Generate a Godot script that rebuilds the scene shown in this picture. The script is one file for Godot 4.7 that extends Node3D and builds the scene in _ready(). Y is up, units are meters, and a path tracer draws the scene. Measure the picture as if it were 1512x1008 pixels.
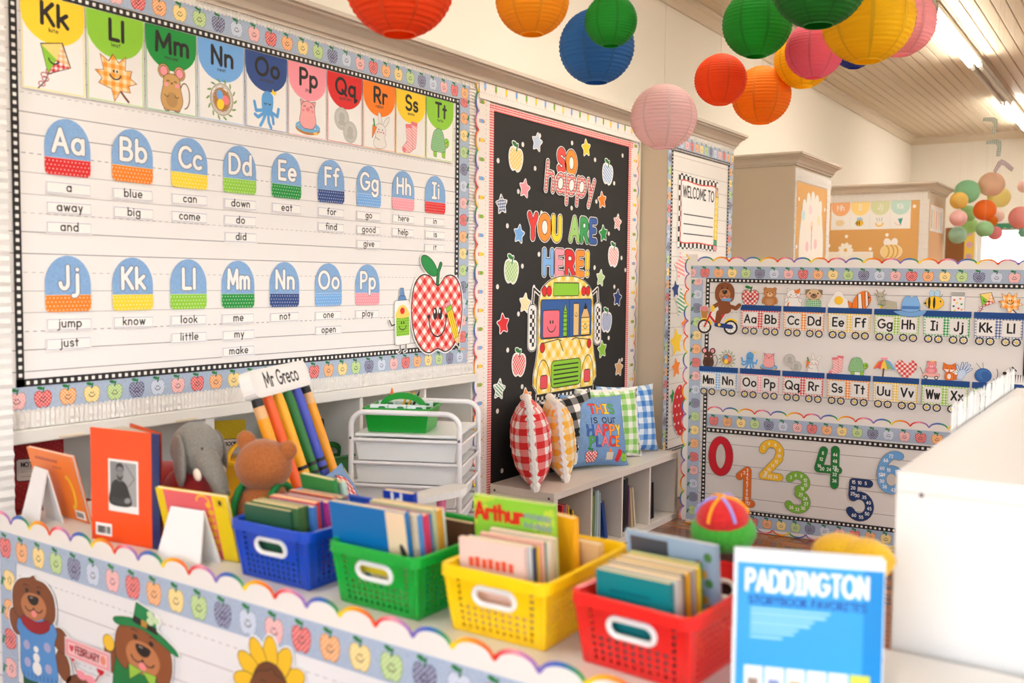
extends Node3D
# ------------------------------------------------------------------ camera numbers (image frame 1512 x 1008)
const FOCAL := 1414.3
const YAW := 0.59307
const PITCH := 0.063436
const ROLL := 0.010987
const EYE := 1.47
var cam_r: Vector3
var cam_u: Vector3
var cam_f: Vector3
var sheets: Array = []
var mats := {}
var used_names := {}
var rng := RandomNumberGenerator.new()

func aim_setup() -> void:
	cam_f = Vector3(-sin(YAW) * cos(PITCH), -sin(PITCH), -cos(YAW) * cos(PITCH))
	var r := cam_f.cross(Vector3.UP).normalized()
	var u := r.cross(cam_f)
	cam_r = r * cos(ROLL) + u * sin(ROLL)
	cam_u = -r * sin(ROLL) + u * cos(ROLL)

func ray(x: float, y: float) -> Vector3:
	return cam_f + cam_r * ((x - 756.0) / FOCAL) - cam_u * ((y - 504.0) / FOCAL)
# where the direction of a picture point meets a wall plane, a front plane, a level or a distance
func on_x(x: float, y: float, at: float) -> Vector3:
	var r := ray(x, y)
	return Vector3(0, EYE, 0) + r * (at / r.x)
func on_z(x: float, y: float, at: float) -> Vector3:
	var r := ray(x, y)
	return Vector3(0, EYE, 0) + r * (at / r.z)
func on_y(x: float, y: float, at: float) -> Vector3:
	var r := ray(x, y)
	return Vector3(0, EYE, 0) + r * ((at - EYE) / r.y)
func deep(x: float, y: float, d: float) -> Vector3:
	return Vector3(0, EYE, 0) + ray(x, y) * d

# ------------------------------------------------------------------ mesh builder
class MB:
	var v := PackedVector3Array()
	var n := PackedVector3Array()
	var uv := PackedVector2Array()
	var c := PackedColorArray()
	var ix := PackedInt32Array()
	var col := Color.WHITE
	var tinted := false
	var T := Transform3D()
	func vert(p: Vector3, nn: Vector3, t := Vector2.ZERO) -> int:
		v.append(T * p); n.append((T.basis * nn).normalized()); uv.append(t); c.append(col)
		return v.size() - 1
	func face(a: int, b: int, d: int) -> void:   # counterclockwise seen from outside
		ix.append(a); ix.append(d); ix.append(b)
	func tri(a: Vector3, b: Vector3, d: Vector3) -> void:
		var nn := (b - a).cross(d - a).normalized()
		var i := vert(a, nn)
		vert(b, nn); vert(d, nn)
		face(i, i + 1, i + 2)
	func quad(a: Vector3, b: Vector3, d: Vector3, e: Vector3, ua := Vector2(0, 0), ub := Vector2(1, 0), ud := Vector2(1, 1), ue := Vector2(0, 1)) -> void:
		var nn := (b - a).cross(d - a)
		if nn.length() < 1e-12: nn = (d - a).cross(e - a)
		nn = nn.normalized()
		var i := vert(a, nn, ua)
		vert(b, nn, ub); vert(d, nn, ud); vert(e, nn, ue)
		face(i, i + 1, i + 2); face(i, i + 2, i + 3)
	func box(m: Vector3, s: Vector3, bev := 0.0) -> void:
		var h := s * 0.5
		bev = minf(bev, minf(h.x, minf(h.y, h.z)) * 0.9)
		if bev <= 0.0:
			for ax in 3:
				for sg in [-1.0, 1.0]:
					_side(m, h, h, ax, sg)
			return
		var k := h - Vector3.ONE * bev
		for ax in 3:
			for sg in [-1.0, 1.0]:
				var kk := k
				kk[ax] = h[ax]
				_side(m, h, kk, ax, sg)
		for ax in 3:
			var a1 := (ax + 1) % 3
			var a2 := (ax + 2) % 3
			for s1 in [-1.0, 1.0]:
				for s2 in [-1.0, 1.0]:
					var p := Vector3.ZERO; var q := Vector3.ZERO
					p[a1] = s1 * h[a1]; p[a2] = s2 * k[a2]
					q[a1] = s1 * k[a1]; q[a2] = s2 * h[a2]
					var e := Vector3.ZERO
					e[ax] = k[ax]
					var out := Vector3.ZERO
					out[a1] = s1; out[a2] = s2
					_q_out(m + p - e, m + p + e, m + q + e, m + q - e, out)
		for sx in [-1.0, 1.0]:
			for sy in [-1.0, 1.0]:
				for sz in [-1.0, 1.0]:
					var s3 := Vector3(sx, sy, sz)
					var a := Vector3(h.x, k.y, k.z) * s3 + m
					var b := Vector3(k.x, h.y, k.z) * s3 + m
					var d := Vector3(k.x, k.y, h.z) * s3 + m
					if (b - a).cross(d - a).dot(s3) < 0: tri(a, d, b)
					else: tri(a, b, d)
	func _q_out(a: Vector3, b: Vector3, d: Vector3, e: Vector3, out: Vector3) -> void:
		if (b - a).cross(d - a).dot(out) < 0: quad(a, e, d, b)
		else: quad(a, b, d, e)
	func _side(m: Vector3, h: Vector3, k: Vector3, ax: int, sg: float) -> void:
		var a1 := (ax + 1) % 3
		var a2 := (ax + 2) % 3
		var o := Vector3.ZERO; o[ax] = sg * h[ax]
		var p := Vector3.ZERO; p[a1] = k[a1]
		var q := Vector3.ZERO; q[a2] = k[a2]
		var out := Vector3.ZERO; out[ax] = sg
		_q_out(m + o - p - q, m + o + p - q, m + o + p + q, m + o - p + q, out)
	# a swept round bar
	func tube(path: Array, r: float, seg := 8, closed := false, r1 := -1.0) -> void:
		var cnt := path.size()
		var rings := []
		var up := Vector3.UP
		var t0: Vector3 = (path[1] - path[0]).normalized()
		if absf(t0.dot(up)) > 0.95: up = Vector3.RIGHT
		var side := t0.cross(up).normalized()
		for i in cnt:
			var t: Vector3
			if closed: t = (path[(i + 1) % cnt] - path[(i - 1 + cnt) % cnt]).normalized()
			elif i == 0: t = t0
			elif i == cnt - 1: t = (path[i] - path[i - 1]).normalized()
			else: t = ((path[i + 1] - path[i]).normalized() + (path[i] - path[i - 1]).normalized()).normalized()
			side = (side - t * side.dot(t)).normalized()
			var bi := t.cross(side)
			var rr := r if r1 < 0 else lerpf(r, r1, float(i) / (cnt - 1))
			var ring := []
			for k in seg:
				var a := TAU * k / seg
				var d := side * cos(a) + bi * sin(a)
				ring.append(vert(path[i] + d * rr, d, Vector2(float(k) / seg, float(i))))
			rings.append(ring)
		for i in (cnt if closed else cnt - 1):
			var A: Array = rings[i]
			var B: Array = rings[(i + 1) % cnt]
			for k in seg:
				var k2 := (k + 1) % seg
				face(A[k], A[k2], B[k2]); face(A[k], B[k2], B[k])
		if not closed:
			for e in 2:
				var R: Array = rings[0 if e == 0 else cnt - 1]
				var at: Vector3 = path[0 if e == 0 else cnt - 1]
				var nn: Vector3 = -t0 if e == 0 else (path[cnt - 1] - path[cnt - 2]).normalized()
				var m := vert(at, nn)
				var base := v.size()
				for k in seg:
					v.append(v[R[k]]); n.append((T.basis * nn).normalized()); uv.append(Vector2.ZERO); c.append(col)
				for k in seg:
					if e == 0: face(m, base + (k + 1) % seg, base + k)
					else: face(m, base + k, base + (k + 1) % seg)
	# profile of (radius, height) turned about y; sx, sz squash the circle
	func lathe(pf: Array, seg := 24, sx := 1.0, sz := 1.0, at := Vector3.ZERO, sharp := false) -> void:
		var cnt := pf.size()
		for i in cnt - 1:
			var a: Vector2 = pf[i]
			var b: Vector2 = pf[i + 1]
			var d := (b - a)
			var na := Vector2(d.y, -d.x).normalized()
			var nb := na
			if not sharp:
				if i > 0:
					var d0: Vector2 = a - pf[i - 1]
					if d0.normalized().dot(d.normalized()) > 0.3: na = (na + Vector2(d0.y, -d0.x).normalized()).normalized()
				if i < cnt - 2:
					var d1: Vector2 = pf[i + 2] - b
					if d1.normalized().dot(d.normalized()) > 0.3: nb = (nb + Vector2(d1.y, -d1.x).normalized()).normalized()
			var base := v.size()
			for k in seg + 1:
				var an := TAU * k / seg
				var cs := cos(an)
				var sn := sin(an)
				vert(at + Vector3(a.x * cs * sx, a.y, a.x * sn * sz), Vector3(na.x * cs / sx, na.y, na.x * sn / sz), Vector2(float(k) / seg, float(i) / (cnt - 1)))
				vert(at + Vector3(b.x * cs * sx, b.y, b.x * sn * sz), Vector3(nb.x * cs / sx, nb.y, nb.x * sn / sz), Vector2(float(k) / seg, float(i + 1) / (cnt - 1)))
			for k in seg:
				var p := base + k * 2
				# order: profile going up with radius outwards
				face(p, p + 1, p + 3); face(p, p + 3, p + 2)
	func ball(at: Vector3, r: Vector3, seg := 16, rings := 10) -> void:
		var pf := []
		for i in rings + 1:
			var a := -PI / 2 + PI * i / rings
			pf.append(Vector2(maxf(cos(a), 0.0001), sin(a)))
		var keep := T
		T = T * Transform3D(Basis.from_scale(r), at)
		var n0 := v.size()
		lathe(pf, seg)
		# proper normals of a squashed ball
		var inv := Basis.from_scale(Vector3(1.0 / r.x, 1.0 / r.y, 1.0 / r.z))
		var q := keep.basis * Basis.IDENTITY
		for i in range(n0, v.size()):
			var loc := (T.affine_inverse() * v[i])
			n[i] = (q * (inv * loc)).normalized()
		T = keep
	# flat shape standing in the xy plane, from z0 to z1, uv from uvt (local metres to texture)
	func slab(poly: PackedVector2Array, z0: float, z1: float, uvt := Transform2D(), back := true) -> void:
		var p := poly
		var area := 0.0
		for i in p.size():
			var q := p[(i + 1) % p.size()]
			area += p[i].x * q.y - q.x * p[i].y
		if area < 0:
			p = poly.duplicate(); p.reverse()
		var t := Geometry2D.triangulate_polygon(p)
		if t.is_empty(): return
		var b := v.size()
		for q in p: vert(Vector3(q.x, q.y, z1), Vector3.BACK, uvt * q)
		for k in range(0, t.size(), 3):
			var A := p[t[k]]; var B := p[t[k + 1]]; var D := p[t[k + 2]]
			if (B - A).cross(D - A) > 0: face(b + t[k], b + t[k + 1], b + t[k + 2])
			else: face(b + t[k], b + t[k + 2], b + t[k + 1])
		if back:
			var b2 := v.size()
			for q in p: vert(Vector3(q.x, q.y, z0), Vector3.FORWARD, uvt * q)
			for k in range(0, t.size(), 3):
				var A := p[t[k]]; var B := p[t[k + 1]]; var D := p[t[k + 2]]
				if (B - A).cross(D - A) > 0: face(b2 + t[k], b2 + t[k + 2], b2 + t[k + 1])
				else: face(b2 + t[k], b2 + t[k + 1], b2 + t[k + 2])
		for i in p.size():
			var q := p[i]
			var r := p[(i + 1) % p.size()]
			quad(Vector3(q.x, q.y, z0), Vector3(r.x, r.y, z0), Vector3(r.x, r.y, z1), Vector3(q.x, q.y, z1), uvt * q, uvt * r, uvt * r, uvt * q)
	func mesh() -> ArrayMesh:
		var a := []
		a.resize(Mesh.ARRAY_MAX)
		a[Mesh.ARRAY_VERTEX] = v
		a[Mesh.ARRAY_NORMAL] = n
		a[Mesh.ARRAY_TEX_UV] = uv
		if tinted: a[Mesh.ARRAY_COLOR] = c
		a[Mesh.ARRAY_INDEX] = ix
		var m := ArrayMesh.new()
		m.add_surface_from_arrays(Mesh.PRIMITIVE_TRIANGLES, a)
		return m

# ------------------------------------------------------------------ round pen alphabet: cap height 1, baseline 0
const GLYPHS := {
	"a": ".72|a .27 .31 .27 .31 0 360;m .54 .62 .54 0", "b": ".68|m 0 1 0 0;a .27 .31 .27 .31 0 360", "c": ".58|a .27 .31 .27 .31 50 310",
	"d": ".72|a .27 .31 .27 .31 0 360;m .54 1 .54 0", "e": ".68|m 0 .31 .54 .31;a .27 .31 .27 .31 0 310", "f": ".5|m .16 0 .16 .8;a .34 .8 .18 .2 60 180;m 0 .6 .36 .6",
	"g": ".72|a .27 .31 .27 .31 0 360;m .54 .62 .54 -.1;a .27 -.1 .27 .25 200 360", "h": ".62|m 0 1 0 0;a .23 .38 .23 .24 0 180;m .46 .38 .46 0", "i": ".2|m 0 .62 0 0;m 0 .87 0 .88",
	"j": ".36|m .2 .62 .2 -.12;a .02 -.12 .18 .22 250 360;m .2 .87 .2 .88", "k": ".6|m 0 1 0 0;m .42 .6 0 .26;m .14 .37 .46 0", "l": ".2|m 0 1 0 0",
	"m": ".98|m 0 .62 0 0;a .2 .4 .2 .22 0 180;m .4 .4 .4 0;a .6 .4 .2 .22 0 180;m .8 .4 .8 0", "n": ".64|m 0 .62 0 0;a .23 .38 .23 .24 0 180;m .46 .38 .46 0", "o": ".72|a .28 .31 .28 .31 0 360",
	"p": ".68|m 0 .62 0 -.36;a .27 .31 .27 .31 0 360", "q": ".76|a .27 .31 .27 .31 0 360;m .54 .62 .54 -.36 .7 -.22", "r": ".42|m 0 .62 0 0;a .22 .38 .22 .24 50 180",
	"s": ".52|a .2 .46 .19 .16 30 270;a .2 .155 .2 .155 -150 90", "t": ".44|m .16 .9 .16 0;m 0 .62 .34 .62", "u": ".64|m 0 .62 0 .24;a .23 .24 .23 .24 180 360;m .46 .62 .46 0",
	"v": ".56|m 0 .62 .23 0 .46 .62", "w": ".84|m 0 .62 .18 0 .36 .6 .54 0 .72 .62", "x": ".54|m 0 .62 .42 0;m .42 .62 0 0", "y": ".56|m 0 .62 .24 .03;m .46 .62 .14 -.36", "z": ".52|m 0 .62 .4 .62 0 0 .4 0",
	"A": ".84|m 0 0 .36 1 .72 0;m .13 .34 .59 .34", "B": ".74|m 0 0 0 1 .28 1;a .28 .76 .24 .24 -90 90;m .28 .52 0 .52;m .28 .52 .32 .52;a .32 .26 .28 .26 -90 90;m .32 0 0 0", "C": ".78|a .42 .5 .42 .5 48 312",
	"D": ".82|m 0 0 0 1 .25 1;a .25 .5 .45 .5 -90 90;m .25 0 0 0", "E": ".62|m .5 1 0 1 0 0 .5 0;m 0 .52 .42 .52", "F": ".6|m .5 1 0 1 0 0;m 0 .52 .42 .52", "G": ".94|a .42 .5 .42 .5 45 330;m .82 .25 .82 .46 .5 .46",
	"H": ".76|m 0 0 0 1;m .6 0 .6 1;m 0 .52 .6 .52", "I": ".54|m .2 0 .2 1;m 0 1 .4 1;m 0 0 .4 0", "J": ".54|m .4 1 .4 .25;a .2 .25 .2 .25 180 360", "K": ".66|m 0 1 0 0;m .52 1 0 .42;m .16 .58 .56 0",
	"L": ".56|m 0 1 0 0 .46 0", "M": ".98|m 0 0 .05 1 .42 .25 .79 1 .84 0", "N": ".76|m 0 0 0 1 .6 0 .6 1", "O": "1.02|a .44 .5 .44 .5 0 360", "P": ".68|m 0 0 0 1 .28 1;a .28 .73 .27 .27 -90 90;m .28 .46 0 .46",
	"Q": "1.02|a .44 .5 .44 .5 0 360;m .55 .25 .9 -.05", "R": ".72|m 0 0 0 1 .28 1;a .28 .73 .27 .27 -90 90;m .28 .46 0 .46;m .26 .46 .58 0", "S": ".68|a .28 .75 .27 .25 30 270;a .28 .25 .29 .25 -150 90",
	"T": ".7|m .3 1 .3 0;m 0 1 .6 1", "U": ".8|m 0 1 0 .32;a .32 .32 .32 .32 180 360;m .64 .32 .64 1", "V": ".78|m 0 1 .33 0 .66 1", "W": "1.12|m 0 1 .24 0 .5 .95 .76 0 1 1", "X": ".68|m 0 1 .56 0;m .56 1 0 0",
	"Y": ".7|m 0 1 .29 .5 .58 1;m .29 .5 .29 0", "Z": ".66|m 0 1 .54 1 0 0 .54 0",
	"0": ".74|a .3 .5 .3 .5 0 360", "1": ".42|m .05 .78 .26 1 .26 0", "2": ".68|a .27 .73 .27 .27 -25 170;m .51 .62 0 0 .56 0", "3": ".68|a .25 .76 .24 .24 -90 150;a .25 .26 .28 .26 -150 90",
	"4": ".7|m .42 0 .42 1 0 .3 .58 .3", "5": ".68|m .5 1 .08 1 .04 .55;a .25 .32 .28 .32 -140 130", "6": ".7|a .28 .3 .28 .3 0 360;m .02 .35 .1 .7 .42 1", "7": ".64|m 0 1 .52 1 .15 0",
	"8": ".68|a .27 .75 .23 .25 0 360;a .27 .26 .27 .26 0 360", "9": ".7|a .28 .7 .28 .3 0 360;m .54 .65 .46 .3 .14 0", "!": ".24|m .06 1 .06 .34;m .06 .02 .06 .03", ".": ".2|m .04 .02 .04 .03", "-": ".5|m .05 .4 .35 .4", "'": ".2|m .05 1 .05 .8", " ": ".36|",
}
class Pen:
	static func glyph(ch: String) -> Array:   # [advance, [polylines]]
		var g: PackedStringArray = GLYPHS.get(ch, ".4|").split("|")
		var out := []
		for st in g[1].split(";", false):
			var w := st.split(" ", false)
			var pts := PackedVector2Array()
			if w[0] == "m":
				for i in range(1, w.size() - 1, 2): pts.append(Vector2(float(w[i]), float(w[i + 1])))
			else:
				var a0 := deg_to_rad(float(w[5]))
				var a1 := deg_to_rad(float(w[6]))
				var k := maxi(6, int(absf(a1 - a0) / 0.3))
				for i in k + 1:
					var a := lerpf(a0, a1, float(i) / k)
					pts.append(Vector2(float(w[1]) + float(w[3]) * cos(a), float(w[2]) + float(w[4]) * sin(a)))
			out.append(pts)
		return [float(g[0]), out]
	static func text_lines(t: String, gap := 0.08) -> Array:   # [width, [polylines]] of a whole word
		var x := 0.0
		var out := []
		for ch in t:
			var g := glyph(ch)
			for pl in g[1]:
				var q := PackedVector2Array()
				for p in pl: q.append(p + Vector2(x, 0))
				out.append(q)
			x += g[0] + gap
		return [x - 0.16 - gap, out]
	static func stroke_poly(pts: PackedVector2Array, w: float) -> Array:   # polygons of a round-ended pen stroke
		var out := []
		var h := w * 0.5
		if pts.size() >= 7 and pts[0].distance_to(pts[-1]) < 0.01 * w + 1e-6:
			var n := pts.size() - 1
			for i in n:
				var a := pts[i]; var b := pts[(i + 1) % n]
				var na := ((pts[(i + 1) % n] - pts[(i - 1 + n) % n]).normalized()).orthogonal() * h
				var nb := ((pts[(i + 2) % n] - pts[i]).normalized()).orthogonal() * h
				out.append(PackedVector2Array([a + na, b + nb, b - nb, a - na]))
			return out
		if pts.size() >= 7:
			var l := PackedVector2Array(); var r := PackedVector2Array()
			for i in pts.size():
				var d := (pts[mini(i + 1, pts.size() - 1)] - pts[maxi(i - 1, 0)]).normalized().orthogonal() * h
				l.append(pts[i] + d); r.append(pts[i] - d)
			for i in pts.size() - 1: out.append(PackedVector2Array([l[i], l[i + 1], r[i + 1], r[i]]))
			out.append(disc(pts[0], h)); out.append(disc(pts[-1], h))
			return out
		for i in pts.size() - 1:
			var d := (pts[i + 1] - pts[i])
			if d.length() < 1e-9: continue
			d = d.normalized().orthogonal() * h
			out.append(PackedVector2Array([pts[i] + d, pts[i + 1] + d, pts[i + 1] - d, pts[i] - d]))
		for p in pts: out.append(disc(p, h))
		return out
	static func disc(m: Vector2, r: float, k := 10) -> PackedVector2Array:
		var o := PackedVector2Array()
		for i in k: o.append(m + Vector2.from_angle(TAU * i / k) * r)
		return o
	static func oval(x: float, y: float, rx: float, ry: float, rot := 0.0, k := 28) -> PackedVector2Array:
		var o := PackedVector2Array()
		for i in k: o.append(Vector2(x, y) + (Vector2.from_angle(TAU * i / k) * Vector2(rx, ry)).rotated(deg_to_rad(rot)))
		return o
	static func flat_pts(a: Array) -> PackedVector2Array:
		var o := PackedVector2Array()
		for i in range(0, a.size() - 1, 2): o.append(Vector2(a[i], a[i + 1]))
		return o
	static func smooth_loop(a: PackedVector2Array, k := 5) -> PackedVector2Array:
		var o := PackedVector2Array()
		var n := a.size()
		for i in n:
			for j in k:
				o.append(a[i].cubic_interpolate(a[(i + 1) % n], a[(i - 1 + n) % n], a[(i + 2) % n], float(j) / k))
		return o
	static func rrect(x0: float, y0: float, x1: float, y1: float, r: float) -> PackedVector2Array:
		var o := PackedVector2Array()
		for q in [[x1 - r, y1 - r, 0], [x0 + r, y1 - r, 90], [x0 + r, y0 + r, 180], [x1 - r, y0 + r, 270]]:
			for k in 5: o.append(Vector2(q[0], q[1]) + Vector2.from_angle(deg_to_rad(q[2] + k * 22.5)) * r)
		return o
	static func star_poly(r: float, rot := 0.0, inner := 0.55) -> PackedVector2Array:
		var o := PackedVector2Array()
		for i in 10:
			o.append(Vector2.from_angle(PI / 2 + PI * i / 5 + deg_to_rad(rot)) * (r if i % 2 == 0 else r * inner))
		return smooth_loop(o, 3)

# ------------------------------------------------------------------ printing: shapes drawn into a sheet of paper texture
class Sheet:
	const N := 2048
	var im: Image
	var mat: StandardMaterial3D
	var x := 3
	var y := 3
	var row := 0
	func _init(rough := 0.7) -> void:
		im = Image.create(N, N, false, Image.FORMAT_RGB8)
		im.fill(Color(0.95, 0.94, 0.92))
		mat = StandardMaterial3D.new()
		mat.roughness = rough
	func room(w: int, h: int) -> Vector2i:
		if x + w + 6 > N:
			x = 3; y += row + 6; row = 0
		if y + h + 6 > N: return Vector2i(-1, -1)
		var at := Vector2i(x, y)
		x += w + 6
		row = maxi(row, h)
		return at
class Cv:
	var im: Image
	var o := Vector2.ZERO
	var s := 1000.0
	var clip := Rect2i()
	var m := Transform2D()
	var rec := []
	var recording := false
	var edge := Color(0.13, 0.1, 0.1)
	var ew := 0.0            # width of the printed outline, 0 for none
	var stack := []
	func push(x: float, y: float, k := 1.0, rot := 0.0, mirror := false) -> void:
		stack.append([m, ew])
		m = m * Transform2D(deg_to_rad(rot), Vector2(-k if mirror else k, k), 0.0, Vector2(x, y))
		ew = ew
	func pop() -> void:
		var q = stack.pop_back()
		m = q[0]; ew = q[1]
	func f(pts: PackedVector2Array, c) -> void:
		if ew > 0.0: _outline(pts)
		raw(pts, c)
	func _outline(pts: PackedVector2Array) -> void:
		var k := ew
		var q := pts.duplicate(); q.append(pts[0])
		for i in q.size() - 1:
			var d := q[i + 1] - q[i]
			if d.length() < 1e-9: continue
			d = d.normalized().orthogonal() * k
			raw(PackedVector2Array([q[i] + d, q[i + 1] + d, q[i + 1] - d, q[i] - d]), edge, false)
	func raw(pts: PackedVector2Array, c, keep := true) -> void:
		if recording:
			if keep: rec.append(m * pts)
			return
		var q := PackedVector2Array()
		var y0 := 1e9
		var y1 := -1e9
		for p in pts:
			var t := m * p
			t = Vector2(o.x + t.x * s, o.y - t.y * s)
			q.append(t)
			y0 = minf(y0, t.y); y1 = maxf(y1, t.y)
		var n := q.size()
		var solid := c is Color
		for yy in range(maxi(int(floor(y0)), clip.position.y), mini(int(ceil(y1)), clip.end.y - 1) + 1):
			var yc := yy + 0.5
			var xs := PackedFloat32Array()
			var b := q[n - 1]
			for i in n:
				var a := q[i]
				if (a.y <= yc) != (b.y <= yc): xs.append(a.x + (yc - a.y) / (b.y - a.y) * (b.x - a.x))
				b = a
			if xs.size() > 2: xs.sort()
			for k in range(0, xs.size() - 1, 2):
				var xa := maxi(int(ceil(minf(xs[k], xs[k + 1]) - 0.5)), clip.position.x)
				var xb := mini(int(floor(maxf(xs[k], xs[k + 1]) - 0.5)), clip.end.x - 1)
				if xb < xa: continue
				if solid: im.fill_rect(Rect2i(xa, yy, xb - xa + 1, 1), c)
				else:
					for xx in range(xa, xb + 1): im.set_pixel(xx, yy, pat(c, (xx - o.x) / s, (o.y - yy) / s))
	static func pat(c: Array, x: float, y: float) -> Color:
		match c[0]:
			"g", "gd":   # woven check: kind, colour, ground, cell [, turn]
				if c[0] == "gd":
					var t := x
					x = (t + y) * 0.7071; y = (y - t) * 0.7071
				var a: bool = fposmod(x / c[3], 2.0) < 1.0
				var b: bool = fposmod(y / c[3], 2.0) < 1.0
				return c[1] if a and b else (c[2] if not a and not b else (c[1] as Color).lerp(c[2], 0.5))
			"s":   # stripes: colour, ground, width, direction
				return c[1] if fposmod((x * c[4] + y) / c[3], 2.0) < 1.0 else c[2]
			"d":   # dots: dot colour, ground, pitch, radius
				var r: float = floorf(y / c[3])
				var u: float = fposmod(x / c[3] + (0.5 if int(r) % 2 else 0.0), 1.0) - 0.5
				var w: float = y / c[3] - r - 0.5
				return c[1] if u * u + w * w < c[4] * c[4] else c[2]
			"k":   # chequer
				return c[1] if (int(floorf(x / c[3])) + int(floorf(y / c[3]))) % 2 == 0 else c[2]
			"n":   # woven denim: colour, strength
				var h := fposmod(sin(floorf(x * 700.0) * 12.9898 + floorf(y * 260.0) * 78.233) * 43758.5453, 1.0)
				return (c[1] as Color).lightened(h * c[2]) if h > 0.5 else (c[1] as Color).darkened((0.5 - h) * c[2])
		return Color.WHITE
	func e(x: float, y: float, rx: float, ry: float, c, rot := 0.0) -> void: f(Pen.oval(x, y, rx, ry, rot), c)
	func p(a: Array, c) -> void: f(Pen.flat_pts(a), c)
	func sm(a: Array, c) -> void: f(Pen.smooth_loop(Pen.flat_pts(a)), c)
	func r(x0: float, y0: float, x1: float, y1: float, c, rad := 0.0) -> void:
		if rad > 0.0: f(Pen.rrect(x0, y0, x1, y1, rad), c)
		else: f(PackedVector2Array([Vector2(x0, y0), Vector2(x1, y0), Vector2(x1, y1), Vector2(x0, y1)]), c)
	func l(a: Array, w: float, c) -> void: ln(Pen.flat_pts(a), w, c)
	func ln(pts: PackedVector2Array, w: float, c) -> void:
		if recording:
			for q in Pen.stroke_poly(pts, w): rec.append(m * q)
			return
		for q in Pen.stroke_poly(pts, w): raw(q, c)
	func arc(x: float, y: float, rx: float, ry: float, a0: float, a1: float, w: float, c) -> void:
		var q := PackedVector2Array()
		for i in 13:
			var a := deg_to_rad(lerpf(a0, a1, i / 12.0))
			q.append(Vector2(x + rx * cos(a), y + ry * sin(a)))
		ln(q, w, c)
	func text(t: String, x: float, y: float, h: float, w: float, c, al := 0.5, wide := 1.0, gap := 0.08, around = null, aw := 0.0) -> void:
		var g: Array = Pen.text_lines(t, gap)
		for pas in 2:
			if pas == 0 and around == null: continue
			for pl in g[1]:
				var q := PackedVector2Array()
				for k in pl: q.append(Vector2(x + (k.x - g[0] * al) * h * wide, y + k.y * h))
				ln(q, w + (aw * 2.0 if pas == 0 else 0.0), around if pas == 0 else c)

# ------------------------------------------------------------------ nodes, names, labels
func hexc(h: String) -> Color: return Color.html(h)
func mat(c: Color, rough := 0.6, more := {}) -> StandardMaterial3D:
	var key := str(c) + str(rough) + str(more)
	if not mats.has(key):
		var m := StandardMaterial3D.new()
		m.albedo_color = c
		m.roughness = rough
		for k in more: m.set(k, more[k])
		mats[key] = m
	return mats[key]
func numbered(called: String) -> String:
	var k: int = used_names.get(called, 0)
	used_names[called] = k + 1
	return called if k == 0 else "%s_%03d" % [called, k]
func tag(o: Node, label: String, category: String, group := "", kind := "") -> void:
	if label: o.set_meta("label", label)
	if category: o.set_meta("category", category)
	if group: o.set_meta("group", group)
	if kind: o.set_meta("kind", kind)
func obj(called: String, b: MB, m: Material, parent: Node = null) -> MeshInstance3D:
	return inst(called, b.mesh(), m, parent)
func inst(called: String, me: Mesh, m: Material, parent: Node = null) -> MeshInstance3D:
	var o := MeshInstance3D.new()
	o.mesh = me
	o.material_override = m
	o.cast_shadow = GeometryInstance3D.SHADOW_CASTING_SETTING_ON
	if parent == null:
		o.name = numbered(called)
		add_child(o)
	else:
		o.name = called
		parent.add_child(o, true)
	return o
func thing(called: String, label: String, category: String, at := Vector3.ZERO, turn := 0.0, group := "") -> Node3D:
	var o := Node3D.new()
	o.name = numbered(called)
	add_child(o)
	o.position = at
	o.rotation.y = turn
	tag(o, label, category, group)
	return o
func struct(called: String, b: MB, m: Material) -> MeshInstance3D:
	var o := obj(called, b, m)
	o.set_meta("kind", "structure")
	return o
func noise_tex(seed_: int, freq: float, a: Color, b: Color, sz := 256, oct := 4) -> Texture2D:
	var nz := FastNoiseLite.new()
	nz.seed = seed_
	nz.frequency = freq
	nz.fractal_octaves = oct
	var im := nz.get_seamless_image(sz, sz)
	var out := Image.create(sz, sz, false, Image.FORMAT_RGB8)
	for y in sz:
		for x in sz:
			out.set_pixel(x, y, a.lerp(b, im.get_pixel(x, y).r))
	return ImageTexture.create_from_image(out)

# ------------------------------------------------------------------ printed paper
func print_area(x0: float, y0: float, x1: float, y1: float, res: float, bg, glossy := false) -> Array:   # [sheet, canvas, uv transform]
	var w := int(ceil((x1 - x0) * res))
	var h := int(ceil((y1 - y0) * res))
	var at := Vector2i(-1, -1)
	var sh: Sheet
	for s in sheets:
		if s.mat.roughness < 0.5 and not glossy or s.mat.roughness >= 0.5 and glossy: continue
		at = s.room(w, h)
		if at.x >= 0:
			sh = s
			break
	if at.x < 0:
		sh = Sheet.new(0.35 if glossy else 0.75)
		sheets.append(sh)
		at = sh.room(w, h)
	var cv := Cv.new()
	cv.im = sh.im
	cv.s = res
	cv.clip = Rect2i(at.x - 2, at.y - 2, w + 4, h + 4)
	cv.o = Vector2(at.x - x0 * res, at.y + y1 * res)
	cv.raw(PackedVector2Array([Vector2(x0 - 1, y0 - 1), Vector2(x1 + 1, y0 - 1), Vector2(x1 + 1, y1 + 1), Vector2(x0 - 1, y1 + 1)]), bg)
	var N := float(Sheet.N)
	return [sh, cv, Transform2D(Vector2(res / N, 0), Vector2(0, -res / N), cv.o / N)]
func bounds(polys: Array) -> Rect2:
	var r := Rect2(polys[0][0], Vector2.ZERO)
	for p in polys:
		for q in p: r = r.expand(q)
	return r
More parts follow.
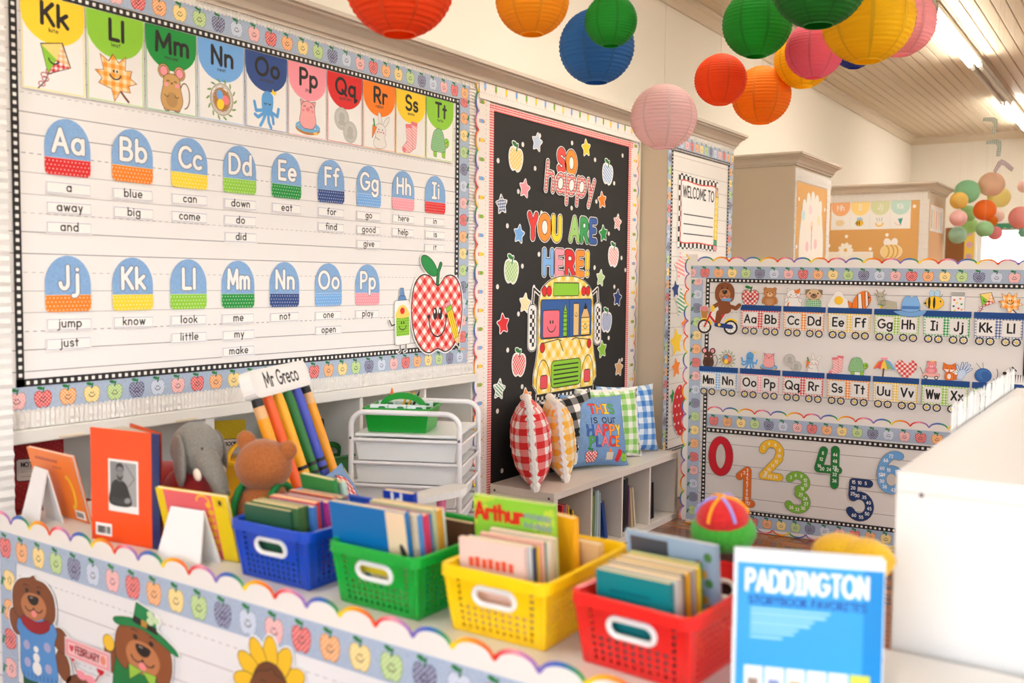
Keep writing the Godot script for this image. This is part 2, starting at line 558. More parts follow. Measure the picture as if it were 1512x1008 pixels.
# a flat piece of paper or card with the given outlines (local metres), printed by draw(canvas)
func paper(called: String, polys: Array, draw: Callable, res := 1000.0, thick := 0.0015, parent: Node = null, bg = Color(0.95, 0.94, 0.92), glossy := false) -> MeshInstance3D:
	var r := bounds(polys)
	var a := print_area(r.position.x, r.position.y, r.end.x, r.end.y, res, bg, glossy)
	draw.call(a[1])
	var b := MB.new()
	for p in polys: b.slab(p, 0.0, thick, a[2])
	return obj(called, b, a[0].mat, parent)
func union(polys: Array) -> Array:
	var cur := []
	for q in polys:
		var p: PackedVector2Array = q
		if Geometry2D.is_polygon_clockwise(p):
			p = p.duplicate(); p.reverse()
		var rest := []
		for k in cur:
			var res := Geometry2D.merge_polygons(p, k)
			var outer := []
			for z in res:
				if not Geometry2D.is_polygon_clockwise(z): outer.append(z)
			if outer.size() == 1: p = outer[0]
			else: rest.append(k)
		rest.append(p)
		cur = rest
	return cur
# the outline of everything that draw() prints, grown by a margin: a cut-out
func cutout(called: String, draw: Callable, margin := 0.004, res := 1000.0, thick := 0.0015, parent: Node = null, bg = Color(0.95, 0.94, 0.92), glossy := false) -> MeshInstance3D:
	var cv := Cv.new()
	cv.recording = true
	draw.call(cv)
	var polys := []
	for p in cv.rec:
		var q := PackedVector2Array()
		for t in p: q.append(t * 1000.0)
		if q.size() < 3: continue
		for g in Geometry2D.offset_polygon(q if not Geometry2D.is_polygon_clockwise(q) else rev(q), margin * 1000.0, Geometry2D.JOIN_ROUND): polys.append(g)
	var outs := []
	for p in union(polys):
		var q := PackedVector2Array()
		for t in p:
			if q.is_empty() or q[-1].distance_to(t / 1000.0) > 0.0012: q.append(t / 1000.0)
		if q.size() >= 3 and not Geometry2D.triangulate_polygon(q).is_empty(): outs.append(q)
	return paper(called, outs, draw, res, thick, parent, bg, glossy)
func rev(p: PackedVector2Array) -> PackedVector2Array:
	var q := p.duplicate()
	q.reverse()
	return q
func box_poly(x0: float, y0: float, x1: float, y1: float) -> PackedVector2Array:
	return PackedVector2Array([Vector2(x0, y0), Vector2(x1, y0), Vector2(x1, y1), Vector2(x0, y1)])
func strip_mat(w: int, h: int, s: float, bg, draw: Callable, rough := 0.7) -> StandardMaterial3D:   # a repeating printed band, origin at its lower left corner
	var cv := Cv.new()
	cv.im = Image.create(w, h, false, Image.FORMAT_RGB8)
	cv.s = s
	cv.clip = Rect2i(0, 0, w, h)
	cv.o = Vector2(0, h)
	cv.raw(box_poly(-1, -1, 3, 3), bg)
	draw.call(cv)
	var m := StandardMaterial3D.new()
	m.albedo_texture = ImageTexture.create_from_image(cv.im)
	m.roughness = rough
	return m

# ------------------------------------------------------------------ border trims: shared meshes are built along +x, the outer edge at y = width
const CHECK_W := 0.024
const APPLE_W := 0.074
const APPLE_P := 0.082
const SCALLOP_P := 0.0945
func straight_trim(length: float, width: float, period: float, thick := 0.0012) -> MB:
	var b := MB.new()
	b.slab(box_poly(0, 0, length, width), 0, thick, Transform2D(Vector2(1.0 / period, 0), Vector2(0, -1.0 / width), Vector2(0, 1)))
	return b
func scallop_trim(length: float, inner: float, bump: float, pitch: float, shift := 0.0, thick := 0.0012) -> MB:   # straight inner edge at 0, scallops above y = inner
	var pts := PackedVector2Array([Vector2(0, 0), Vector2(length, 0)])
	var k := 16
	var top := []
	var n := int(ceil(length / pitch * k))
	for i in n + 1:
		var x := minf(length * i / n, length)
		var t := fposmod(x / pitch + shift, 1.0)
		top.append(Vector2(x, inner + bump * sqrt(maxf(0.0, 1.0 - pow(2.0 * t - 1.0, 2.0) * 0.97))))
	top.reverse()
	for q in top: pts.append(q)
	var full := inner + bump
	var b := MB.new()
	b.slab(pts, 0, thick, Transform2D(Vector2(1.0 / (pitch * 3.0), 0), Vector2(0, -1.0 / full), Vector2(shift / 3.0, 1)))
	return b
func ruffle(length: float, width: float, amp := 0.006, pleat := 0.014, seed_ := 1) -> MB:   # gathered paper or cloth trim along +x
	var b := MB.new()
	var r := RandomNumberGenerator.new()
	r.seed = seed_
	var n := int(length / pleat * 2.0)
	var rows := 5
	var grid := []
	var fold := []
	for i in n + 1: fold.append((1.0 if i % 2 else 0.0) * amp * (0.4 + 1.0 * r.randf()))
	for j in rows + 1:
		var line := []
		for i in n + 1:
			var w: float = fold[i] * (0.9 + 0.2 * sin(j * 1.7 + i * 0.9))
			if j == 1 or j == rows - 1: w *= 0.55
			var yy := width * j / rows
			if j == 0 or j == rows: yy += (r.randf() - 0.5) * 0.004 * (1.0 if i % 2 else 0.3)
			line.append(Vector3(length * i / n + (r.randf() - 0.5) * pleat * 0.2, yy, 0.001 + w))
		grid.append(line)
	for j in rows:
		for i in n:
			b.quad(grid[j][i], grid[j][i + 1], grid[j + 1][i + 1], grid[j + 1][i])
	return b

# ------------------------------------------------------------------ the classroom shell
const WALL_X := -3.3
const CAB_X := -2.85
const CEIL := 3.74
const FAR_Z := -16.0
const NEAR_Z := 2.6
const EAST_X := 3.7

func set_camera_and_light() -> void:
	aim_setup()
	var cam := Camera3D.new()
	cam.name = "camera"
	add_child(cam)
	cam.transform = Transform3D(Basis(cam_r, cam_u, -cam_f), Vector3(0, EYE, 0))
	cam.fov = rad_to_deg(2.0 * atan(504.0 / FOCAL))
	cam.near = 0.05
	cam.far = 80.0
	var lens := CameraAttributesPhysical.new()
	lens.frustum_focal_length = 33.7
	lens.frustum_focus_distance = 4.9
	lens.exposure_aperture = 2.7
	cam.attributes = lens
	cam.fov = rad_to_deg(2.0 * atan(504.0 / FOCAL))
	cam.current = true
	var we := WorldEnvironment.new()
	we.name = "environment"
	var env := Environment.new()
	env.background_mode = Environment.BG_SKY
	var sky := Sky.new()
	var sm := ProceduralSkyMaterial.new()
	sm.sky_top_color = Color(0.72, 0.82, 0.95)
	sm.sky_horizon_color = Color(1.0, 0.99, 0.96)
	sm.ground_horizon_color = Color(0.75, 0.77, 0.72)
	sm.ground_bottom_color = Color(0.4, 0.42, 0.36)
	sm.sky_energy_multiplier = SKY_E
	sm.ground_energy_multiplier = SKY_E * 0.6
	sky.sky_material = sm
	env.sky = sky
	env.tonemap_mode = Environment.TONE_MAPPER_LINEAR
	env.tonemap_exposure = EXPO
	env.sdfgi_enabled = true
	env.ssao_enabled = true
	env.ssil_enabled = true
	we.environment = env
	add_child(we)
const SKY_E := 3.0
const EXPO := 1.12
const TUBE_E := 40.0
const FIX_E := 0.24

func fluorescent(x: float, z0: float, lit: bool, label: String) -> void:   # an eight-foot two-tube strip under the ceiling, running away along -z
	var t := thing("fluorescent_light", label, "ceiling light", Vector3(x, CEIL, z0), 0.0, "fluorescent strips in two rows under the ceiling")
	var L := 2.22
	var b := MB.new()
	b.box(Vector3(0, -0.045, -L / 2), Vector3(0.11, 0.05, L), 0.006)
	b.box(Vector3(0, -0.01, -L / 2), Vector3(0.05, 0.02, L))
	obj("housing", b, mat(Color(0.85, 0.83, 0.78), 0.5), t)
	for s in [-1.0, 1.0]:
		for zz in [-0.02, -L + 0.02]:
			var e := MB.new()
			e.box(Vector3(0.035 * s, -0.09, zz), Vector3(0.03, 0.05, 0.02), 0.003)
			obj("lamp_holder", e, mat(Color(0.8, 0.78, 0.72), 0.5), t)
		var g := MB.new()
		g.tube([Vector3(0.04 * s, -0.1, -0.03), Vector3(0.04 * s, -0.1, -L + 0.03)], 0.019, 10)
		if lit: obj("tube", g, mat(Color(1, 1, 1), 0.4, {"emission_enabled": true, "emission": Color(1.0, 0.98, 0.945), "emission_energy_multiplier": TUBE_E}), t)
		else: obj("tube", g, mat(Color(0.86, 0.84, 0.8), 0.3), t)
	if lit:
		var l := AreaLight3D.new()
		l.name = "glow"
		l.area_size = Vector2(0.12, 2.1)
		l.light_energy = FIX_E
		l.light_color = Color(1.0, 0.98, 0.945)
		l.shadow_enabled = true
		l.set("area_range", 30.0)
		l.position = Vector3(0, -0.125, -L / 2)
		l.rotation.x = -PI / 2
		t.add_child(l)

func wall_with_openings(called: String, along: Vector3, origin: Vector3, normal: Vector3, length: float, height: float, holes: Array, m: Material, thick := 0.2) -> MeshInstance3D:
	# holes: [start, sill, end, head] sorted along the wall
	var b := MB.new()
	var x := 0.0
	var put := func(a0: float, y0: float, a1: float, y1: float) -> void:
		if a1 - a0 < 0.001 or y1 - y0 < 0.001: return
		var mid := origin + along * ((a0 + a1) / 2) + Vector3.UP * ((y0 + y1) / 2) - normal * (thick / 2)
		var s := along.abs() * (a1 - a0) + Vector3.UP * (y1 - y0) + normal.abs() * thick
		b.box(mid, s)
	for h in holes:
		put.call(x, 0.0, h[0], height)
		put.call(h[0], 0.0, h[2], h[1])
		put.call(h[0], h[3], h[2], height)
		x = h[2]
	put.call(x, 0.0, length, height)
	return struct(called, b, m)

func window_unit(n: int, origin: Vector3, along: Vector3, normal: Vector3, w: float, h: float) -> void:
	var t := Node3D.new()
	t.name = "window_%d" % n
	add_child(t)
	t.set_meta("kind", "structure")
	var white := mat(Color(0.9, 0.89, 0.86), 0.5)
	var bar := func(a: float, y0: float, aw: float, hh: float, called: String) -> void:
		var b := MB.new()
		b.box(origin + along * a + Vector3.UP * y0 - normal * 0.08, along.abs() * aw + Vector3.UP * hh + normal.abs() * 0.06, 0.004)
		obj(called, b, white, t)
	bar.call(0.03, h / 2, 0.06, h, "window_frame")
	bar.call(w - 0.03, h / 2, 0.06, h, "window_frame")
	bar.call(w / 2, 0.03, w, 0.06, "window_frame")
	bar.call(w / 2, h - 0.03, w, 0.06, "window_frame")
	bar.call(w / 2, h / 2, w - 0.1, 0.05, "meeting_rail")
	for k in 2:
		var b := MB.new()
		b.box(origin + along * (w / 2) + Vector3.UP * (h * (0.26 + 0.48 * k)) - normal * 0.08, along.abs() * (w - 0.12) + Vector3.UP * (h * 0.46) + normal.abs() * 0.004)
		obj("pane", b, mat(Color(0.97, 1, 1, 0.06), 0.02, {"transparency": BaseMaterial3D.TRANSPARENCY_ALPHA}), t)
	var c := MB.new()
	for q in [[-0.05, h / 2, 0.1, h + 0.2], [w + 0.05, h / 2, 0.1, h + 0.2]]: c.box(origin + along * q[0] + Vector3.UP * q[1] + normal * 0.012, along.abs() * q[2] + Vector3.UP * q[3] + normal.abs() * 0.024, 0.004)
	c.box(origin + along * (w / 2) + Vector3.UP * (h + 0.05) + normal * 0.012, along.abs() * (w + 0.24) + Vector3.UP * 0.1 + normal.abs() * 0.026, 0.004)
	c.box(origin + along * (w / 2) - Vector3.UP * 0.02 + normal * 0.03, along.abs() * (w + 0.24) + Vector3.UP * 0.04 + normal.abs() * 0.1, 0.004)
	obj("casing", c, white, t)

func build_shell() -> void:
	var cream := mat(Color(0.93, 0.905, 0.85), 0.8)
	# floor: a dark base with varnished boards laid across the room where they show
	var fb := MB.new()
	fb.box(Vector3((WALL_X + EAST_X) / 2, -0.06, (NEAR_Z + FAR_Z) / 2), Vector3(EAST_X - WALL_X, 0.1, NEAR_Z - FAR_Z))
	var fl := struct("floor", fb, mat(Color(0.2, 0.11, 0.05), 0.5))
	var woods := []
	for k in 3:
		var m := StandardMaterial3D.new()
		m.albedo_texture = noise_tex(40 + k, 0.02, [Color(0.44, 0.24, 0.1), Color(0.52, 0.29, 0.13), Color(0.38, 0.2, 0.085)][k], [Color(0.62, 0.38, 0.18), Color(0.68, 0.43, 0.22), Color(0.54, 0.31, 0.14)][k], 128, 3)
		m.roughness = 0.18
		m.uv1_triplanar = true
		m.uv1_scale = Vector3(0.6, 6, 9)
		woods.append(m)
	rng.seed = 11
	var pm := []
	for k in 3:
		var b := MB.new()
		b.box(Vector3.ZERO, Vector3([1.18, 1.48, 1.88][k], 0.012, 0.0775), 0.0015)
		pm.append(b.mesh())
	var z := -4.6
	while z > -8.4:
		var x := -3.25 + rng.randf() * 0.5
		while x < 0.9:
			var k := rng.randi() % 3
			var L: float = [1.18, 1.48, 1.88][k]
			var o := inst("plank", pm[k], woods[rng.randi() % 3], fl)
			o.position = Vector3(x + L / 2, -0.006, z)
			x += L + 0.002
		z -= 0.079
	var rest := MB.new()
	rest.box(Vector3(0.2, -0.006, (NEAR_Z - 4.56) / 2), Vector3(6.99, 0.012, NEAR_Z + 4.56))
	rest.box(Vector3(0.2, -0.006, (-8.4 + FAR_Z) / 2), Vector3(6.99, 0.012, -FAR_Z - 8.4))
	rest.box(Vector3(2.4, -0.006, -6.48), Vector3(2.6, 0.012, 3.8))
	obj("boards", rest, woods[1], fl)
	# ceiling: painted tongue-and-groove boards running away from the camera
	var cb := MB.new()
	cb.box(Vector3((WALL_X + EAST_X) / 2, CEIL + 0.07, (NEAR_Z + FAR_Z) / 2), Vector3(EAST_X - WALL_X + 0.4, 0.1, NEAR_Z - FAR_Z + 0.4))
	var ce := struct("ceiling", cb, mat(Color(0.55, 0.47, 0.36), 0.8))
	var board := MB.new()
	board.box(Vector3.ZERO, Vector3(0.1, 0.02, NEAR_Z - FAR_Z), 0.006)
	var bm := board.mesh()
	var tones := [mat(Color(0.86, 0.8, 0.7), 0.55), mat(Color(0.845, 0.785, 0.68), 0.55)]
	var xx := WALL_X + 0.052
	var i := 0
	while xx < EAST_X:
		var o := inst("plank", bm, tones[i % 2], ce)
		o.position = Vector3(xx, CEIL + 0.01, (NEAR_Z + FAR_Z) / 2)
		xx += 0.104
		i += 1
	# walls
	var depth := NEAR_Z - FAR_Z
	wall_with_openings("wall_left", Vector3(0, 0, -1), Vector3(WALL_X, 0, NEAR_Z), Vector3(1, 0, 0), depth, CEIL, [], cream)
	var holes := []
	var wn := 2
	for zc in [1.2, -2.2, -5.6, -9.0, -12.4]:
		holes.append([NEAR_Z - zc - 0.65, 0.9, NEAR_Z - zc + 0.65, 3.1])
		window_unit(wn, Vector3(EAST_X, 0.9, zc + 0.65), Vector3(0, 0, -1), Vector3(-1, 0, 0), 1.3, 2.2)
		wn += 1
	wall_with_openings("wall_right", Vector3(0, 0, -1), Vector3(EAST_X, 0, NEAR_Z), Vector3(-1, 0, 0), depth, CEIL, holes, cream)
	var wide := EAST_X - WALL_X
	wall_with_openings("wall_back", Vector3(1, 0, 0), Vector3(WALL_X, 0, FAR_Z), Vector3(0, 0, 1), wide, CEIL, [[0.98, 0.8, 2.5, 2.36]], mat(Color(0.92, 0.9, 0.85), 0.8))
	window_unit(1, Vector3(WALL_X + 0.98, 0.8, FAR_Z), Vector3(1, 0, 0), Vector3(0, 0, 1), 1.52, 1.56)
	wall_with_openings("wall_near", Vector3(1, 0, 0), Vector3(WALL_X, 0, NEAR_Z), Vector3(0, 0, -1), wide, CEIL, [[2.2, 0.9, 3.8, 3.0], [4.4, 0.9, 6.0, 3.0]], cream)
	window_unit(7, Vector3(WALL_X + 2.2, 0.9, NEAR_Z), Vector3(1, 0, 0), Vector3(0, 0, -1), 1.6, 2.1)
	window_unit(8, Vector3(WALL_X + 4.4, 0.9, NEAR_Z), Vector3(1, 0, 0), Vector3(0, 0, -1), 1.6, 2.1)
	# crown moulding where the ceiling meets the walls
	var cr := MB.new()
	var prof := PackedVector2Array([Vector2(0, 0), Vector2(0.09, 0), Vector2(0.09, -0.02), Vector2(0.06, -0.035), Vector2(0.03, -0.07), Vector2(0.015, -0.1), Vector2(0, -0.1)])
	cr.T = Transform3D(Basis(Vector3(1, 0, 0), Vector3(0, 1, 0), Vector3(0, 0, 1)), Vector3(WALL_X, CEIL, FAR_Z))
	cr.slab(prof, 0, depth)
	struct("trim_1", cr, mat(Color(0.84, 0.79, 0.7), 0.6))
	var cr2 := MB.new()
	cr2.T = Transform3D(Basis(Vector3(0, 0, 1), Vector3(0, 1, 0), Vector3(-1, 0, 0)), Vector3(EAST_X, CEIL, FAR_Z))
	cr2.slab(prof, 0, wide)
	struct("trim_2", cr2, mat(Color(0.84, 0.79, 0.7), 0.6))
	# two rows of strip lights; every second strip is dark
	var lights := [[0.94, true], [-1.38, false], [-3.69, true], [-6.0, false], [-8.32, true], [-10.64, false], [-12.95, true]]
	var over := ["behind the low bookcase", "above the baskets", "above the bright lanterns", "beyond the train board", "above the beige cabinets", "before the pastel lanterns", "above the far window"]
	for k in lights.size():
		fluorescent(-1.61, lights[k][0], lights[k][1], "%s two-tube fluorescent strip %s" % ["glowing" if lights[k][1] else "dark", over[k]])
	for k in lights.size():
		fluorescent(1.9, lights[k][0], lights[k][1], "%s two-tube fluorescent strip along the window wall, level with the one %s" % ["glowing" if lights[k][1] else "dark", over[k]])

# ------------------------------------------------------------------ printed pictures, drawn about (0, 0) in a box about one unit high
const INK := Color(0.14, 0.11, 0.1)
const WHITE := Color(0.95, 0.94, 0.92)
const RED := Color(0.84, 0.13, 0.13)
const ORANGE := Color(0.95, 0.5, 0.08)
const YELLOW := Color(0.98, 0.82, 0.18)
const LIME := Color(0.55, 0.78, 0.2)
const GREEN := Color(0.08, 0.56, 0.22)
const NAVY := Color(0.1, 0.22, 0.48)
const SKY := Color(0.45, 0.66, 0.88)
const PINK := Color(0.96, 0.6, 0.65)
const DENIM := Color(0.655, 0.72, 0.805)
const BROWN := Color(0.5, 0.27, 0.13)
func smile(cv: Cv, x: float, y: float, k: float, w: float) -> void:
	cv.arc(x, y, k, k * 0.9, 195, 345, w, INK)
	for s in [-1.0, 1.0]: cv.e(x + s * k * 0.3, y + k * 0.35, k * 0.16, k * 0.24, INK)
func apple_shape(k: float) -> PackedVector2Array:
	return Pen.smooth_loop(Pen.flat_pts([0, 0.3 * k, 0.2 * k, 0.38 * k, 0.4 * k, 0.28 * k, 0.46 * k, 0.0, 0.36 * k, -0.33 * k, 0.17 * k, -0.48 * k, 0, -0.42 * k, -0.17 * k, -0.48 * k, -0.36 * k, -0.33 * k, -0.46 * k, 0.0, -0.4 * k, 0.28 * k, -0.2 * k, 0.38 * k]), 4)
func art_apple(cv: Cv, fill, face := true, dark = INK) -> void:
	cv.f(apple_shape(1.0), dark)
	cv.f(apple_shape(0.94), fill)
	cv.l([0, 0.28, 0.06, 0.52], 0.07, Color(0.1, 0.4, 0.16))
	cv.f(Pen.oval(-0.14, 0.5, 0.17, 0.08, -15), Color(0.1, 0.47, 0.2))
	if face:
		cv.arc(0, -0.02, 0.17, 0.16, 190, 350, 0.035, Color(0.25, 0.16, 0.14))
		for s in [-1.0, 1.0]: cv.e(s * 0.06, 0.03, 0.03, 0.045, Color(0.25, 0.16, 0.14))
func art_kite(cv: Cv) -> void:
	cv.l([-0.1, -0.1, -0.2, -0.35, -0.36, -0.52], 0.025, INK)
	for q in [[-0.17, -0.18, 40.0], [-0.24, -0.36, 55.0]]:
		for s in [0.0, 180.0]: cv.arc(q[0] + 0.07 * cos(deg_to_rad(q[2] + s)), q[1] + 0.07 * sin(deg_to_rad(q[2] + s)), 0.07, 0.05, 0, 360, 0.025, Color(0.72, 0.42, 0.45))
	cv.p([-0.3, 0.42, 0.2, 0.52, 0.38, 0.02, -0.14, -0.2], INK)
	cv.p([-0.28, 0.4, 0.06, 0.14, -0.14, -0.17], LIME)
	cv.p([-0.28, 0.4, 0.18, 0.5, 0.06, 0.14], Color(0.98, 0.85, 0.5))
	cv.p([0.18, 0.5, 0.36, 0.02, 0.06, 0.14], ["g", Color(0.96, 0.68, 0.42), Color(1, 0.9, 0.8), 0.008])
	cv.p([-0.14, -0.18, 0.06, 0.14, 0.36, 0.02], ["g", RED, WHITE, 0.008])
	cv.arc(0.0, 0.16, 0.12, 0.12, 190, 330, 0.03, INK)
func art_leaf(cv: Cv) -> void:
	cv.l([0.06, -0.22, 0.2, -0.38, 0.3, -0.48], 0.05, Color(0.42, 0.22, 0.14))
	var a := [-0.05, -0.5, -0.12, -0.24, -0.42, -0.16, -0.34, -0.04, -0.5, 0.1, -0.3, 0.14, -0.38, 0.46, -0.18, 0.34, -0.08, 0.5, 0.06, 0.34, 0.24, 0.5, 0.22, 0.2, 0.38, 0.22, 0.34, 0.06, 0.5, -0.04, 0.3, -0.12, 0.34, -0.26, 0.1, -0.26]
	cv.push(0, 0, 1.06)
	cv.p(a, Color(0.55, 0.28, 0.1))
	cv.pop()
	cv.p(a, ["g", Color(0.98, 0.6, 0.16), Color(1, 0.9, 0.74), 0.014])
	smile(cv, -0.02, 0.1, 0.14, 0.03)
func art_mouse(cv: Cv, coat := Color(0.8, 0.62, 0.38)) -> void:
	cv.arc(0.36, -0.1, 0.14, 0.3, -90, 150, 0.03, coat.darkened(0.4))
	cv.ew = 0.012
	for s in [-1.0, 1.0]:
		cv.e(s * 0.22, 0.4, 0.15, 0.16, coat)
		cv.e(s * 0.22, 0.4, 0.1, 0.11, PINK)
		cv.e(s * 0.14, -0.47, 0.08, 0.04, Color(0.9, 0.66, 0.6))
	cv.sm([0, 0.36, 0.2, 0.28, 0.24, 0.05, 0.3, -0.25, 0.2, -0.46, 0, -0.48, -0.2, -0.46, -0.3, -0.25, -0.24, 0.05, -0.2, 0.28], coat)
	cv.ew = 0.0
	cv.e(0, -0.24, 0.16, 0.18, coat.darkened(0.12))
	for s in [-1.0, 1.0]:
		cv.e(s * 0.15, 0.1, 0.06, 0.045, PINK)
		cv.arc(s * 0.1, 0.17, 0.035, 0.03, 0, 180, 0.016, INK)
		cv.arc(s * 0.14, -0.13, 0.06, 0.05, 180, 330, 0.02, coat.darkened(0.5))
	cv.e(0, 0.14, 0.025, 0.02, INK)
func art_nest(cv: Cv) -> void:
	for i in 14:
		var a := TAU * i / 14
		cv.e(0.42 * cos(a), 0.46 * sin(a), 0.07, 0.025, Color(0.45, 0.6, 0.35), rad_to_deg(a) + 40)
	cv.e(0, 0, 0.36, 0.4, Color(0.62, 0.58, 0.5))
	cv.e(0, 0, 0.33, 0.37, WHITE)
	for i in 5: cv.arc(0, 0, 0.2 + 0.03 * i, 0.23 + 0.03 * i, i * 40, i * 40 + 330, 0.022, Color(0.5, 0.33, 0.15) if i < 3 else Color(0.75, 0.7, 0.62))
	cv.e(0, 0, 0.24, 0.27, Color(0.68, 0.46, 0.2))
	cv.e(-0.06, 0.1, 0.1, 0.13, SKY, 10)
	cv.e(0.12, 0.0, 0.1, 0.12, Color(0.93, 0.5, 0.52), 20)
	cv.e(-0.04, -0.12, 0.11, 0.13, YELLOW, -10)
func art_octopus(cv: Cv) -> void:
	var c := Color(0.36, 0.62, 0.85)
	for q in [[-0.1, -0.05, -0.36, -0.1, -0.42, 0.12], [-0.06, -0.1, -0.3, -0.26, -0.4, -0.2], [-0.02, -0.1, -0.14, -0.34, -0.22, -0.46], [0.04, -0.1, 0.06, -0.34, 0.14, -0.48], [0.08, -0.08, 0.2, -0.2, 0.22, -0.36], [0.1, -0.05, 0.36, -0.16, 0.4, 0.04]]: cv.l(q, 0.09, c)
	cv.sm([0.02, 0.46, 0.2, 0.36, 0.22, 0.16, 0.16, -0.08, 0, -0.14, -0.14, -0.08, -0.18, 0.16, -0.14, 0.36], c)
	cv.p([0.16, 0.42, 0.2, 0.54, 0.27, 0.46, 0.34, 0.5, 0.3, 0.38], YELLOW)
	for s in [-1.0, 1.0]: cv.arc(0.02 + s * 0.07, 0.14, 0.04, 0.03, 180, 360, 0.02, INK)
func art_pig(cv: Cv, ring := true) -> void:
	var c := Color(0.95, 0.66, 0.66)
	if ring:
		cv.e(0, -0.32, 0.46, 0.17, Color(0.72, 0.48, 0.24))
		cv.e(0, -0.27, 0.46, 0.15, Color(0.42, 0.68, 0.85))
		for i in 9: cv.e(-0.36 + 0.09 * i, -0.27 + 0.06 * sin(i * 2.3), 0.025, 0.015, [YELLOW, WHITE, PINK][i % 3])
		cv.e(0.3, -0.42, 0.1, 0.04, Color(0.95, 0.75, 0.4))
	cv.ew = 0.012
	for s in [-1.0, 1.0]: cv.p([s * 0.28, 0.44, s * 0.08, 0.38, s * 0.24, 0.24], c.darkened(0.06))
	cv.sm([0, 0.42, 0.22, 0.32, 0.26, 0.08, 0.3, -0.14, 0.18, -0.3, 0, -0.32, -0.18, -0.3, -0.3, -0.14, -0.26, 0.08, -0.22, 0.32], c)
	cv.ew = 0.0
	cv.e(0, 0.2, 0.07, 0.055, Color(0.88, 0.5, 0.52))
	for s in [-1.0, 1.0]:
		cv.arc(s * 0.12, 0.26, 0.03, 0.03, 0, 180, 0.018, INK)
		cv.e(s * 0.17, 0.16, 0.045, 0.03, Color(0.93, 0.5, 0.52))
func art_coins(cv: Cv) -> void:
	for q in [[-0.14, 0.14, 0.3], [0.2, -0.2, 0.29]]:
		cv.e(q[0], q[1], q[2], q[2] * 1.08, Color(0.62, 0.61, 0.58))
		cv.e(q[0], q[1], q[2] * 0.95, q[2] * 1.03, Color(0.78, 0.77, 0.74))
		cv.e(q[0], q[1] + 0.04, 0.12, 0.14, Color(0.7, 0.69, 0.66))
		cv.e(q[0], q[1] - 0.12, 0.15, 0.07, Color(0.7, 0.69, 0.66))
		cv.arc(q[0], q[1], q[2] * 0.84, q[2] * 0.9, 0, 360, 0.012, Color(0.66, 0.65, 0.62))
func art_rabbit(cv: Cv) -> void:
	var w := Color(0.93, 0.91, 0.88)
	cv.edge = Color(0.5, 0.45, 0.42)
	cv.ew = 0.01
	cv.e(0.02, 0.36, 0.07, 0.2, w, 12)
	cv.e(0.3, 0.3, 0.07, 0.2, w, -40)
	cv.sm([0.05, 0.22, 0.24, 0.14, 0.28, -0.04, 0.22, -0.16, 0.3, -0.4, 0.1, -0.5, -0.16, -0.5, -0.26, -0.36, -0.16, -0.16, -0.2, -0.02, -0.14, 0.16], w)
	cv.p([-0.3, 0.16, -0.12, 0.1, -0.32, -0.24], Color(0.95, 0.5, 0.12))
	cv.ew = 0.0
	cv.l([-0.22, 0.14, -0.26, 0.32], 0.06, GREEN)
	cv.edge = INK
	for s in [-1.0, 1.0]:
		cv.e(0.05 + s * 0.13, -0.03, 0.045, 0.04, PINK)
		cv.e(0.05 + s * 0.08, 0.05, 0.018, 0.022, INK)
	cv.arc(0.05, -0.01, 0.04, 0.03, 180, 360, 0.014, INK)
	cv.l([-0.2, -0.2, 0.0, -0.26], 0.02, Color(0.6, 0.52, 0.5))
func art_sock(cv: Cv) -> void:
	for q in [[0.1, 0.04, -4.0], [-0.1, -0.06, 6.0]]:
		cv.push(q[0], q[1], 1.0, q[2])
		cv.edge = Color(0.75, 0.4, 0.42)
		cv.ew = 0.012
		cv.p([-0.1, 0.44, 0.16, 0.44, 0.16, -0.16, 0.14, -0.34, 0.0, -0.42, -0.3, -0.4, -0.34, -0.26, -0.22, -0.16, -0.1, -0.1], ["s", Color(0.94, 0.62, 0.63), Color(0.97, 0.82, 0.8), 0.007, 0.5])
		cv.ew = 0.0
		cv.p([-0.12, 0.46, 0.18, 0.46, 0.18, 0.34, -0.12, 0.34], Color(0.9, 0.48, 0.5))
		cv.e(-0.26, -0.32, 0.09, 0.08, Color(0.92, 0.5, 0.52))
		cv.edge = INK
		cv.pop()
func art_turtle(cv: Cv) -> void:
	cv.ew = 0.01
	cv.e(0.34, 0.04, 0.13, 0.15, LIME, -20)
	cv.p([0.2, -0.2, 0.34, -0.1, 0.4, 0.02, 0.28, 0.04], LIME)
	for x in [-0.26, 0.18]: cv.p([x - 0.09, -0.2, x + 0.1, -0.2, x + 0.08, -0.46, x - 0.06, -0.44], LIME)
	cv.sm([-0.44, -0.24, -0.42, 0.06, -0.3, 0.36, -0.06, 0.46, 0.14, 0.36, 0.24, 0.06, 0.26, -0.24, -0.1, -0.28], ["d", Color(0.75, 0.86, 0.7), Color(0.42, 0.66, 0.42), 0.008, 0.3])
	cv.ew = 0.0
	cv.e(0.38, 0.08, 0.02, 0.025, INK)
	cv.e(0.34, -0.02, 0.03, 0.02, PINK)
func art_bear(cv: Cv, c := Color(0.74, 0.5, 0.28), muzzle := Color(0.9, 0.75, 0.56)) -> void:
	cv.ew = 0.012
	for s in [-1.0, 1.0]:
		cv.e(s * 0.24, 0.42, 0.1, 0.1, c)
		cv.e(s * 0.3, -0.16, 0.1, 0.2, c, s * 14)
	cv.e(0, -0.22, 0.3, 0.3, c)
	cv.e(0, 0.22, 0.33, 0.27, c)
	cv.ew = 0.0
	cv.e(0, 0.14, 0.14, 0.11, muzzle)
	cv.e(0, 0.18, 0.045, 0.03, INK)
	for s in [-1.0, 1.0]: cv.e(s * 0.13, 0.25, 0.022, 0.028, INK)
	cv.e(0, -0.24, 0.17, 0.18, c.lightened(0.15))
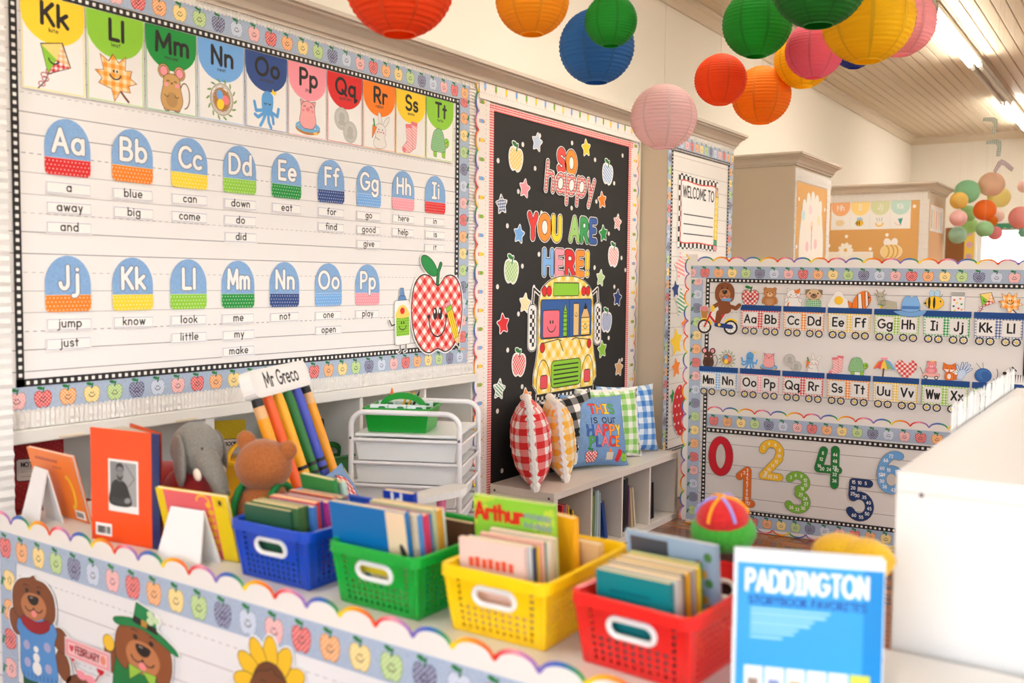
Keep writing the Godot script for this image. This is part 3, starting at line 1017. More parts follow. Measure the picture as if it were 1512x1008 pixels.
func art_cat(cv: Cv) -> void:
	cv.ew = 0.01
	for s in [-1.0, 1.0]: cv.p([s * 0.32, 0.5, s * 0.06, 0.36, s * 0.3, 0.2], Color(0.93, 0.5, 0.2) if s > 0 else WHITE)
	cv.e(0, 0.18, 0.34, 0.25, WHITE)
	cv.sm([-0.36, -0.5, -0.34, -0.05, 0, 0.0, 0.34, -0.05, 0.36, -0.5], WHITE)
	for s in [-1.0, 1.0]: cv.e(s * 0.36, -0.12, 0.08, 0.12, WHITE, s * 30)
	cv.ew = 0.0
	cv.p([0.02, 0.42, 0.3, 0.36, 0.26, 0.2, 0.06, 0.24], Color(0.93, 0.5, 0.2))
	cv.p([-0.3, -0.3, -0.2, -0.2, -0.24, -0.48, -0.34, -0.48], Color(0.93, 0.5, 0.2))
	for s in [-1.0, 1.0]:
		cv.e(s * 0.13, 0.16, 0.025, 0.03, INK)
		cv.e(s * 0.2, 0.07, 0.05, 0.035, PINK)
	cv.e(0, 0.1, 0.025, 0.018, Color(0.85, 0.4, 0.4))
func art_pug(cv: Cv) -> void:
	var c := Color(0.86, 0.74, 0.56)
	cv.ew = 0.012
	cv.sm([-0.34, -0.5, -0.3, -0.06, 0, 0.0, 0.3, -0.06, 0.34, -0.5], ["g", GREEN, WHITE, 0.005])
	cv.e(0, 0.2, 0.38, 0.28, c)
	for s in [-1.0, 1.0]: cv.p([s * 0.2, 0.46, s * 0.42, 0.44, s * 0.42, 0.2], c.darkened(0.35))
	cv.ew = 0.0
	cv.e(0, 0.12, 0.17, 0.13, Color(0.55, 0.42, 0.32))
	cv.e(0, 0.18, 0.06, 0.035, INK)
	for s in [-1.0, 1.0]:
		cv.e(s * 0.2, 0.26, 0.035, 0.045, INK)
		cv.e(s * 0.27, 0.14, 0.05, 0.035, PINK)
func art_egg(cv: Cv) -> void:
	cv.edge = Color(0.6, 0.58, 0.54)
	cv.ew = 0.01
	cv.sm([-0.5, -0.46, -0.46, -0.1, -0.3, 0.18, -0.1, 0.42, 0.16, 0.38, 0.3, 0.12, 0.52, -0.06, 0.56, -0.46], Color(0.96, 0.95, 0.92))
	cv.ew = 0.0
	cv.edge = INK
	cv.e(0.02, -0.08, 0.24, 0.24, Color(0.97, 0.78, 0.2))
func art_fish(cv: Cv) -> void:
	cv.ew = 0.014
	cv.p([-0.3, -0.2, -0.56, -0.08, -0.5, -0.4, -0.3, -0.46], Color(0.93, 0.48, 0.12))
	cv.sm([-0.34, -0.4, -0.26, 0.02, -0.02, 0.34, 0.3, 0.44, 0.5, 0.24, 0.52, -0.1, 0.3, -0.44, -0.1, -0.5], Color(0.94, 0.48, 0.12))
	cv.ew = 0.0
	for q in [[-0.08, 0.26, 0.06, 0.3, 0.14, -0.46, -0.04, -0.48], [0.26, 0.42, 0.36, 0.38, 0.42, -0.26, 0.3, -0.36]]:
		cv.push(0, 0)
		cv.p([q[0] - 0.03, q[1], q[2] + 0.03, q[3], q[4] + 0.03, q[5], q[6] - 0.03, q[7]], INK)
		cv.p(q, WHITE)
		cv.pop()
	cv.e(0.44, 0.12, 0.03, 0.04, INK)
func art_goat(cv: Cv) -> void:
	var c := Color(0.72, 0.7, 0.6)
	cv.ew = 0.01
	cv.l([-0.34, 0.34, -0.44, 0.5], 0.05, Color(0.6, 0.45, 0.4))
	cv.l([-0.16, 0.34, -0.06, 0.5], 0.05, Color(0.6, 0.45, 0.4))
	cv.p([-0.1, -0.02, 0.5, -0.06, 0.56, -0.5, -0.2, -0.5], c)
	cv.sm([-0.4, 0.34, -0.1, 0.34, -0.08, 0.0, -0.22, -0.22, -0.36, -0.04], c)
	cv.p([-0.24, -0.06, 0.0, 0.0, 0.0, -0.24, -0.2, -0.3], c.darkened(0.1))
	cv.p([-0.4, 0.3, -0.56, 0.34, -0.42, 0.2], c)
	cv.p([-0.1, 0.3, 0.06, 0.32, -0.08, 0.2], c)
	cv.ew = 0.0
	for x in [-0.32, -0.16]: cv.e(x, 0.18, 0.025, 0.03, INK)
	cv.e(-0.22, -0.34, 0.05, 0.06, YELLOW)
	cv.l([-0.36, -0.2, -0.08, -0.24], 0.03, GREEN)
func art_hat(cv: Cv) -> void:
	cv.ew = 0.012
	cv.sm([-0.62, -0.34, -0.4, -0.3, 0, -0.24, 0.4, -0.28, 0.64, -0.26, 0.5, -0.46, 0.1, -0.54, -0.3, -0.5], Color(0.46, 0.66, 0.86))
	cv.sm([-0.32, -0.24, -0.26, 0.16, -0.12, 0.34, 0.06, 0.26, 0.22, 0.34, 0.34, 0.1, 0.38, -0.24, 0, -0.34], Color(0.5, 0.7, 0.9))
	cv.ew = 0.0
	cv.p([-0.31, -0.22, 0.37, -0.22, 0.37, -0.1, -0.3, -0.1], Color(0.28, 0.48, 0.74))
func art_bee(cv: Cv) -> void:
	cv.ew = 0.012
	cv.e(-0.1, 0.36, 0.13, 0.2, Color(0.7, 0.84, 0.94), 30)
	cv.e(0.1, 0.38, 0.12, 0.18, Color(0.7, 0.84, 0.94), -10)
	cv.e(0, -0.06, 0.4, 0.32, Color(0.97, 0.78, 0.16))
	cv.ew = 0.0
	for x in [-0.24, -0.02]: cv.e(x, -0.06, 0.055, 0.29, INK)
	cv.p([-0.38, -0.02, -0.5, -0.1, -0.36, -0.14], INK)
	cv.e(0.26, 0.02, 0.03, 0.04, INK)
	cv.e(0.28, -0.1, 0.05, 0.035, PINK)
	cv.l([0.26, 0.22, 0.34, 0.36], 0.02, INK)
func art_jar(cv: Cv) -> void:
	cv.edge = Color(0.5, 0.5, 0.52)
	cv.ew = 0.012
	cv.r(-0.3, -0.5, 0.3, 0.3, Color(0.93, 0.93, 0.92), 0.08)
	cv.r(-0.28, 0.3, 0.28, 0.48, Color(0.66, 0.66, 0.64), 0.03)
	cv.ew = 0.0
	cv.edge = INK
	var k := 0
	for q in [[-0.16, 0.1], [0.1, 0.16], [-0.04, -0.04], [0.16, -0.1], [-0.18, -0.2], [0.04, -0.3], [0.18, -0.36], [-0.12, -0.4]]:
		art_heart(cv, q[0], q[1], 0.1, [RED, ORANGE, YELLOW, GREEN, NAVY][k % 5])
		k += 1
func art_heart(cv: Cv, x: float, y: float, k: float, c) -> void:
	cv.push(x, y, k)
	cv.sm([0, 0.3, 0.26, 0.5, 0.5, 0.3, 0.44, 0.0, 0.2, -0.3, 0, -0.48, -0.2, -0.3, -0.44, 0.0, -0.5, 0.3, -0.26, 0.5], c)
	cv.pop()
func art_umbrella(cv: Cv) -> void:
	cv.l([0.0, 0.2, -0.04, -0.5], 0.08, Color(0.45, 0.28, 0.16))
	var cs := [Color(0.93, 0.5, 0.16), RED.lerp(WHITE, 0.25), Color(0.97, 0.8, 0.3), Color(0.55, 0.72, 0.4), SKY]
	for i in 5:
		var a0 := PI - PI * i / 5.0
		var a1 := PI - PI * (i + 1) / 5.0
		if i == 0: cv.sm([0, 0.42, -0.3, 0.3, -0.5, -0.08, -0.3, -0.02, 0.3, -0.02, 0.5, -0.08, 0.3, 0.3], cs[4])
		cv.p([0, 0.42, 0.26 * cos(a0) - (0.06 if i == 0 else 0.0), 0.28, 0.52 * cos(a0), -0.08, 0.52 * cos((a0 + a1) / 2), -0.02, 0.52 * cos(a1), -0.08, 0.26 * cos(a1), 0.22], cs[i])
	cv.l([0, 0.42, 0, 0.5], 0.04, PINK)
	for s in [-1.0, 1.0]: cv.e(s * 0.09, 0.46, 0.08, 0.06, PINK)
func art_wagon(cv: Cv) -> void:
	cv.push(0.02, 0.12, 0.7)
	art_bear(cv, Color(0.93, 0.55, 0.58), Color(0.97, 0.75, 0.75))
	cv.pop()
	cv.p([-0.02, 0.46, 0.02, 0.56, 0.08, 0.48, 0.14, 0.54, 0.14, 0.42], YELLOW)
	cv.ew = 0.01
	cv.r(-0.4, -0.36, 0.44, -0.18, Color(0.95, 0.7, 0.66), 0.03)
	cv.ew = 0.0
	cv.l([-0.4, -0.2, -0.54, 0.12], 0.025, INK)
	for x in [-0.24, 0.28]:
		cv.e(x, -0.4, 0.1, 0.1, INK)
		cv.e(x, -0.4, 0.06, 0.06, WHITE)
func art_fox(cv: Cv) -> void:
	var c := Color(0.88, 0.44, 0.14)
	cv.ew = 0.01
	cv.e(0.32, -0.26, 0.16, 0.24, c, -20)
	cv.sm([-0.2, -0.5, -0.2, -0.1, 0, 0.0, 0.2, -0.1, 0.22, -0.5], c)
	for s in [-1.0, 1.0]: cv.p([s * 0.34, 0.52, s * 0.06, 0.36, s * 0.34, 0.22], c)
	cv.sm([0, 0.4, 0.28, 0.32, 0.36, 0.12, 0.1, -0.06, 0, -0.1, -0.1, -0.06, -0.36, 0.12, -0.28, 0.32], c)
	cv.ew = 0.0
	for s in [-1.0, 1.0]:
		cv.p([s * 0.3, 0.12, s * 0.04, 0.12, s * 0.05, -0.04, s * 0.14, -0.02], WHITE)
		cv.e(s * 0.13, 0.18, 0.025, 0.03, INK)
	cv.e(0, -0.04, 0.035, 0.03, INK)
	cv.e(0, -0.3, 0.1, 0.16, WHITE)
	cv.e(0.36, -0.1, 0.08, 0.07, WHITE)
func art_glove(cv: Cv) -> void:
	var c := Color(0.75, 0.84, 0.94)
	for q in [[-0.2, -0.05, -0.38, 0.16], [-0.1, 0.05, -0.18, 0.42], [0.0, 0.06, 0.02, 0.5], [0.1, 0.05, 0.2, 0.44], [0.16, -0.02, 0.36, 0.28]]:
		cv.l(q, 0.13, NAVY)
		cv.l(q, 0.09, c)
		cv.l(q, 0.025, WHITE)
	cv.ew = 0.012
	cv.edge = NAVY
	cv.sm([-0.2, -0.1, 0, 0.12, 0.2, -0.02, 0.16, -0.36, 0.12, -0.5, -0.12, -0.5, -0.16, -0.34], c)
	cv.edge = INK
	cv.ew = 0.0
	for x in [-0.08, 0.0, 0.08]: cv.l([x, -0.4, x * 1.2, 0.0], 0.025, WHITE)
func art_yarn(cv: Cv) -> void:
	cv.l([-0.34, 0.52, 0.2, -0.2], 0.03, Color(0.5, 0.5, 0.52))
	cv.l([-0.04, 0.56, 0.04, -0.2], 0.03, Color(0.5, 0.5, 0.52))
	cv.arc(0.56, 0.0, 0.12, 0.3, -120, 60, 0.03, NAVY)
	cv.ew = 0.012
	cv.e(0, -0.12, 0.4, 0.38, Color(0.16, 0.36, 0.62))
	cv.ew = 0.0
	for i in 4: cv.arc(0.0, -0.12, 0.34 - i * 0.08, 0.3 - i * 0.04, 20 + i * 35, 170 + i * 35, 0.025, Color(0.3, 0.52, 0.76))
func art_zebra(cv: Cv) -> void:
	cv.ew = 0.01
	cv.p([-0.2, 0.0, 0.5, 0.0, 0.5, -0.5, -0.24, -0.5], WHITE)
	cv.sm([-0.4, 0.06, -0.26, 0.3, 0.0, 0.36, 0.1, 0.1, -0.06, -0.1, -0.3, -0.06], WHITE)
	cv.ew = 0.0
	for i in 6: cv.p([-0.14 + i * 0.11, 0.0, -0.09 + i * 0.11, 0.0, -0.12 + i * 0.11, -0.4], INK)
	for i in 3: cv.l([-0.16 + i * 0.08, 0.32, -0.12 + i * 0.08, 0.14], 0.03, INK)
	cv.e(-0.38, 0.06, 0.09, 0.08, INK)
	cv.l([-0.06, 0.38, 0.12, 0.2], 0.06, INK)
func wheel(cv: Cv, x: float, y: float, r: float) -> void:
	cv.e(x, y, r, r, INK)
	cv.e(x, y, r * 0.7, r * 0.7, WHITE)
	for i in 4: cv.l([x - r * 0.66 * cos(PI * i / 4), y - r * 0.66 * sin(PI * i / 4), x + r * 0.66 * cos(PI * i / 4), y + r * 0.66 * sin(PI * i / 4)], r * 0.09, INK)
	cv.e(x, y, r * 0.3, r * 0.3, YELLOW)
func dog_head(cv: Cv, c := Color(0.56, 0.31, 0.16), m := Color(0.74, 0.48, 0.3)) -> void:   # shaggy brown dog, about one unit across
	cv.ew = 0.012
	cv.sm([-0.05, 0.5, 0.04, 0.56, 0.1, 0.48, 0.3, 0.42, 0.46, 0.2, 0.5, -0.1, 0.46, -0.36, 0.3, -0.5, 0.2, -0.36, -0.2, -0.36, -0.3, -0.5, -0.46, -0.36, -0.5, -0.1, -0.46, 0.2, -0.3, 0.42], c)
	cv.ew = 0.0
	cv.sm([0, 0.16, 0.2, 0.1, 0.3, -0.12, 0.22, -0.36, 0, -0.46, -0.22, -0.36, -0.3, -0.12, -0.2, 0.1], m)
	cv.sm([0, 0.1, 0.13, 0.07, 0.1, -0.06, 0, -0.12, -0.1, -0.06, -0.13, 0.07], INK)
	cv.e(-0.04, 0.05, 0.04, 0.018, Color(0.6, 0.55, 0.5))
	cv.arc(-0.1, -0.16, 0.1, 0.1, 190, 350, 0.025, INK)
	cv.arc(0.1, -0.16, 0.1, 0.1, 190, 350, 0.025, INK)
	cv.e(0, -0.31, 0.065, 0.08, Color(0.92, 0.55, 0.55))
	for s in [-1.0, 1.0]:
		cv.e(s * 0.14, 0.2, 0.04, 0.05, INK)
		cv.arc(s * 0.16, 0.28, 0.07, 0.05, 40, 140, 0.02, c.darkened(0.5))

# ------------------------------------------------------------------ shared trims
var m_apple: StandardMaterial3D
var m_check: StandardMaterial3D
var m_ruffle: StandardMaterial3D
var m_rainbow: StandardMaterial3D
var m_pencil: StandardMaterial3D
var m_redcheck: StandardMaterial3D
const BORDER_FRUIT := [[0.84, 0.13, 0.13], [0.95, 0.56, 0.2], [0.96, 0.8, 0.35], [0.62, 0.78, 0.36], [0.22, 0.24, 0.45], [0.72, 0.78, 0.88], [0.93, 0.6, 0.6]]
func trims_setup() -> void:
	m_apple = strip_mat(918, 118, 1600.0, ["n", DENIM, 0.1], func(cv: Cv) -> void:
		for i in 7:
			var c := Color(BORDER_FRUIT[i][0], BORDER_FRUIT[i][1], BORDER_FRUIT[i][2])
			cv.push(APPLE_P * (i + 0.5), APPLE_W * 0.46, 0.062)
			art_apple(cv, ["gd", c, c.lerp(WHITE, 0.75), 0.0042], true, c.darkened(0.25))
			cv.pop())
	m_check = strip_mat(48, 48, 2000.0, Color(0.07, 0.06, 0.06), func(cv: Cv) -> void:
		cv.r(0.0, 0.0065, 0.024, 0.0175, Color(0.16, 0.13, 0.12))
		cv.r(0.0065, 0.0, 0.0175, 0.024, Color(0.16, 0.13, 0.12))
		cv.r(0.0065, 0.0065, 0.0175, 0.0175, WHITE))
	m_redcheck = strip_mat(64, 64, 1600.0, WHITE, func(cv: Cv) -> void:
		cv.r(0.0, 0.0, 0.04, 0.04, ["g", Color(0.86, 0.16, 0.15), WHITE, 0.00667]))
	m_ruffle = mat(Color(0.9, 0.88, 0.85), 0.8)
	var bump := func(cv: Cv, inner: float, high: float) -> void:
		var cs := [[RED, PINK, Color(0.62, 0.42, 0.7)], [Color(0.5, 0.42, 0.7), Color(0.22, 0.4, 0.72), Color(0.2, 0.6, 0.28)], [Color(0.96, 0.82, 0.1), Color(0.96, 0.6, 0.1), Color(0.9, 0.36, 0.12)]]
		for i in 3:
			for k in 12:
				var q := PackedVector2Array()
				for j in 2:
					var t := (k + j) / 12.0
					q.append(Vector2(SCALLOP_P * (i + t), inner + (high - 0.003) * sqrt(maxf(0.0, 1.0 - pow(2.0 * t - 1.0, 2.0) * 0.97))))
				var u := k / 11.0
				var c: Color = (cs[i][0] as Color).lerp(cs[i][1], clampf(u * 2.0, 0, 1)).lerp(cs[i][2], clampf(u * 2.0 - 1.0, 0, 1))
				cv.ln(q, 0.0125, c)
	m_rainbow = strip_mat(567, 160, 2000.0, Color(0.92, 0.9, 0.87), func(cv: Cv) -> void: bump.call(cv, 0.05, 0.03))
	m_pencil = strip_mat(567, 240, 2000.0, Color(0.93, 0.9, 0.87), func(cv: Cv) -> void:
		bump.call(cv, 0.09, 0.03)
		var cs := [SKY, LIME.darkened(0.15), YELLOW, ORANGE.lightened(0.2), RED.lightened(0.15), Color(0.5, 0.7, 0.85)]
		for i in 3:
			cv.arc(SCALLOP_P * (i + 0.5), 0.08, 0.036, 0.03, 10, 170, 0.0016, Color(0.7, 0.66, 0.64))
			var x := SCALLOP_P * (i + 0.5)
			cv.r(x - 0.009, 0.05, x + 0.009, 0.078, cs[i])
			cv.r(x - 0.009, 0.078, x + 0.009, 0.082, Color(0.75, 0.72, 0.7))
			cv.r(x - 0.009, 0.082, x + 0.009, 0.09, Color(0.9, 0.5, 0.5))
			cv.p([x - 0.009, 0.05, x + 0.009, 0.05, x, 0.034], Color(0.88, 0.7, 0.5))
			for k in 4: cv.e(SCALLOP_P * (i + 0.125 + k * 0.25), 0.03, 0.002, 0.002, INK))
func lay(o: Node3D, frame: Transform3D, x: float, y: float, off: float, rz := 0.0) -> Node3D:   # put a flat thing on a board's frame
	o.transform = frame * Transform3D(Basis(Vector3.BACK, deg_to_rad(rz)), Vector3(x, y, off))
	return o
func straight_shift(length: float, width: float, period: float, shift: float) -> MB:
	var b := MB.new()
	b.slab(box_poly(0, 0, length, width), 0, 0.0012, Transform2D(Vector2(1.0 / period, 0), Vector2(0, -1.0 / width), Vector2(shift, 1)))
	return b
func trim_apple(frame: Transform3D, x: float, y: float, off: float, length: float, rz: float, shift: float, label: String, group: String, width := APPLE_W) -> void:
	var o := obj("apple_border", straight_shift(length, width, APPLE_P * 7.0, shift), m_apple)
	tag(o, label, "border trim", group)
	lay(o, frame, x, y, off, rz)
func trim_check(frame: Transform3D, x: float, y: float, off: float, length: float, rz: float, label: String, group: String, width := CHECK_W) -> void:
	var o := obj("checked_border", straight_trim(length, width, width), m_check)
	tag(o, label, "border trim", group)
	lay(o, frame, x, y, off, rz)
func trim_ruffle(frame: Transform3D, x: float, y: float, off: float, length: float, width: float, rz: float, seed_: int, label: String, group: String) -> void:
	var o := obj("ruffled_border", ruffle(length, width, 0.007, 0.016, seed_), m_ruffle)
	tag(o, label, "border trim", group)
	lay(o, frame, x, y, off, rz)
func ruled(cv: Cv, x0: float, x1: float, first: float, y0: float, y1: float, period: float, w := 0.0016, c := Color(0.44, 0.4, 0.42)) -> void:   # handwriting lines: solid, dashed, solid
	var y := first
	while y > y0:
		for k in 3:
			var yy := y - period * 0.318 * k
			if yy < y0 or yy > y1: continue
			if k != 1: cv.r(x0, yy - w, x1, yy, c)
			else:
				var x := x0
				while x < x1:
					cv.r(x, yy - w, minf(x + 0.013, x1), yy, c.lightened(0.15))
					x += 0.025
		y -= period

# ------------------------------------------------------------------ the built-in cabinet along the wall
func cornice(b: MB, x: float, y0: float, z0: float, z1: float, ends := true) -> void:   # crown profile 0.1 high, 0.08 proud of x, running from z0 to z1 (z1 < z0)
	var pf := PackedVector2Array([Vector2(-0.05, 0), Vector2(0.012, 0), Vector2(0.012, 0.014), Vector2(0.022, 0.018), Vector2(0.03, 0.04), Vector2(0.05, 0.062), Vector2(0.066, 0.07), Vector2(0.066, 0.078), Vector2(0.08, 0.082), Vector2(0.08, 0.1), Vector2(-0.05, 0.1)])
	sweep_crown(b, pf, y0, [Vector2(x, z0), Vector2(x, z1)])
func sweep_crown(b: MB, pf: PackedVector2Array, y0: float, path: Array) -> void:   # mitred: the path runs away along the face, outside on its +x side
	var n := path.size()
	for k in pf.size():
		var p := pf[k]
		var q := pf[(k + 1) % pf.size()]
		for i in n - 1:
			var a := crown_at(path, i, p.x)
			var e := crown_at(path, i + 1, p.x)
			var c := crown_at(path, i, q.x)
			var d := crown_at(path, i + 1, q.x)
			b.quad(Vector3(a.x, y0 + p.y, a.y), Vector3(e.x, y0 + p.y, e.y), Vector3(d.x, y0 + q.y, d.y), Vector3(c.x, y0 + q.y, c.y))
	for e in [0, n - 1]:
		var t := Geometry2D.triangulate_polygon(pf)
		for k in range(0, t.size(), 3):
			var v := []
			for j in 3:
				var a := crown_at(path, e, pf[t[k + j]].x)
				v.append(Vector3(a.x, y0 + pf[t[k + j]].y, a.y))
			b.tri(v[0], v[1], v[2])
			b.tri(v[0], v[2], v[1])
func crown_at(path: Array, i: int, o: float) -> Vector2:   # the path's corner pushed out by o
	var nrm := func(a: Vector2, c: Vector2) -> Vector2:
		var d := (c - a).normalized()
		return Vector2(-d.y, d.x)
	var p: Vector2 = path[i]
	if i == 0: return p + nrm.call(path[0], path[1]) * o
	if i == path.size() - 1: return p + nrm.call(path[i - 1], path[i]) * o
	var n0: Vector2 = nrm.call(path[i - 1], path[i])
	var n1: Vector2 = nrm.call(path[i], path[i + 1])
	return p + (n0 + n1) * o / (1.0 + n0.dot(n1))
func build_left_cabinet() -> void:
	var white := mat(Color(0.88, 0.865, 0.83), 0.55)
	var t := thing("built_in_cabinet", "long cream built-in cabinet with crown moulding and open cubbies under the word board", "cabinet")
	var b := MB.new()
	b.box(Vector3(-3.07, 1.72, -2.712), Vector3(0.438, 1.44, 2.396), 0.004)
	obj("upper_panel", b, white, t)
	b = MB.new()
	b.box(Vector3(-3.07, 1.22, -4.815), Vector3(0.438, 2.44, 1.81), 0.004)
	obj("tall_panel", b, mat(Color(0.86, 0.83, 0.76), 0.6), t)
	b = MB.new()
	b.box(Vector3(-3.064, 0.979, -2.712), Vector3(0.45, 0.044, 2.396), 0.004)
	obj("shelf", b, white, t)
	b = MB.new()
	b.box(Vector3(-3.064, 0.585, -2.712), Vector3(0.45, 0.035, 2.396), 0.004)
	obj("shelf", b, white, t)
	b = MB.new()
	b.box(Vector3(-3.07, 0.28, -2.712), Vector3(0.42, 0.56, 2.396), 0.004)
	obj("base", b, white, t)
	for q in [[2.265, 0.04], [3.067, 0.022], [3.503, 0.018], [3.89, 0.036]]:
		b = MB.new()
		b.box(Vector3(-3.066, 0.78, -q[0]), Vector3(0.43, 0.36, q[1]), 0.003)
		obj("divider", b, white, t)
	b = MB.new()
	b.box(Vector3(-3.285, 0.78, -2.712), Vector3(0.02, 0.36, 2.396))
	obj("back_panel", b, white, t)
	b = MB.new()
	cornice(b, CAB_X, 2.44, -1.514, -5.652)
	obj("crown_moulding", b, mat(Color(0.8, 0.75, 0.68), 0.5), t)
	for q in [1.72, 2.15]:
		b = MB.new()
		b.box(Vector3(CAB_X + 0.013, 0.966, -q), Vector3(0.004, 0.007, 0.085), 0.001)
		obj("label_tape", b, mat(Color(0.88, 0.82, 0.7), 0.6), t)
	# end panel of the cabinet, dressed with gathered white cloth
	b = MB.new()
	b.box(Vector3(-3.045, 1.3, -1.28), Vector3(0.486, 2.6, 0.46), 0.004)
	var p := thing("cabinet_end_panel", "tall white end panel covered in crinkled white cloth beside the word board", "panel")
	obj("panel", b, white, p)
	var r := ruffle(2.5, 0.45, 0.005, 0.03, 5)
	var o := obj("crinkled_cloth", r, mat(Color(0.9, 0.89, 0.87), 0.85), p)
	o.transform = Transform3D(Basis(Vector3.UP, PI / 2) * Basis(Vector3.BACK, PI / 2), Vector3(-2.7995, 0.05, -1.51))

# ------------------------------------------------------------------ the word board
const WORDS := [["Aa", "a away and"], ["Bb", "blue big"], ["Cc", "can come"], ["Dd", "down do did"], ["Ee", "eat"], ["Ff", "for find"], ["Gg", "go good give"], ["Hh", "here help"], ["Ii", "in is it"],
	["Jj", "jump just"], ["Kk", "know"], ["Ll", "look little"], ["Mm", "me my make"], ["Nn", "not"], ["Oo", "one open"], ["Pp", "play"]]
const WORD_U := [1.727, 1.955, 2.18, 2.404, 2.633, 2.877, 3.104, 3.331, 3.561, 1.721, 1.95, 2.172, 2.392, 2.62, 2.861, 3.095]
func build_word_board() -> void:
	var F := Transform3D(Basis(Vector3.UP, PI / 2), Vector3(CAB_X, 0, 0))   # local x runs away from the camera along the wall
	var g := "trims around the word board"
	var o := paper("lined_paper", [box_poly(1.53, 1.13, 3.745, 2.345)], func(cv: Cv) -> void: ruled(cv, 1.53, 3.745, 2.255, 1.14, 2.34, 0.1795), 900.0, 0.001, null, Color(0.93, 0.915, 0.9))
	tag(o, "large white handwriting-lined paper backing of the word board", "paper")
	lay(o, F, 0, 0, 0.001)
	trim_apple(F, 1.53, 2.346, 0.0022, 2.3, 0, 0.28, "denim blue apple border along the upper edge of the word board", g)
	trim_apple(F, 1.53, 1.058, 0.0022, 2.3, 0, (1.53 - 1.591) / 0.574, "denim blue apple border along the lower edge of the word board", g)
	trim_apple(F, 3.748, 2.35, 0.0036, 1.225, -90, 0.05, "denim blue apple border down the end of the word board beside the black poster", g, 0.08)
	trim_check(F, 1.549, 2.318, 0.0036, 2.195, 0, "black and white checked border along the upper edge of the word board", g)
	trim_check(F, 1.549, 1.131, 0.0036, 2.195, 0, "black and white checked border along the lower edge of the word board", g)
	trim_check(F, 1.574, 1.131, 0.0036, 1.21, 90, "black and white checked border down the word board beside the crinkled cloth", g)
	trim_check(F, 3.718, 2.342, 0.005, 1.21, -90, "black and white checked border down the word board beside the black poster", g)
	trim_ruffle(F, 1.53, 2.415, 0.0006, 2.36, 0.06, 0, 1, "gathered white paper border under the crown moulding above the word board", g)
	trim_ruffle(F, 1.53, 1.004, 0.0006, 2.36, 0.058, 0, 2, "gathered white paper border on the cabinet edge below the word board", g)
	trim_ruffle(F, 3.822, 2.42, 0.0002, 1.4, 0.062, -90, 3, "gathered white paper border between the word board and the black poster", g)
	# alphabet banner
	var bc := [YELLOW, LIME, GREEN, SKY, NAVY.lightened(0.08), PINK, RED, ORANGE, YELLOW, LIME]
	var names := ["Kk", "Ll", "Mm", "Nn", "Oo", "Pp", "Qq", "Rr", "Ss", "Tt"]
	var small := ["kite", "leaf", "mouse", "nest", "octopus", "pig", "quarters", "rabbit", "socks", "turtle"]
	var shown := ["kite", "maple leaf", "mouse", "bird nest with eggs", "blue octopus", "pig in a ring", "two silver coins", "white rabbit", "pink socks", "green turtle"]
	var cname := ["yellow", "lime green", "dark green", "sky blue", "navy", "pink", "red", "orange", "yellow", "lime green"]
	for i in 10:
		var c: Color = bc[i]
		var W := 0.205
		o = paper("alphabet_card", [box_poly(0, 0, W, 0.285)], func(cv: Cv) -> void:
			cv.r(0.003, 0.003, W - 0.003, 0.285, c.lightened(0.25))
			cv.r(0.0055, 0.0055, W - 0.0055, 0.285, Color(0.95, 0.94, 0.92))
			var q := PackedVector2Array([Vector2(0, 0.4), Vector2(0, 0.232)])
			for k in 17:
				var a := PI + PI * k / 16.0
				q.append(Vector2(W / 2 + W / 2 * cos(a), 0.232 + 0.088 * sin(a)))
			q.append(Vector2(W, 0.4))
			cv.f(q, c)
			cv.text(names[i], W / 2 + 0.004, 0.204, 0.062, 0.0125, INK, 0.5, 1.05, 0.14)
			cv.text(small[i], W / 2, 0.182, 0.012, 0.0021, INK.lightened(0.1), 0.5, 1.15, 0.1)
			cv.push(W / 2, 0.082, 0.145)
			match i:
				0: art_kite(cv)
				1: art_leaf(cv)
				2: art_mouse(cv)
				3: art_nest(cv)
				4: art_octopus(cv)
				5: art_pig(cv)
				6: art_coins(cv)
				7: art_rabbit(cv)
				8: art_sock(cv)
				9: art_turtle(cv)
			cv.pop(), 1150.0, 0.0012)
		tag(o, "alphabet card %s with %s arch and a printed %s" % [names[i], cname[i], shown[i]], "card", "alphabet cards in a row across the word board")
		lay(o, F, 1.584 + 0.2117 * i, 2.03, 0.0062)
	# letter tiles and word cards
	var tc := [RED, ORANGE, YELLOW, LIME, GREEN, NAVY.lightened(0.07), SKY, PINK, RED, ORANGE, YELLOW, LIME, GREEN, NAVY.lightened(0.07), SKY, PINK]
	var tn := ["red", "orange", "yellow", "lime", "green", "navy", "sky blue", "pink", "red", "orange", "yellow", "lime", "green", "navy", "sky blue", "pink"]
	rng.seed = 5
	for i in 16:
		var c: Color = tc[i]
		var v0 := 1.781 if i < 9 else 1.357
		var W := 0.152
		var arch := PackedVector2Array()
		for q in [Vector2(-W / 2 + 0.012, 0), Vector2(W / 2 - 0.012, 0), Vector2(W / 2 - 0.003, 0.006), Vector2(W / 2, 0.02), Vector2(W / 2, 0.085)]: arch.append(q)
		for k in range(1, 16):
			var a := PI * k / 16.0
			arch.append(Vector2(W / 2 * cos(a), 0.085 + 0.091 * sin(a)))
		for q in [Vector2(-W / 2, 0.085), Vector2(-W / 2, 0.02), Vector2(-W / 2 + 0.003, 0.006)]: arch.append(q)
		var big: String = WORDS[i][0]
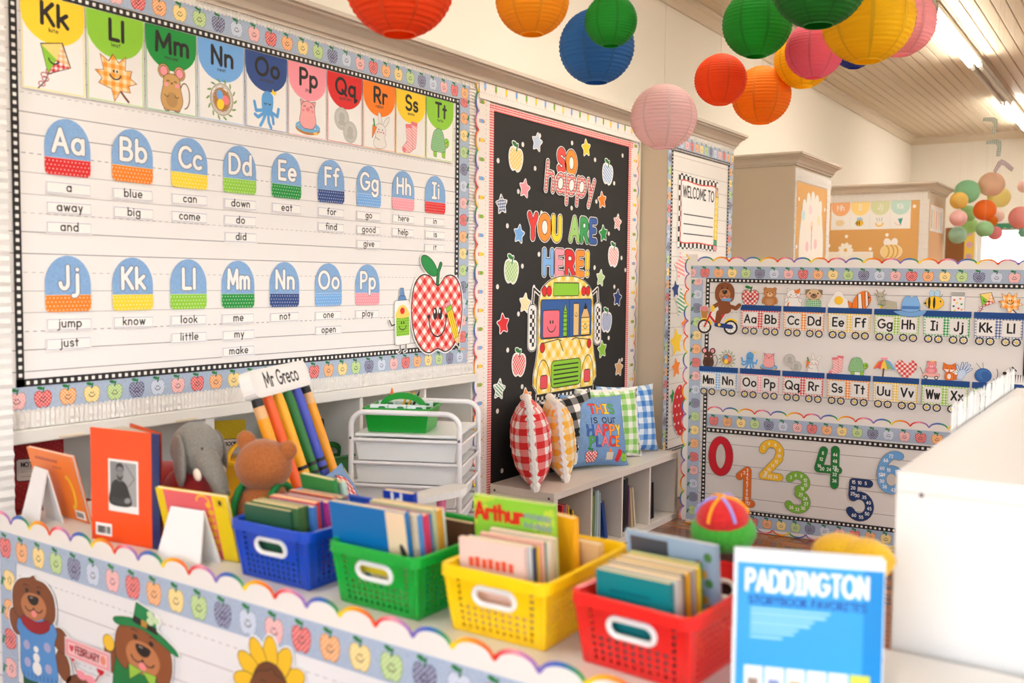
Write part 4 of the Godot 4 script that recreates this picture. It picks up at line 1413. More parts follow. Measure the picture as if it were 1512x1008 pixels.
		o = paper("letter_tile", [arch], func(cv: Cv) -> void:
			cv.r(-W / 2, 0.05, W / 2, 0.2, ["n", Color(0.5, 0.66, 0.84), 0.1])
			cv.r(-W / 2, 0, W / 2, 0.052, ["d", c.lerp(WHITE, 0.85), c, 0.0125, 0.17])
			cv.r(-W / 2, 0.0515, W / 2, 0.0535, c.lerp(WHITE, 0.7))
			cv.text(big, 0.002, 0.073, 0.068, 0.0128, WHITE, 0.5, 0.94 if big != "Mm" else 0.72, 0.16, Color(0.42, 0.43, 0.5), 0.0026), 1150.0, 0.002)
		tag(o, "arched denim letter tile %s with dotted %s band on the word board" % [big, tn[i]], "letter tile", "letter tiles on the word board")
		lay(o, F, WORD_U[i], v0, 0.0045, (rng.randf() - 0.5) * 1.2)
		var ws: PackedStringArray = WORDS[i][1].split(" ")
		for k in ws.size():
			var w := ws[k]
			o = paper("word_card", [box_poly(-0.076, -0.019, 0.076, 0.019)], func(cv: Cv) -> void:
				cv.r(-0.0735, -0.0165, 0.0735, 0.0165, Color(0.6, 0.56, 0.7))
				cv.r(-0.0722, -0.0152, 0.0722, 0.0152, WHITE)
				cv.text(w, 0, -0.0085, 0.026, 0.0042, INK, 0.5, 1.0, 0.15), 1300.0, 0.0015)
			tag(o, "small white word card reading \"%s\" under the %s tile" % [w, big], "word card", "word cards on the word board")
			lay(o, F, WORD_U[i] + (rng.randf() - 0.5) * 0.005, v0 - 0.0395 - 0.0612 * k, 0.0045, (rng.randf() - 0.5) * 1.4)
	# the big smiling apple and the glue bottle
	o = cutout("apple_cutout", func(cv: Cv) -> void:
		cv.l([-0.005, 0.09, 0.003, 0.165, 0.022, 0.2], 0.024, INK)
		cv.l([-0.005, 0.09, 0.003, 0.165, 0.022, 0.2], 0.018, Color(0.1, 0.5, 0.24))
		cv.push(-0.065, 0.19, 1.0, -35)
		cv.e(0, 0, 0.072, 0.036, INK)
		cv.e(0, 0, 0.069, 0.033, Color(0.12, 0.55, 0.27))
		cv.pop()
		cv.f(Pen.smooth_loop(Pen.flat_pts([0, 0.1, 0.06, 0.145, 0.13, 0.145, 0.18, 0.09, 0.196, -0.02, 0.175, -0.13, 0.12, -0.2, 0.06, -0.222, 0, -0.205, -0.06, -0.222, -0.12, -0.2, -0.175, -0.13, -0.196, -0.02, -0.18, 0.09, -0.13, 0.145, -0.06, 0.145]), 4), INK)
		cv.f(Pen.smooth_loop(Pen.flat_pts([0, 0.094, 0.06, 0.139, 0.128, 0.139, 0.174, 0.086, 0.19, -0.02, 0.169, -0.127, 0.116, -0.195, 0.06, -0.216, 0, -0.199, -0.06, -0.216, -0.116, -0.195, -0.169, -0.127, -0.19, -0.02, -0.174, 0.086, -0.128, 0.139, -0.06, 0.139]), 4), ["gd", Color(0.87, 0.15, 0.13), Color(0.96, 0.93, 0.9), 0.0235])
		cv.arc(0, -0.06, 0.065, 0.085, 175, 365, 0.0075, INK)
		for s in [-1.0, 1.0]:
			art_heart(cv, s * 0.067, -0.05, 0.024, INK)
			cv.e(s * 0.019, -0.035, 0.016, 0.029, INK)
			cv.e(s * 0.019 - 0.004, -0.024, 0.006, 0.01, WHITE)
		cv.push(0.125, -0.1, 1.0, 24)
		cv.edge = INK
		cv.ew = 0.002
		cv.r(-0.021, -0.06, 0.021, 0.085, YELLOW)
		cv.r(-0.021, 0.085, 0.021, 0.108, LIME)
		cv.r(-0.021, 0.108, 0.021, 0.128, PINK, 0.006)
		cv.p([-0.021, -0.06, 0.021, -0.06, 0.0, -0.11], Color(0.93, 0.78, 0.55))
		cv.ew = 0.0
		cv.p([-0.008, -0.092, 0.008, -0.092, 0.0, -0.112], INK)
		for x in [-0.007, 0.007]: cv.r(x - 0.0015, -0.06, x + 0.0015, 0.085, Color(0.6, 0.45, 0.1))
		cv.pop(), 0.006, 1100.0, 0.003)
	tag(o, "big smiling red checked apple cut-out with leaf and pencil on the word board", "cut-out")
	lay(o, F, 3.578, 1.345, 0.0075)
	o = cutout("glue_bottle_cutout", func(cv: Cv) -> void:
		cv.l([-0.05, -0.03, -0.075, -0.035, -0.09, -0.01], 0.006, INK)
		cv.l([0.05, -0.03, 0.066, -0.01, 0.072, 0.02], 0.006, INK)
		for s in [-1.0, 1.0]: cv.l([s * 0.02, -0.12, s * 0.02, -0.155, s * 0.02 - 0.012, -0.16], 0.006, INK)
		cv.edge = INK
		cv.ew = 0.002
		cv.p([-0.01, 0.13, 0.01, 0.13, 0.016, 0.092, -0.016, 0.092], Color(0.4, 0.58, 0.78))
		cv.p([-0.03, 0.075, -0.02, 0.095, 0.02, 0.095, 0.03, 0.075], Color(0.36, 0.53, 0.74))
		cv.r(-0.052, -0.125, 0.052, 0.075, WHITE, 0.012)
		cv.ew = 0.0
		cv.r(-0.045, -0.085, 0.045, 0.02, ["d", LIME.darkened(0.3), LIME, 0.012, 0.25])
		cv.sm([-0.045, 0.0, -0.03, 0.04, 0, 0.055, 0.03, 0.04, 0.045, 0.0], Color(0.96, 0.82, 0.4))
		cv.e(0, 0.028, 0.016, 0.015, RED)
		smile(cv, 0, -0.035, 0.026, 0.004), 0.004, 1100.0, 0.002)
	tag(o, "smiling glue bottle cut-out with green dotted label beside the big red apple", "cut-out")
	lay(o, F, 3.325, 1.30, 0.0065, 2.0)

# ------------------------------------------------------------------ the black welcome poster
func star_cut(F: Transform3D, x: float, y: float, k: float, fill, rz: float, label: String, group: String, off := 0.004) -> void:
	var o := cutout("star_cutout", func(cv: Cv) -> void: cv.f(Pen.star_poly(k, 0, 0.58), fill), 0.005, 900.0, 0.0015)
	tag(o, label, "cut-out", group)
	lay(o, F, x, y, off, rz)
func apple_cut(F: Transform3D, x: float, y: float, k: float, fill, label: String, group: String, off := 0.004, rz := -6.0) -> void:
	var o := cutout("apple_cutout", func(cv: Cv) -> void:
		cv.push(0, 0, k)
		art_apple(cv, fill, false, WHITE)
		cv.pop(), 0.005, 900.0, 0.0015)
	tag(o, label, "cut-out", group)
	lay(o, F, x, y, off, rz)
func build_poster() -> void:
	var F := Transform3D(Basis(Vector3.UP, PI / 2), Vector3(CAB_X, 0, 0))
	var dots := [[173, 432], [288, 357], [367, 316], [345, 468], [430, 488], [267, 575], [517, 350], [624, 428], [752, 408], [713, 537], [630, 622], [560, 520], [515, 652], [375, 675], [216, 735], [363, 867], [286, 922], [688, 771], [747, 884], [622, 928], [520, 868], [590, 795]]
	var dots2 := [[160, 128], [320, 130], [252, 247], [205, 405], [315, 385], [268, 565], [160, 672], [180, 933], [318, 645], [585, 45], [672, 128], [720, 55], [647, 352], [705, 447]]
	var o := paper("black_poster", [box_poly(3.96, 0.02, 5.6, 2.36)], func(cv: Cv) -> void:
		for d in dots:
			var p := on_x(680 + d[0] * 0.3175, 100 + d[1] * 0.3175, CAB_X)
			cv.e(-p.z, p.y, 0.0135, 0.0135, Color(0.92, 0.9, 0.87))
		for d in dots2:
			var p := on_x(680 + d[0] * 0.3373, 380 + d[1] * 0.3373, CAB_X)
			cv.e(-p.z, p.y, 0.0135, 0.0135, Color(0.92, 0.9, 0.87)), 600.0, 0.0015, null, Color(0.115, 0.11, 0.105))
	tag(o, "tall black paper poster with white dots behind the cushions", "poster")
	lay(o, F, 0, 0, 0.001)
	var g := "trims around the black poster"
	var trim := func(b: MB, m: Material, called: String, label: String, x: float, y: float, off: float, rz: float) -> void:
		var q := obj(called, b, m)
		tag(q, label, "border trim", g)
		lay(q, F, x, y, off, rz)
	trim.call(scallop_trim(1.78, 0.09, 0.03, SCALLOP_P, 0.0), m_pencil, "scalloped_border", "white scalloped pencil border with rainbow edge above the black poster", 3.895, 2.372, 0.0135, 0.0)
	trim.call(scallop_trim(2.2, 0.09, 0.03, SCALLOP_P, 0.2), m_pencil, "scalloped_border", "white scalloped pencil border between the word board and the black poster", 3.99, 0.25, 0.009, 90.0)
	trim.call(scallop_trim(2.4, 0.09, 0.03, SCALLOP_P, 0.5), m_pencil, "scalloped_border", "white scalloped pencil border down the black poster facing the cream cabinet side", 5.562, 2.44, 0.003, -90.0)
	trim.call(straight_trim(1.6, 0.036, 0.04), m_redcheck, "gingham_border", "red gingham border along the upper edge of the black poster", 3.985, 2.328, 0.0055, 0.0)
	trim.call(straight_trim(2.2, 0.036, 0.04), m_redcheck, "gingham_border", "red gingham border down the black poster beside the word board", 4.026, 0.13, 0.0105, 90.0)
	trim.call(straight_trim(2.25, 0.036, 0.04), m_redcheck, "gingham_border", "red gingham border down the black poster facing the cream cabinet side", 5.528, 2.36, 0.0068, -90.0)
	# lettering
	var word := func(t: String, cols: Array, x0: float, x1: float, y0: float, h: float, w: float, label: String) -> void:
		var th := thing("lettering_cutout", label, "lettering", Vector3.ZERO, 0.0, "lettering on the black poster")
		lay(th, F, x0, y0, 0.004)
		var adv := 0.0
		var total := 0.0
		for ch in t: total += Pen.glyph(ch)[0] + 0.2
		total -= 0.36
		var k := (x1 - x0 - w) / total
		for i in t.length():
			var ch := t[i]
			var c: Color = cols[i]
			var at := adv
			var l := cutout("letter", func(cv: Cv) -> void:
				for pl in Pen.glyph(ch)[1]:
					var q := PackedVector2Array()
					for p in pl: q.append(Vector2(p.x * k, w / 2 + p.y * (h - w)))
					cv.ln(q, w + 0.008, Color(0.12, 0.12, 0.12))
				for pl in Pen.glyph(ch)[1]:
					var q := PackedVector2Array()
					for p in pl: q.append(Vector2(p.x * k, w / 2 + p.y * (h - w)))
					cv.ln(q, w, c), 0.0045, 900.0, 0.002, th)
			l.position = Vector3(w / 2 + at * k, 0, 0)
			adv += Pen.glyph(ch)[0] + 0.2
	var coral := Color(0.9, 0.3, 0.26)
	word.call("SO", [coral, ORANGE.lightened(0.1)], 4.655, 4.875, 2.075, 0.15, 0.036, "coral and orange cut-out word SO on the black poster")
	word.call("YOU", [RED.lightened(0.08), ORANGE.lightened(0.1), YELLOW], 4.36, 4.715, 1.69, 0.155, 0.036, "red, orange and yellow cut-out word YOU on the black poster")
	word.call("ARE", [Color(0.6, 0.78, 0.42), Color(0.2, 0.6, 0.32), Color(0.2, 0.35, 0.62)], 4.8, 5.125, 1.695, 0.155, 0.034, "green and blue cut-out word ARE on the black poster")
	word.call("HERE!", [SKY.lightened(0.05), PINK, RED, ORANGE.lightened(0.1), YELLOW], 4.515, 5.04, 1.495, 0.158, 0.036, "multicoloured cut-out word HERE! above the school bus")
	o = cutout("lettering_cutout", func(cv: Cv) -> void:
		for pas in 2:
			cv.push(0.03, 0.075, 0.155)
			var T: Array = Pen.text_lines("happy", 0.06)
			for pl in T[1]:
				var q := PackedVector2Array()
				for p in pl: q.append(Vector2(p.x * 1.02 + p.y * 0.12, p.y))
				cv.ln(q, 0.2 if pas == 0 else 0.14, Color(0.12, 0.11, 0.11) if pas == 0 else ["g", Color(0.87, 0.22, 0.2), Color(0.97, 0.9, 0.88), 0.009])
			cv.pop(), 0.005, 900.0, 0.002)
	tag(o, "red gingham cut-out word happy in joined script on the black poster", "lettering", "lettering on the black poster")
	lay(o, F, 4.505, 1.9, 0.0065)
	# stars and apples, where the photograph has them
	var st := [[353, 347, "pale blue", Color(0.74, 0.8, 0.88)], [581, 374, "yellow", YELLOW], [295, 562, "pink", PINK], [188, 636, "navy checked", ["g", NAVY.lightened(0.15), WHITE, 0.008]], [269, 774, "sky blue", SKY], [655, 616, "orange", ORANGE], [727, 719, "red striped", ["s", Color(0.88, 0.35, 0.33), WHITE, 0.008, 0.4]], [661, 771, "green", GREEN], [648, 978, "pale green", Color(0.72, 0.82, 0.58)]]
	var st2 := [[279, 201, "cream striped", ["s", Color(0.95, 0.84, 0.55), Color(0.95, 0.91, 0.8), 0.01, 0.6]], [183, 291, "red", Color(0.84, 0.14, 0.17)], [684, 177, "navy", NAVY], [617, 402, "lime green", LIME], [166, 577, "green striped", ["s", Color(0.42, 0.66, 0.5), WHITE, 0.009, 0.5]], [283, 614, "bright orange", Color(0.95, 0.55, 0.2)], [690, 483, "tan", Color(0.88, 0.7, 0.48)]]
	var near := ["beside the word SO", "above the word SO", "beside the word happy", "beside the word happy", "beside the word YOU", "beside the word happy", "beside the word ARE", "beside the word ARE", "beside the word HERE!"]
	for i in st.size():
		var p := on_x(680 + st[i][0] * 0.3175, 100 + st[i][1] * 0.3175, CAB_X)
		star_cut(F, -p.z, p.y, 0.051, st[i][3], -8.0 + 16.0 * (i % 2), "%s paper star %s on the black poster" % [st[i][2], near[i]], "paper stars on the black poster")
	for i in st2.size():
		var p := on_x(680 + st2[i][0] * 0.3373, 380 + st2[i][1] * 0.3373, CAB_X)
		star_cut(F, -p.z, p.y, 0.055, st2[i][3], -8.0 + 16.0 * (i % 2), "%s paper star beside the printed school bus" % st2[i][2], "paper stars on the black poster")
	var ap := [[254, 420, "yellow checked", ["gd", Color(0.95, 0.78, 0.4), Color(0.97, 0.92, 0.75), 0.009], "beside the word SO"], [681, 490, "blue striped", ["s", Color(0.55, 0.66, 0.8), Color(0.88, 0.9, 0.94), 0.01, 0.5], "beside the word happy"], [233, 942, "green checked", ["gd", Color(0.6, 0.75, 0.45), Color(0.86, 0.92, 0.78), 0.009], "beside the word HERE!"], [708, 873, "pink striped", ["s", Color(0.92, 0.6, 0.6), Color(0.97, 0.86, 0.84), 0.01, 0.5], "beside the word HERE!"]]
	for q in ap:
		var p := on_x(680 + q[0] * 0.3175, 100 + q[1] * 0.3175, CAB_X)
		apple_cut(F, -p.z, p.y, 0.14, q[3], "%s paper apple %s on the black poster" % [q[2], q[4]], "paper apples on the black poster")
	for q in [[636, 278, "navy checked", ["gd", Color(0.4, 0.46, 0.66), Color(0.9, 0.9, 0.93), 0.007]], [252, 464, "red checked", ["gd", Color(0.86, 0.2, 0.2), Color(0.97, 0.9, 0.88), 0.008]]]:
		var p := on_x(680 + q[0] * 0.3373, 380 + q[1] * 0.3373, CAB_X)
		apple_cut(F, -p.z, p.y, 0.14, q[3], "%s paper apple beside the printed school bus" % q[2], "paper apples on the black poster")
	# the school bus
	o = cutout("school_bus_cutout", func(cv: Cv) -> void:
		var Y := Color(0.97, 0.8, 0.2)
		var chk := ["gd", Color(0.96, 0.79, 0.24), Color(0.97, 0.93, 0.8), 0.034]
		cv.edge = INK
		cv.ew = 0.005
		for s in [-1.0, 1.0]:
			cv.l([s * 0.3, 0.75, s * 0.36, 0.78, s * 0.37, 0.7], 0.012, INK)
			cv.r(s * 0.37 - 0.04, 0.44, s * 0.37 + 0.04, 0.69, WHITE, 0.03)
			cv.ew = 0.0
			cv.r(s * 0.37 - 0.026, 0.46, s * 0.37 + 0.026, 0.67, ["k", INK, WHITE, 0.022], 0.02)
			cv.ew = 0.005
		cv.r(-0.3, -0.1, 0.3, 0.12, Color(0.12, 0.11, 0.11))
		cv.r(-0.31, 0.19, 0.31, 0.55, chk, 0.03)
		cv.f(Pen.smooth_loop(Pen.flat_pts([-0.31, 0.2, -0.31, 0.45, -0.3, 0.72, -0.24, 0.8, -0.1, 0.845, 0.1, 0.845, 0.24, 0.8, 0.3, 0.72, 0.31, 0.45, 0.31, 0.2]), 4), chk)
		cv.r(-0.15, 0.74, 0.13, 0.81, LIME)
		for x in [-0.25, -0.2, 0.19, 0.24]: cv.e(x, 0.765, 0.024, 0.026, RED)
		cv.r(-0.285, 0.5, 0.285, 0.715, Color(0.17, 0.36, 0.62), 0.012)
		cv.r(-0.26, 0.505, -0.085, 0.655, Color(0.9, 0.44, 0.5), 0.012)
		cv.r(-0.04, 0.505, 0.0, 0.65, LIME)
		cv.p([-0.035, 0.65, -0.005, 0.65, -0.02, 0.695], LIME)
		cv.r(0.075, 0.505, 0.135, 0.69, Color(0.9, 0.76, 0.5))
		cv.r(0.165, 0.505, 0.265, 0.61, ["g", Color(0.95, 0.75, 0.25), Color(0.98, 0.9, 0.65), 0.012])
		cv.p([0.165, 0.61, 0.265, 0.61, 0.215, 0.69], Color(0.9, 0.74, 0.5))
		cv.p([0.2, 0.662, 0.23, 0.662, 0.215, 0.692], INK)
		cv.ew = 0.0
		cv.r(0.022, 0.5, 0.03, 0.715, Color(0.12, 0.22, 0.36))
		smile(cv, -0.17, 0.575, 0.045, 0.006)
		smile(cv, 0.215, 0.56, 0.022, 0.004)
		smile(cv, 0.105, 0.63, 0.016, 0.004)
		for k in 5: cv.r(-0.04, 0.53 + 0.025 * k, 0.0, 0.538 + 0.025 * k, Color(0.3, 0.5, 0.16))
		cv.edge = INK
		cv.ew = 0.005
		for s in [-1.0, 1.0]:
			cv.f(Pen.smooth_loop(Pen.flat_pts([s * 0.31, 0.19, s * 0.31, 0.31, s * 0.27, 0.375, s * 0.22, 0.36, s * 0.18, 0.28, s * 0.18, 0.19]), 4), chk)
			cv.r(s * 0.245 - 0.035, 0.22, s * 0.245 + 0.035, 0.29, Color(0.88, 0.3, 0.34), 0.01)
			cv.e(s * 0.265, 0.45, 0.023, 0.025, RED)
		cv.r(-0.165, 0.215, 0.165, 0.365, LIME, 0.03)
		cv.ew = 0.0
		for k in 5: cv.r(-0.14, 0.232 + k * 0.026, 0.14, 0.24 + k * 0.026, INK)
		for s in [-1.0, 1.0]: cv.l([s * 0.25, 0.475, s * 0.1, 0.49, s * 0.06, 0.48], 0.005, INK)
		for x in [-0.08, 0.14]: cv.l([x, 0.48, x + 0.04, 0.42], 0.006, INK)
		cv.edge = INK
		cv.ew = 0.005
		cv.r(-0.32, 0.085, 0.32, 0.175, ["k", INK, WHITE, 0.0225])
		cv.ew = 0.0
		cv.r(-0.32, 0.175, 0.32, 0.19, INK)
		cv.r(-0.24, -0.1, 0.24, 0.06, WHITE)
		cv.r(-0.232, -0.1, 0.232, 0.052, Color(0.12, 0.11, 0.11)), 0.007, 900.0, 0.002)
	tag(o, "yellow checked school bus cut-out with smiling books and pencils in its windscreen", "cut-out")
	lay(o, F, 4.785, 0.648, 0.0062)

# ------------------------------------------------------------------ cushions
func gingham_mat(c: Color, ground: Color, cell := 32) -> StandardMaterial3D:
	var im := Image.create(cell * 2, cell * 2, false, Image.FORMAT_RGB8)
	for y in cell * 2:
		for x in cell * 2:
			var a := x < cell
			var b := y < cell
			var w := 0.06 * (fposmod(sin(x * 12.9898 + y * 78.233) * 43758.5453, 1.0) - 0.5)
			var q := c if a and b else (ground if not a and not b else c.lerp(ground, 0.48))
			im.set_pixel(x, y, Color(q.r + w, q.g + w, q.b + w))
	var m := StandardMaterial3D.new()
	m.albedo_texture = ImageTexture.create_from_image(im)
	m.roughness = 0.9
	return m
func pillow_mesh(w: float, h: float, t: float, side: float, uvt: Transform2D, seed_ := 1) -> MB:   # one half of a stuffed square cushion, bulging to +z (side 1) or -z (side -1), base at y = 0
	var b := MB.new()
	var n := 22
	var nz := FastNoiseLite.new()
	nz.seed = seed_
	nz.frequency = 5.0
	var P := []
	for j in n + 1:
		var row := []
		for i in n + 1:
			var u := -1.0 + 2.0 * i / n
			var v := -1.0 + 2.0 * j / n
			var pinch := 1.0 - 0.075 * (1.0 - v * v) * u * u
			var pinch2 := 1.0 - 0.075 * (1.0 - u * u) * v * v
			var z := t / 2 * pow(maxf(0.0, (1.0 - pow(absf(u), 2.4)) * (1.0 - pow(absf(v), 2.4))), 0.55)
			z *= 1.0 + 0.12 * nz.get_noise_2d(u, v + 3.0 * side)
			row.append(Vector3(u * w / 2 * pinch, h / 2 + v * h / 2 * pinch2, z * side))
		P.append(row)
	for j in n + 1:
		for i in n + 1:
			var a: Vector3 = P[j][mini(i + 1, n)] - P[j][maxi(i - 1, 0)]
			var d: Vector3 = P[mini(j + 1, n)][i] - P[maxi(j - 1, 0)][i]
			var p: Vector3 = P[j][i]
			b.vert(p, a.cross(d).normalized() * side, uvt * Vector2(w * (-0.5 + float(i) / n), h * float(j) / n))
	for j in n:
		for i in n:
			var q := j * (n + 1) + i
			if side > 0:
				b.face(q, q + 1, q + n + 2); b.face(q, q + n + 2, q + n + 1)
			else:
				b.face(q, q + n + 2, q + 1); b.face(q, q + n + 1, q + n + 2)
	return b
func ricrac(w: float, h: float, inset: float, wide: float, lift: float) -> MB:   # wavy white braid round a cushion's seam
	var b := MB.new()
	var rows := []
	var per := 2.0 * (w + h) - 8.0 * inset
	var n := int(per / 0.0065)
	for i in n:
		var d := per * i / n
		var a := w - 2 * inset
		var c := h - 2 * inset
		var p: Vector2
		if d < a: p = Vector2(-w / 2 + inset + d, inset)
		elif d < a + c: p = Vector2(w / 2 - inset, inset + d - a)
		elif d < 2 * a + c: p = Vector2(w / 2 - inset - (d - a - c), h - inset)
		else: p = Vector2(-w / 2 + inset, h - inset - (d - 2 * a - c))
		var m := Vector2(0, h / 2)
		var u := (p - m).x / (w / 2)
		var v := (p - m).y / (h / 2)
		p = m + Vector2((p - m).x * (1.0 - 0.075 * (1.0 - v * v) * u * u), (p - m).y * (1.0 - 0.075 * (1.0 - u * u) * v * v))
		var hw := wide + lift * sin(i * TAU / 6.0)
		var out := (p - m).normalized() * 0.006
		rows.append([Vector3(p.x - out.x * 2.5, p.y - out.y * 2.5, -hw), Vector3(p.x + out.x, p.y + out.y, -hw * 0.4), Vector3(p.x + out.x, p.y + out.y, hw * 0.4), Vector3(p.x - out.x * 2.5, p.y - out.y * 2.5, hw)])
	for i in n:
		var A: Array = rows[i]
		var B: Array = rows[(i + 1) % n]
		for k in 3: b.quad(A[k], B[k], B[k + 1], A[k + 1])
	return b
func cushion(label: String, at: Vector3, turn: float, lean: float, w: float, t: float, front: Material, uvt: Transform2D, back: Material, braid: bool, seed_: int, roll := 0.0) -> Node3D:
	var n := thing("cushion", label, "cushion", at, 0.0, "cushions on the low shelf")
	n.basis = Basis(Vector3.UP, deg_to_rad(turn)) * Basis(Vector3.RIGHT, deg_to_rad(lean)) * Basis(Vector3.BACK, deg_to_rad(roll))
	obj("front", pillow_mesh(w, w, t, 1.0, uvt, seed_), front, n)
	obj("back", pillow_mesh(w, w, t, -1.0, Transform2D(Vector2(1.0 / 0.07, 0), Vector2(0, 1.0 / 0.07), Vector2.ZERO), seed_), back, n)
	if braid: obj("ricrac_braid", ricrac(w, w, 0.002, 0.022, 0.006), mat(Color(0.93, 0.91, 0.88), 0.9), n)
	return n

# ------------------------------------------------------------------ books
func book_parts(n: Node3D, w: float, h: float, t: float, cover: Material, pages := Color(0.9, 0.84, 0.72)) -> void:   # lies in xy with the spine at x = 0, thickness along z, base at y = 0
	var b := MB.new()
	b.box(Vector3(w / 2, h / 2, t / 2 - 0.001), Vector3(w, h, 0.002), 0.0005)
	b.box(Vector3(w / 2, h / 2, -t / 2 + 0.001), Vector3(w, h, 0.002), 0.0005)
	b.box(Vector3(0.001, h / 2, 0), Vector3(0.002, h, t), 0.0008)
	obj("cover", b, cover, n)
	b = MB.new()
	b.box(Vector3(w / 2 - 0.001, h / 2, 0), Vector3(w - 0.006, h - 0.006, maxf(t - 0.004, 0.001)))
	obj("pages", b, mat(pages, 0.9), n)
func bench_book(z0: float, z1: float, top: float, c: Color, cname: String, where: String, lean := 0.0) -> void:
	var t := z0 - z1
	var n := thing("book", "%s book in %s of the low shelf" % [cname, where], "book", Vector3(-2.485, 0.0395, (z0 + z1) / 2), 0.0, "books in the low shelf")
	var d := 0.24
	n.basis = Basis(Vector3.RIGHT, deg_to_rad(lean)) * Basis(Vector3.UP, PI)
	if lean != 0.0: n.position.y += t / 2 * absf(sin(deg_to_rad(lean))) + 0.001
	book_parts(n, d, top - 0.04, t, mat(c, 0.45))
func kallax(n: Node3D, size: Vector3, cols: int, rows: int, m: Material, along_x: bool) -> void:   # open shelf: base centre at the origin, openings face +x (along_x false) or +z
	var L := size.x
	var H := size.y
	var D := size.z
	var put := func(called: String, c: Vector3, s: Vector3) -> void:
		var b := MB.new()
		if along_x: b.box(c, s, 0.002)
		else: b.box(Vector3(c.z, c.y, -c.x), Vector3(s.z, s.y, s.x), 0.002)
		obj(called, b, m, n)
	put.call("top", Vector3(0, H - 0.019, 0), Vector3(L, 0.038, D))
	put.call("bottom", Vector3(0, 0.019, 0), Vector3(L, 0.038, D))
	for s in [-1.0, 1.0]: put.call("side", Vector3(s * (L / 2 - 0.019), H / 2, 0), Vector3(0.038, H - 0.077, D - 0.001))
	for i in range(1, cols): put.call("divider", Vector3(-L / 2 + 0.038 + (L - 0.076) * i / cols, H / 2, 0), Vector3(0.016, H - 0.078, D - 0.004))
	for j in range(1, rows):
		for i in cols: put.call("shelf", Vector3(-L / 2 + 0.038 + (L - 0.076) * (i + 0.5) / cols, 0.038 + (H - 0.076) * j / rows, 0), Vector3((L - 0.076) / cols - 0.018, 0.016, D - 0.006))

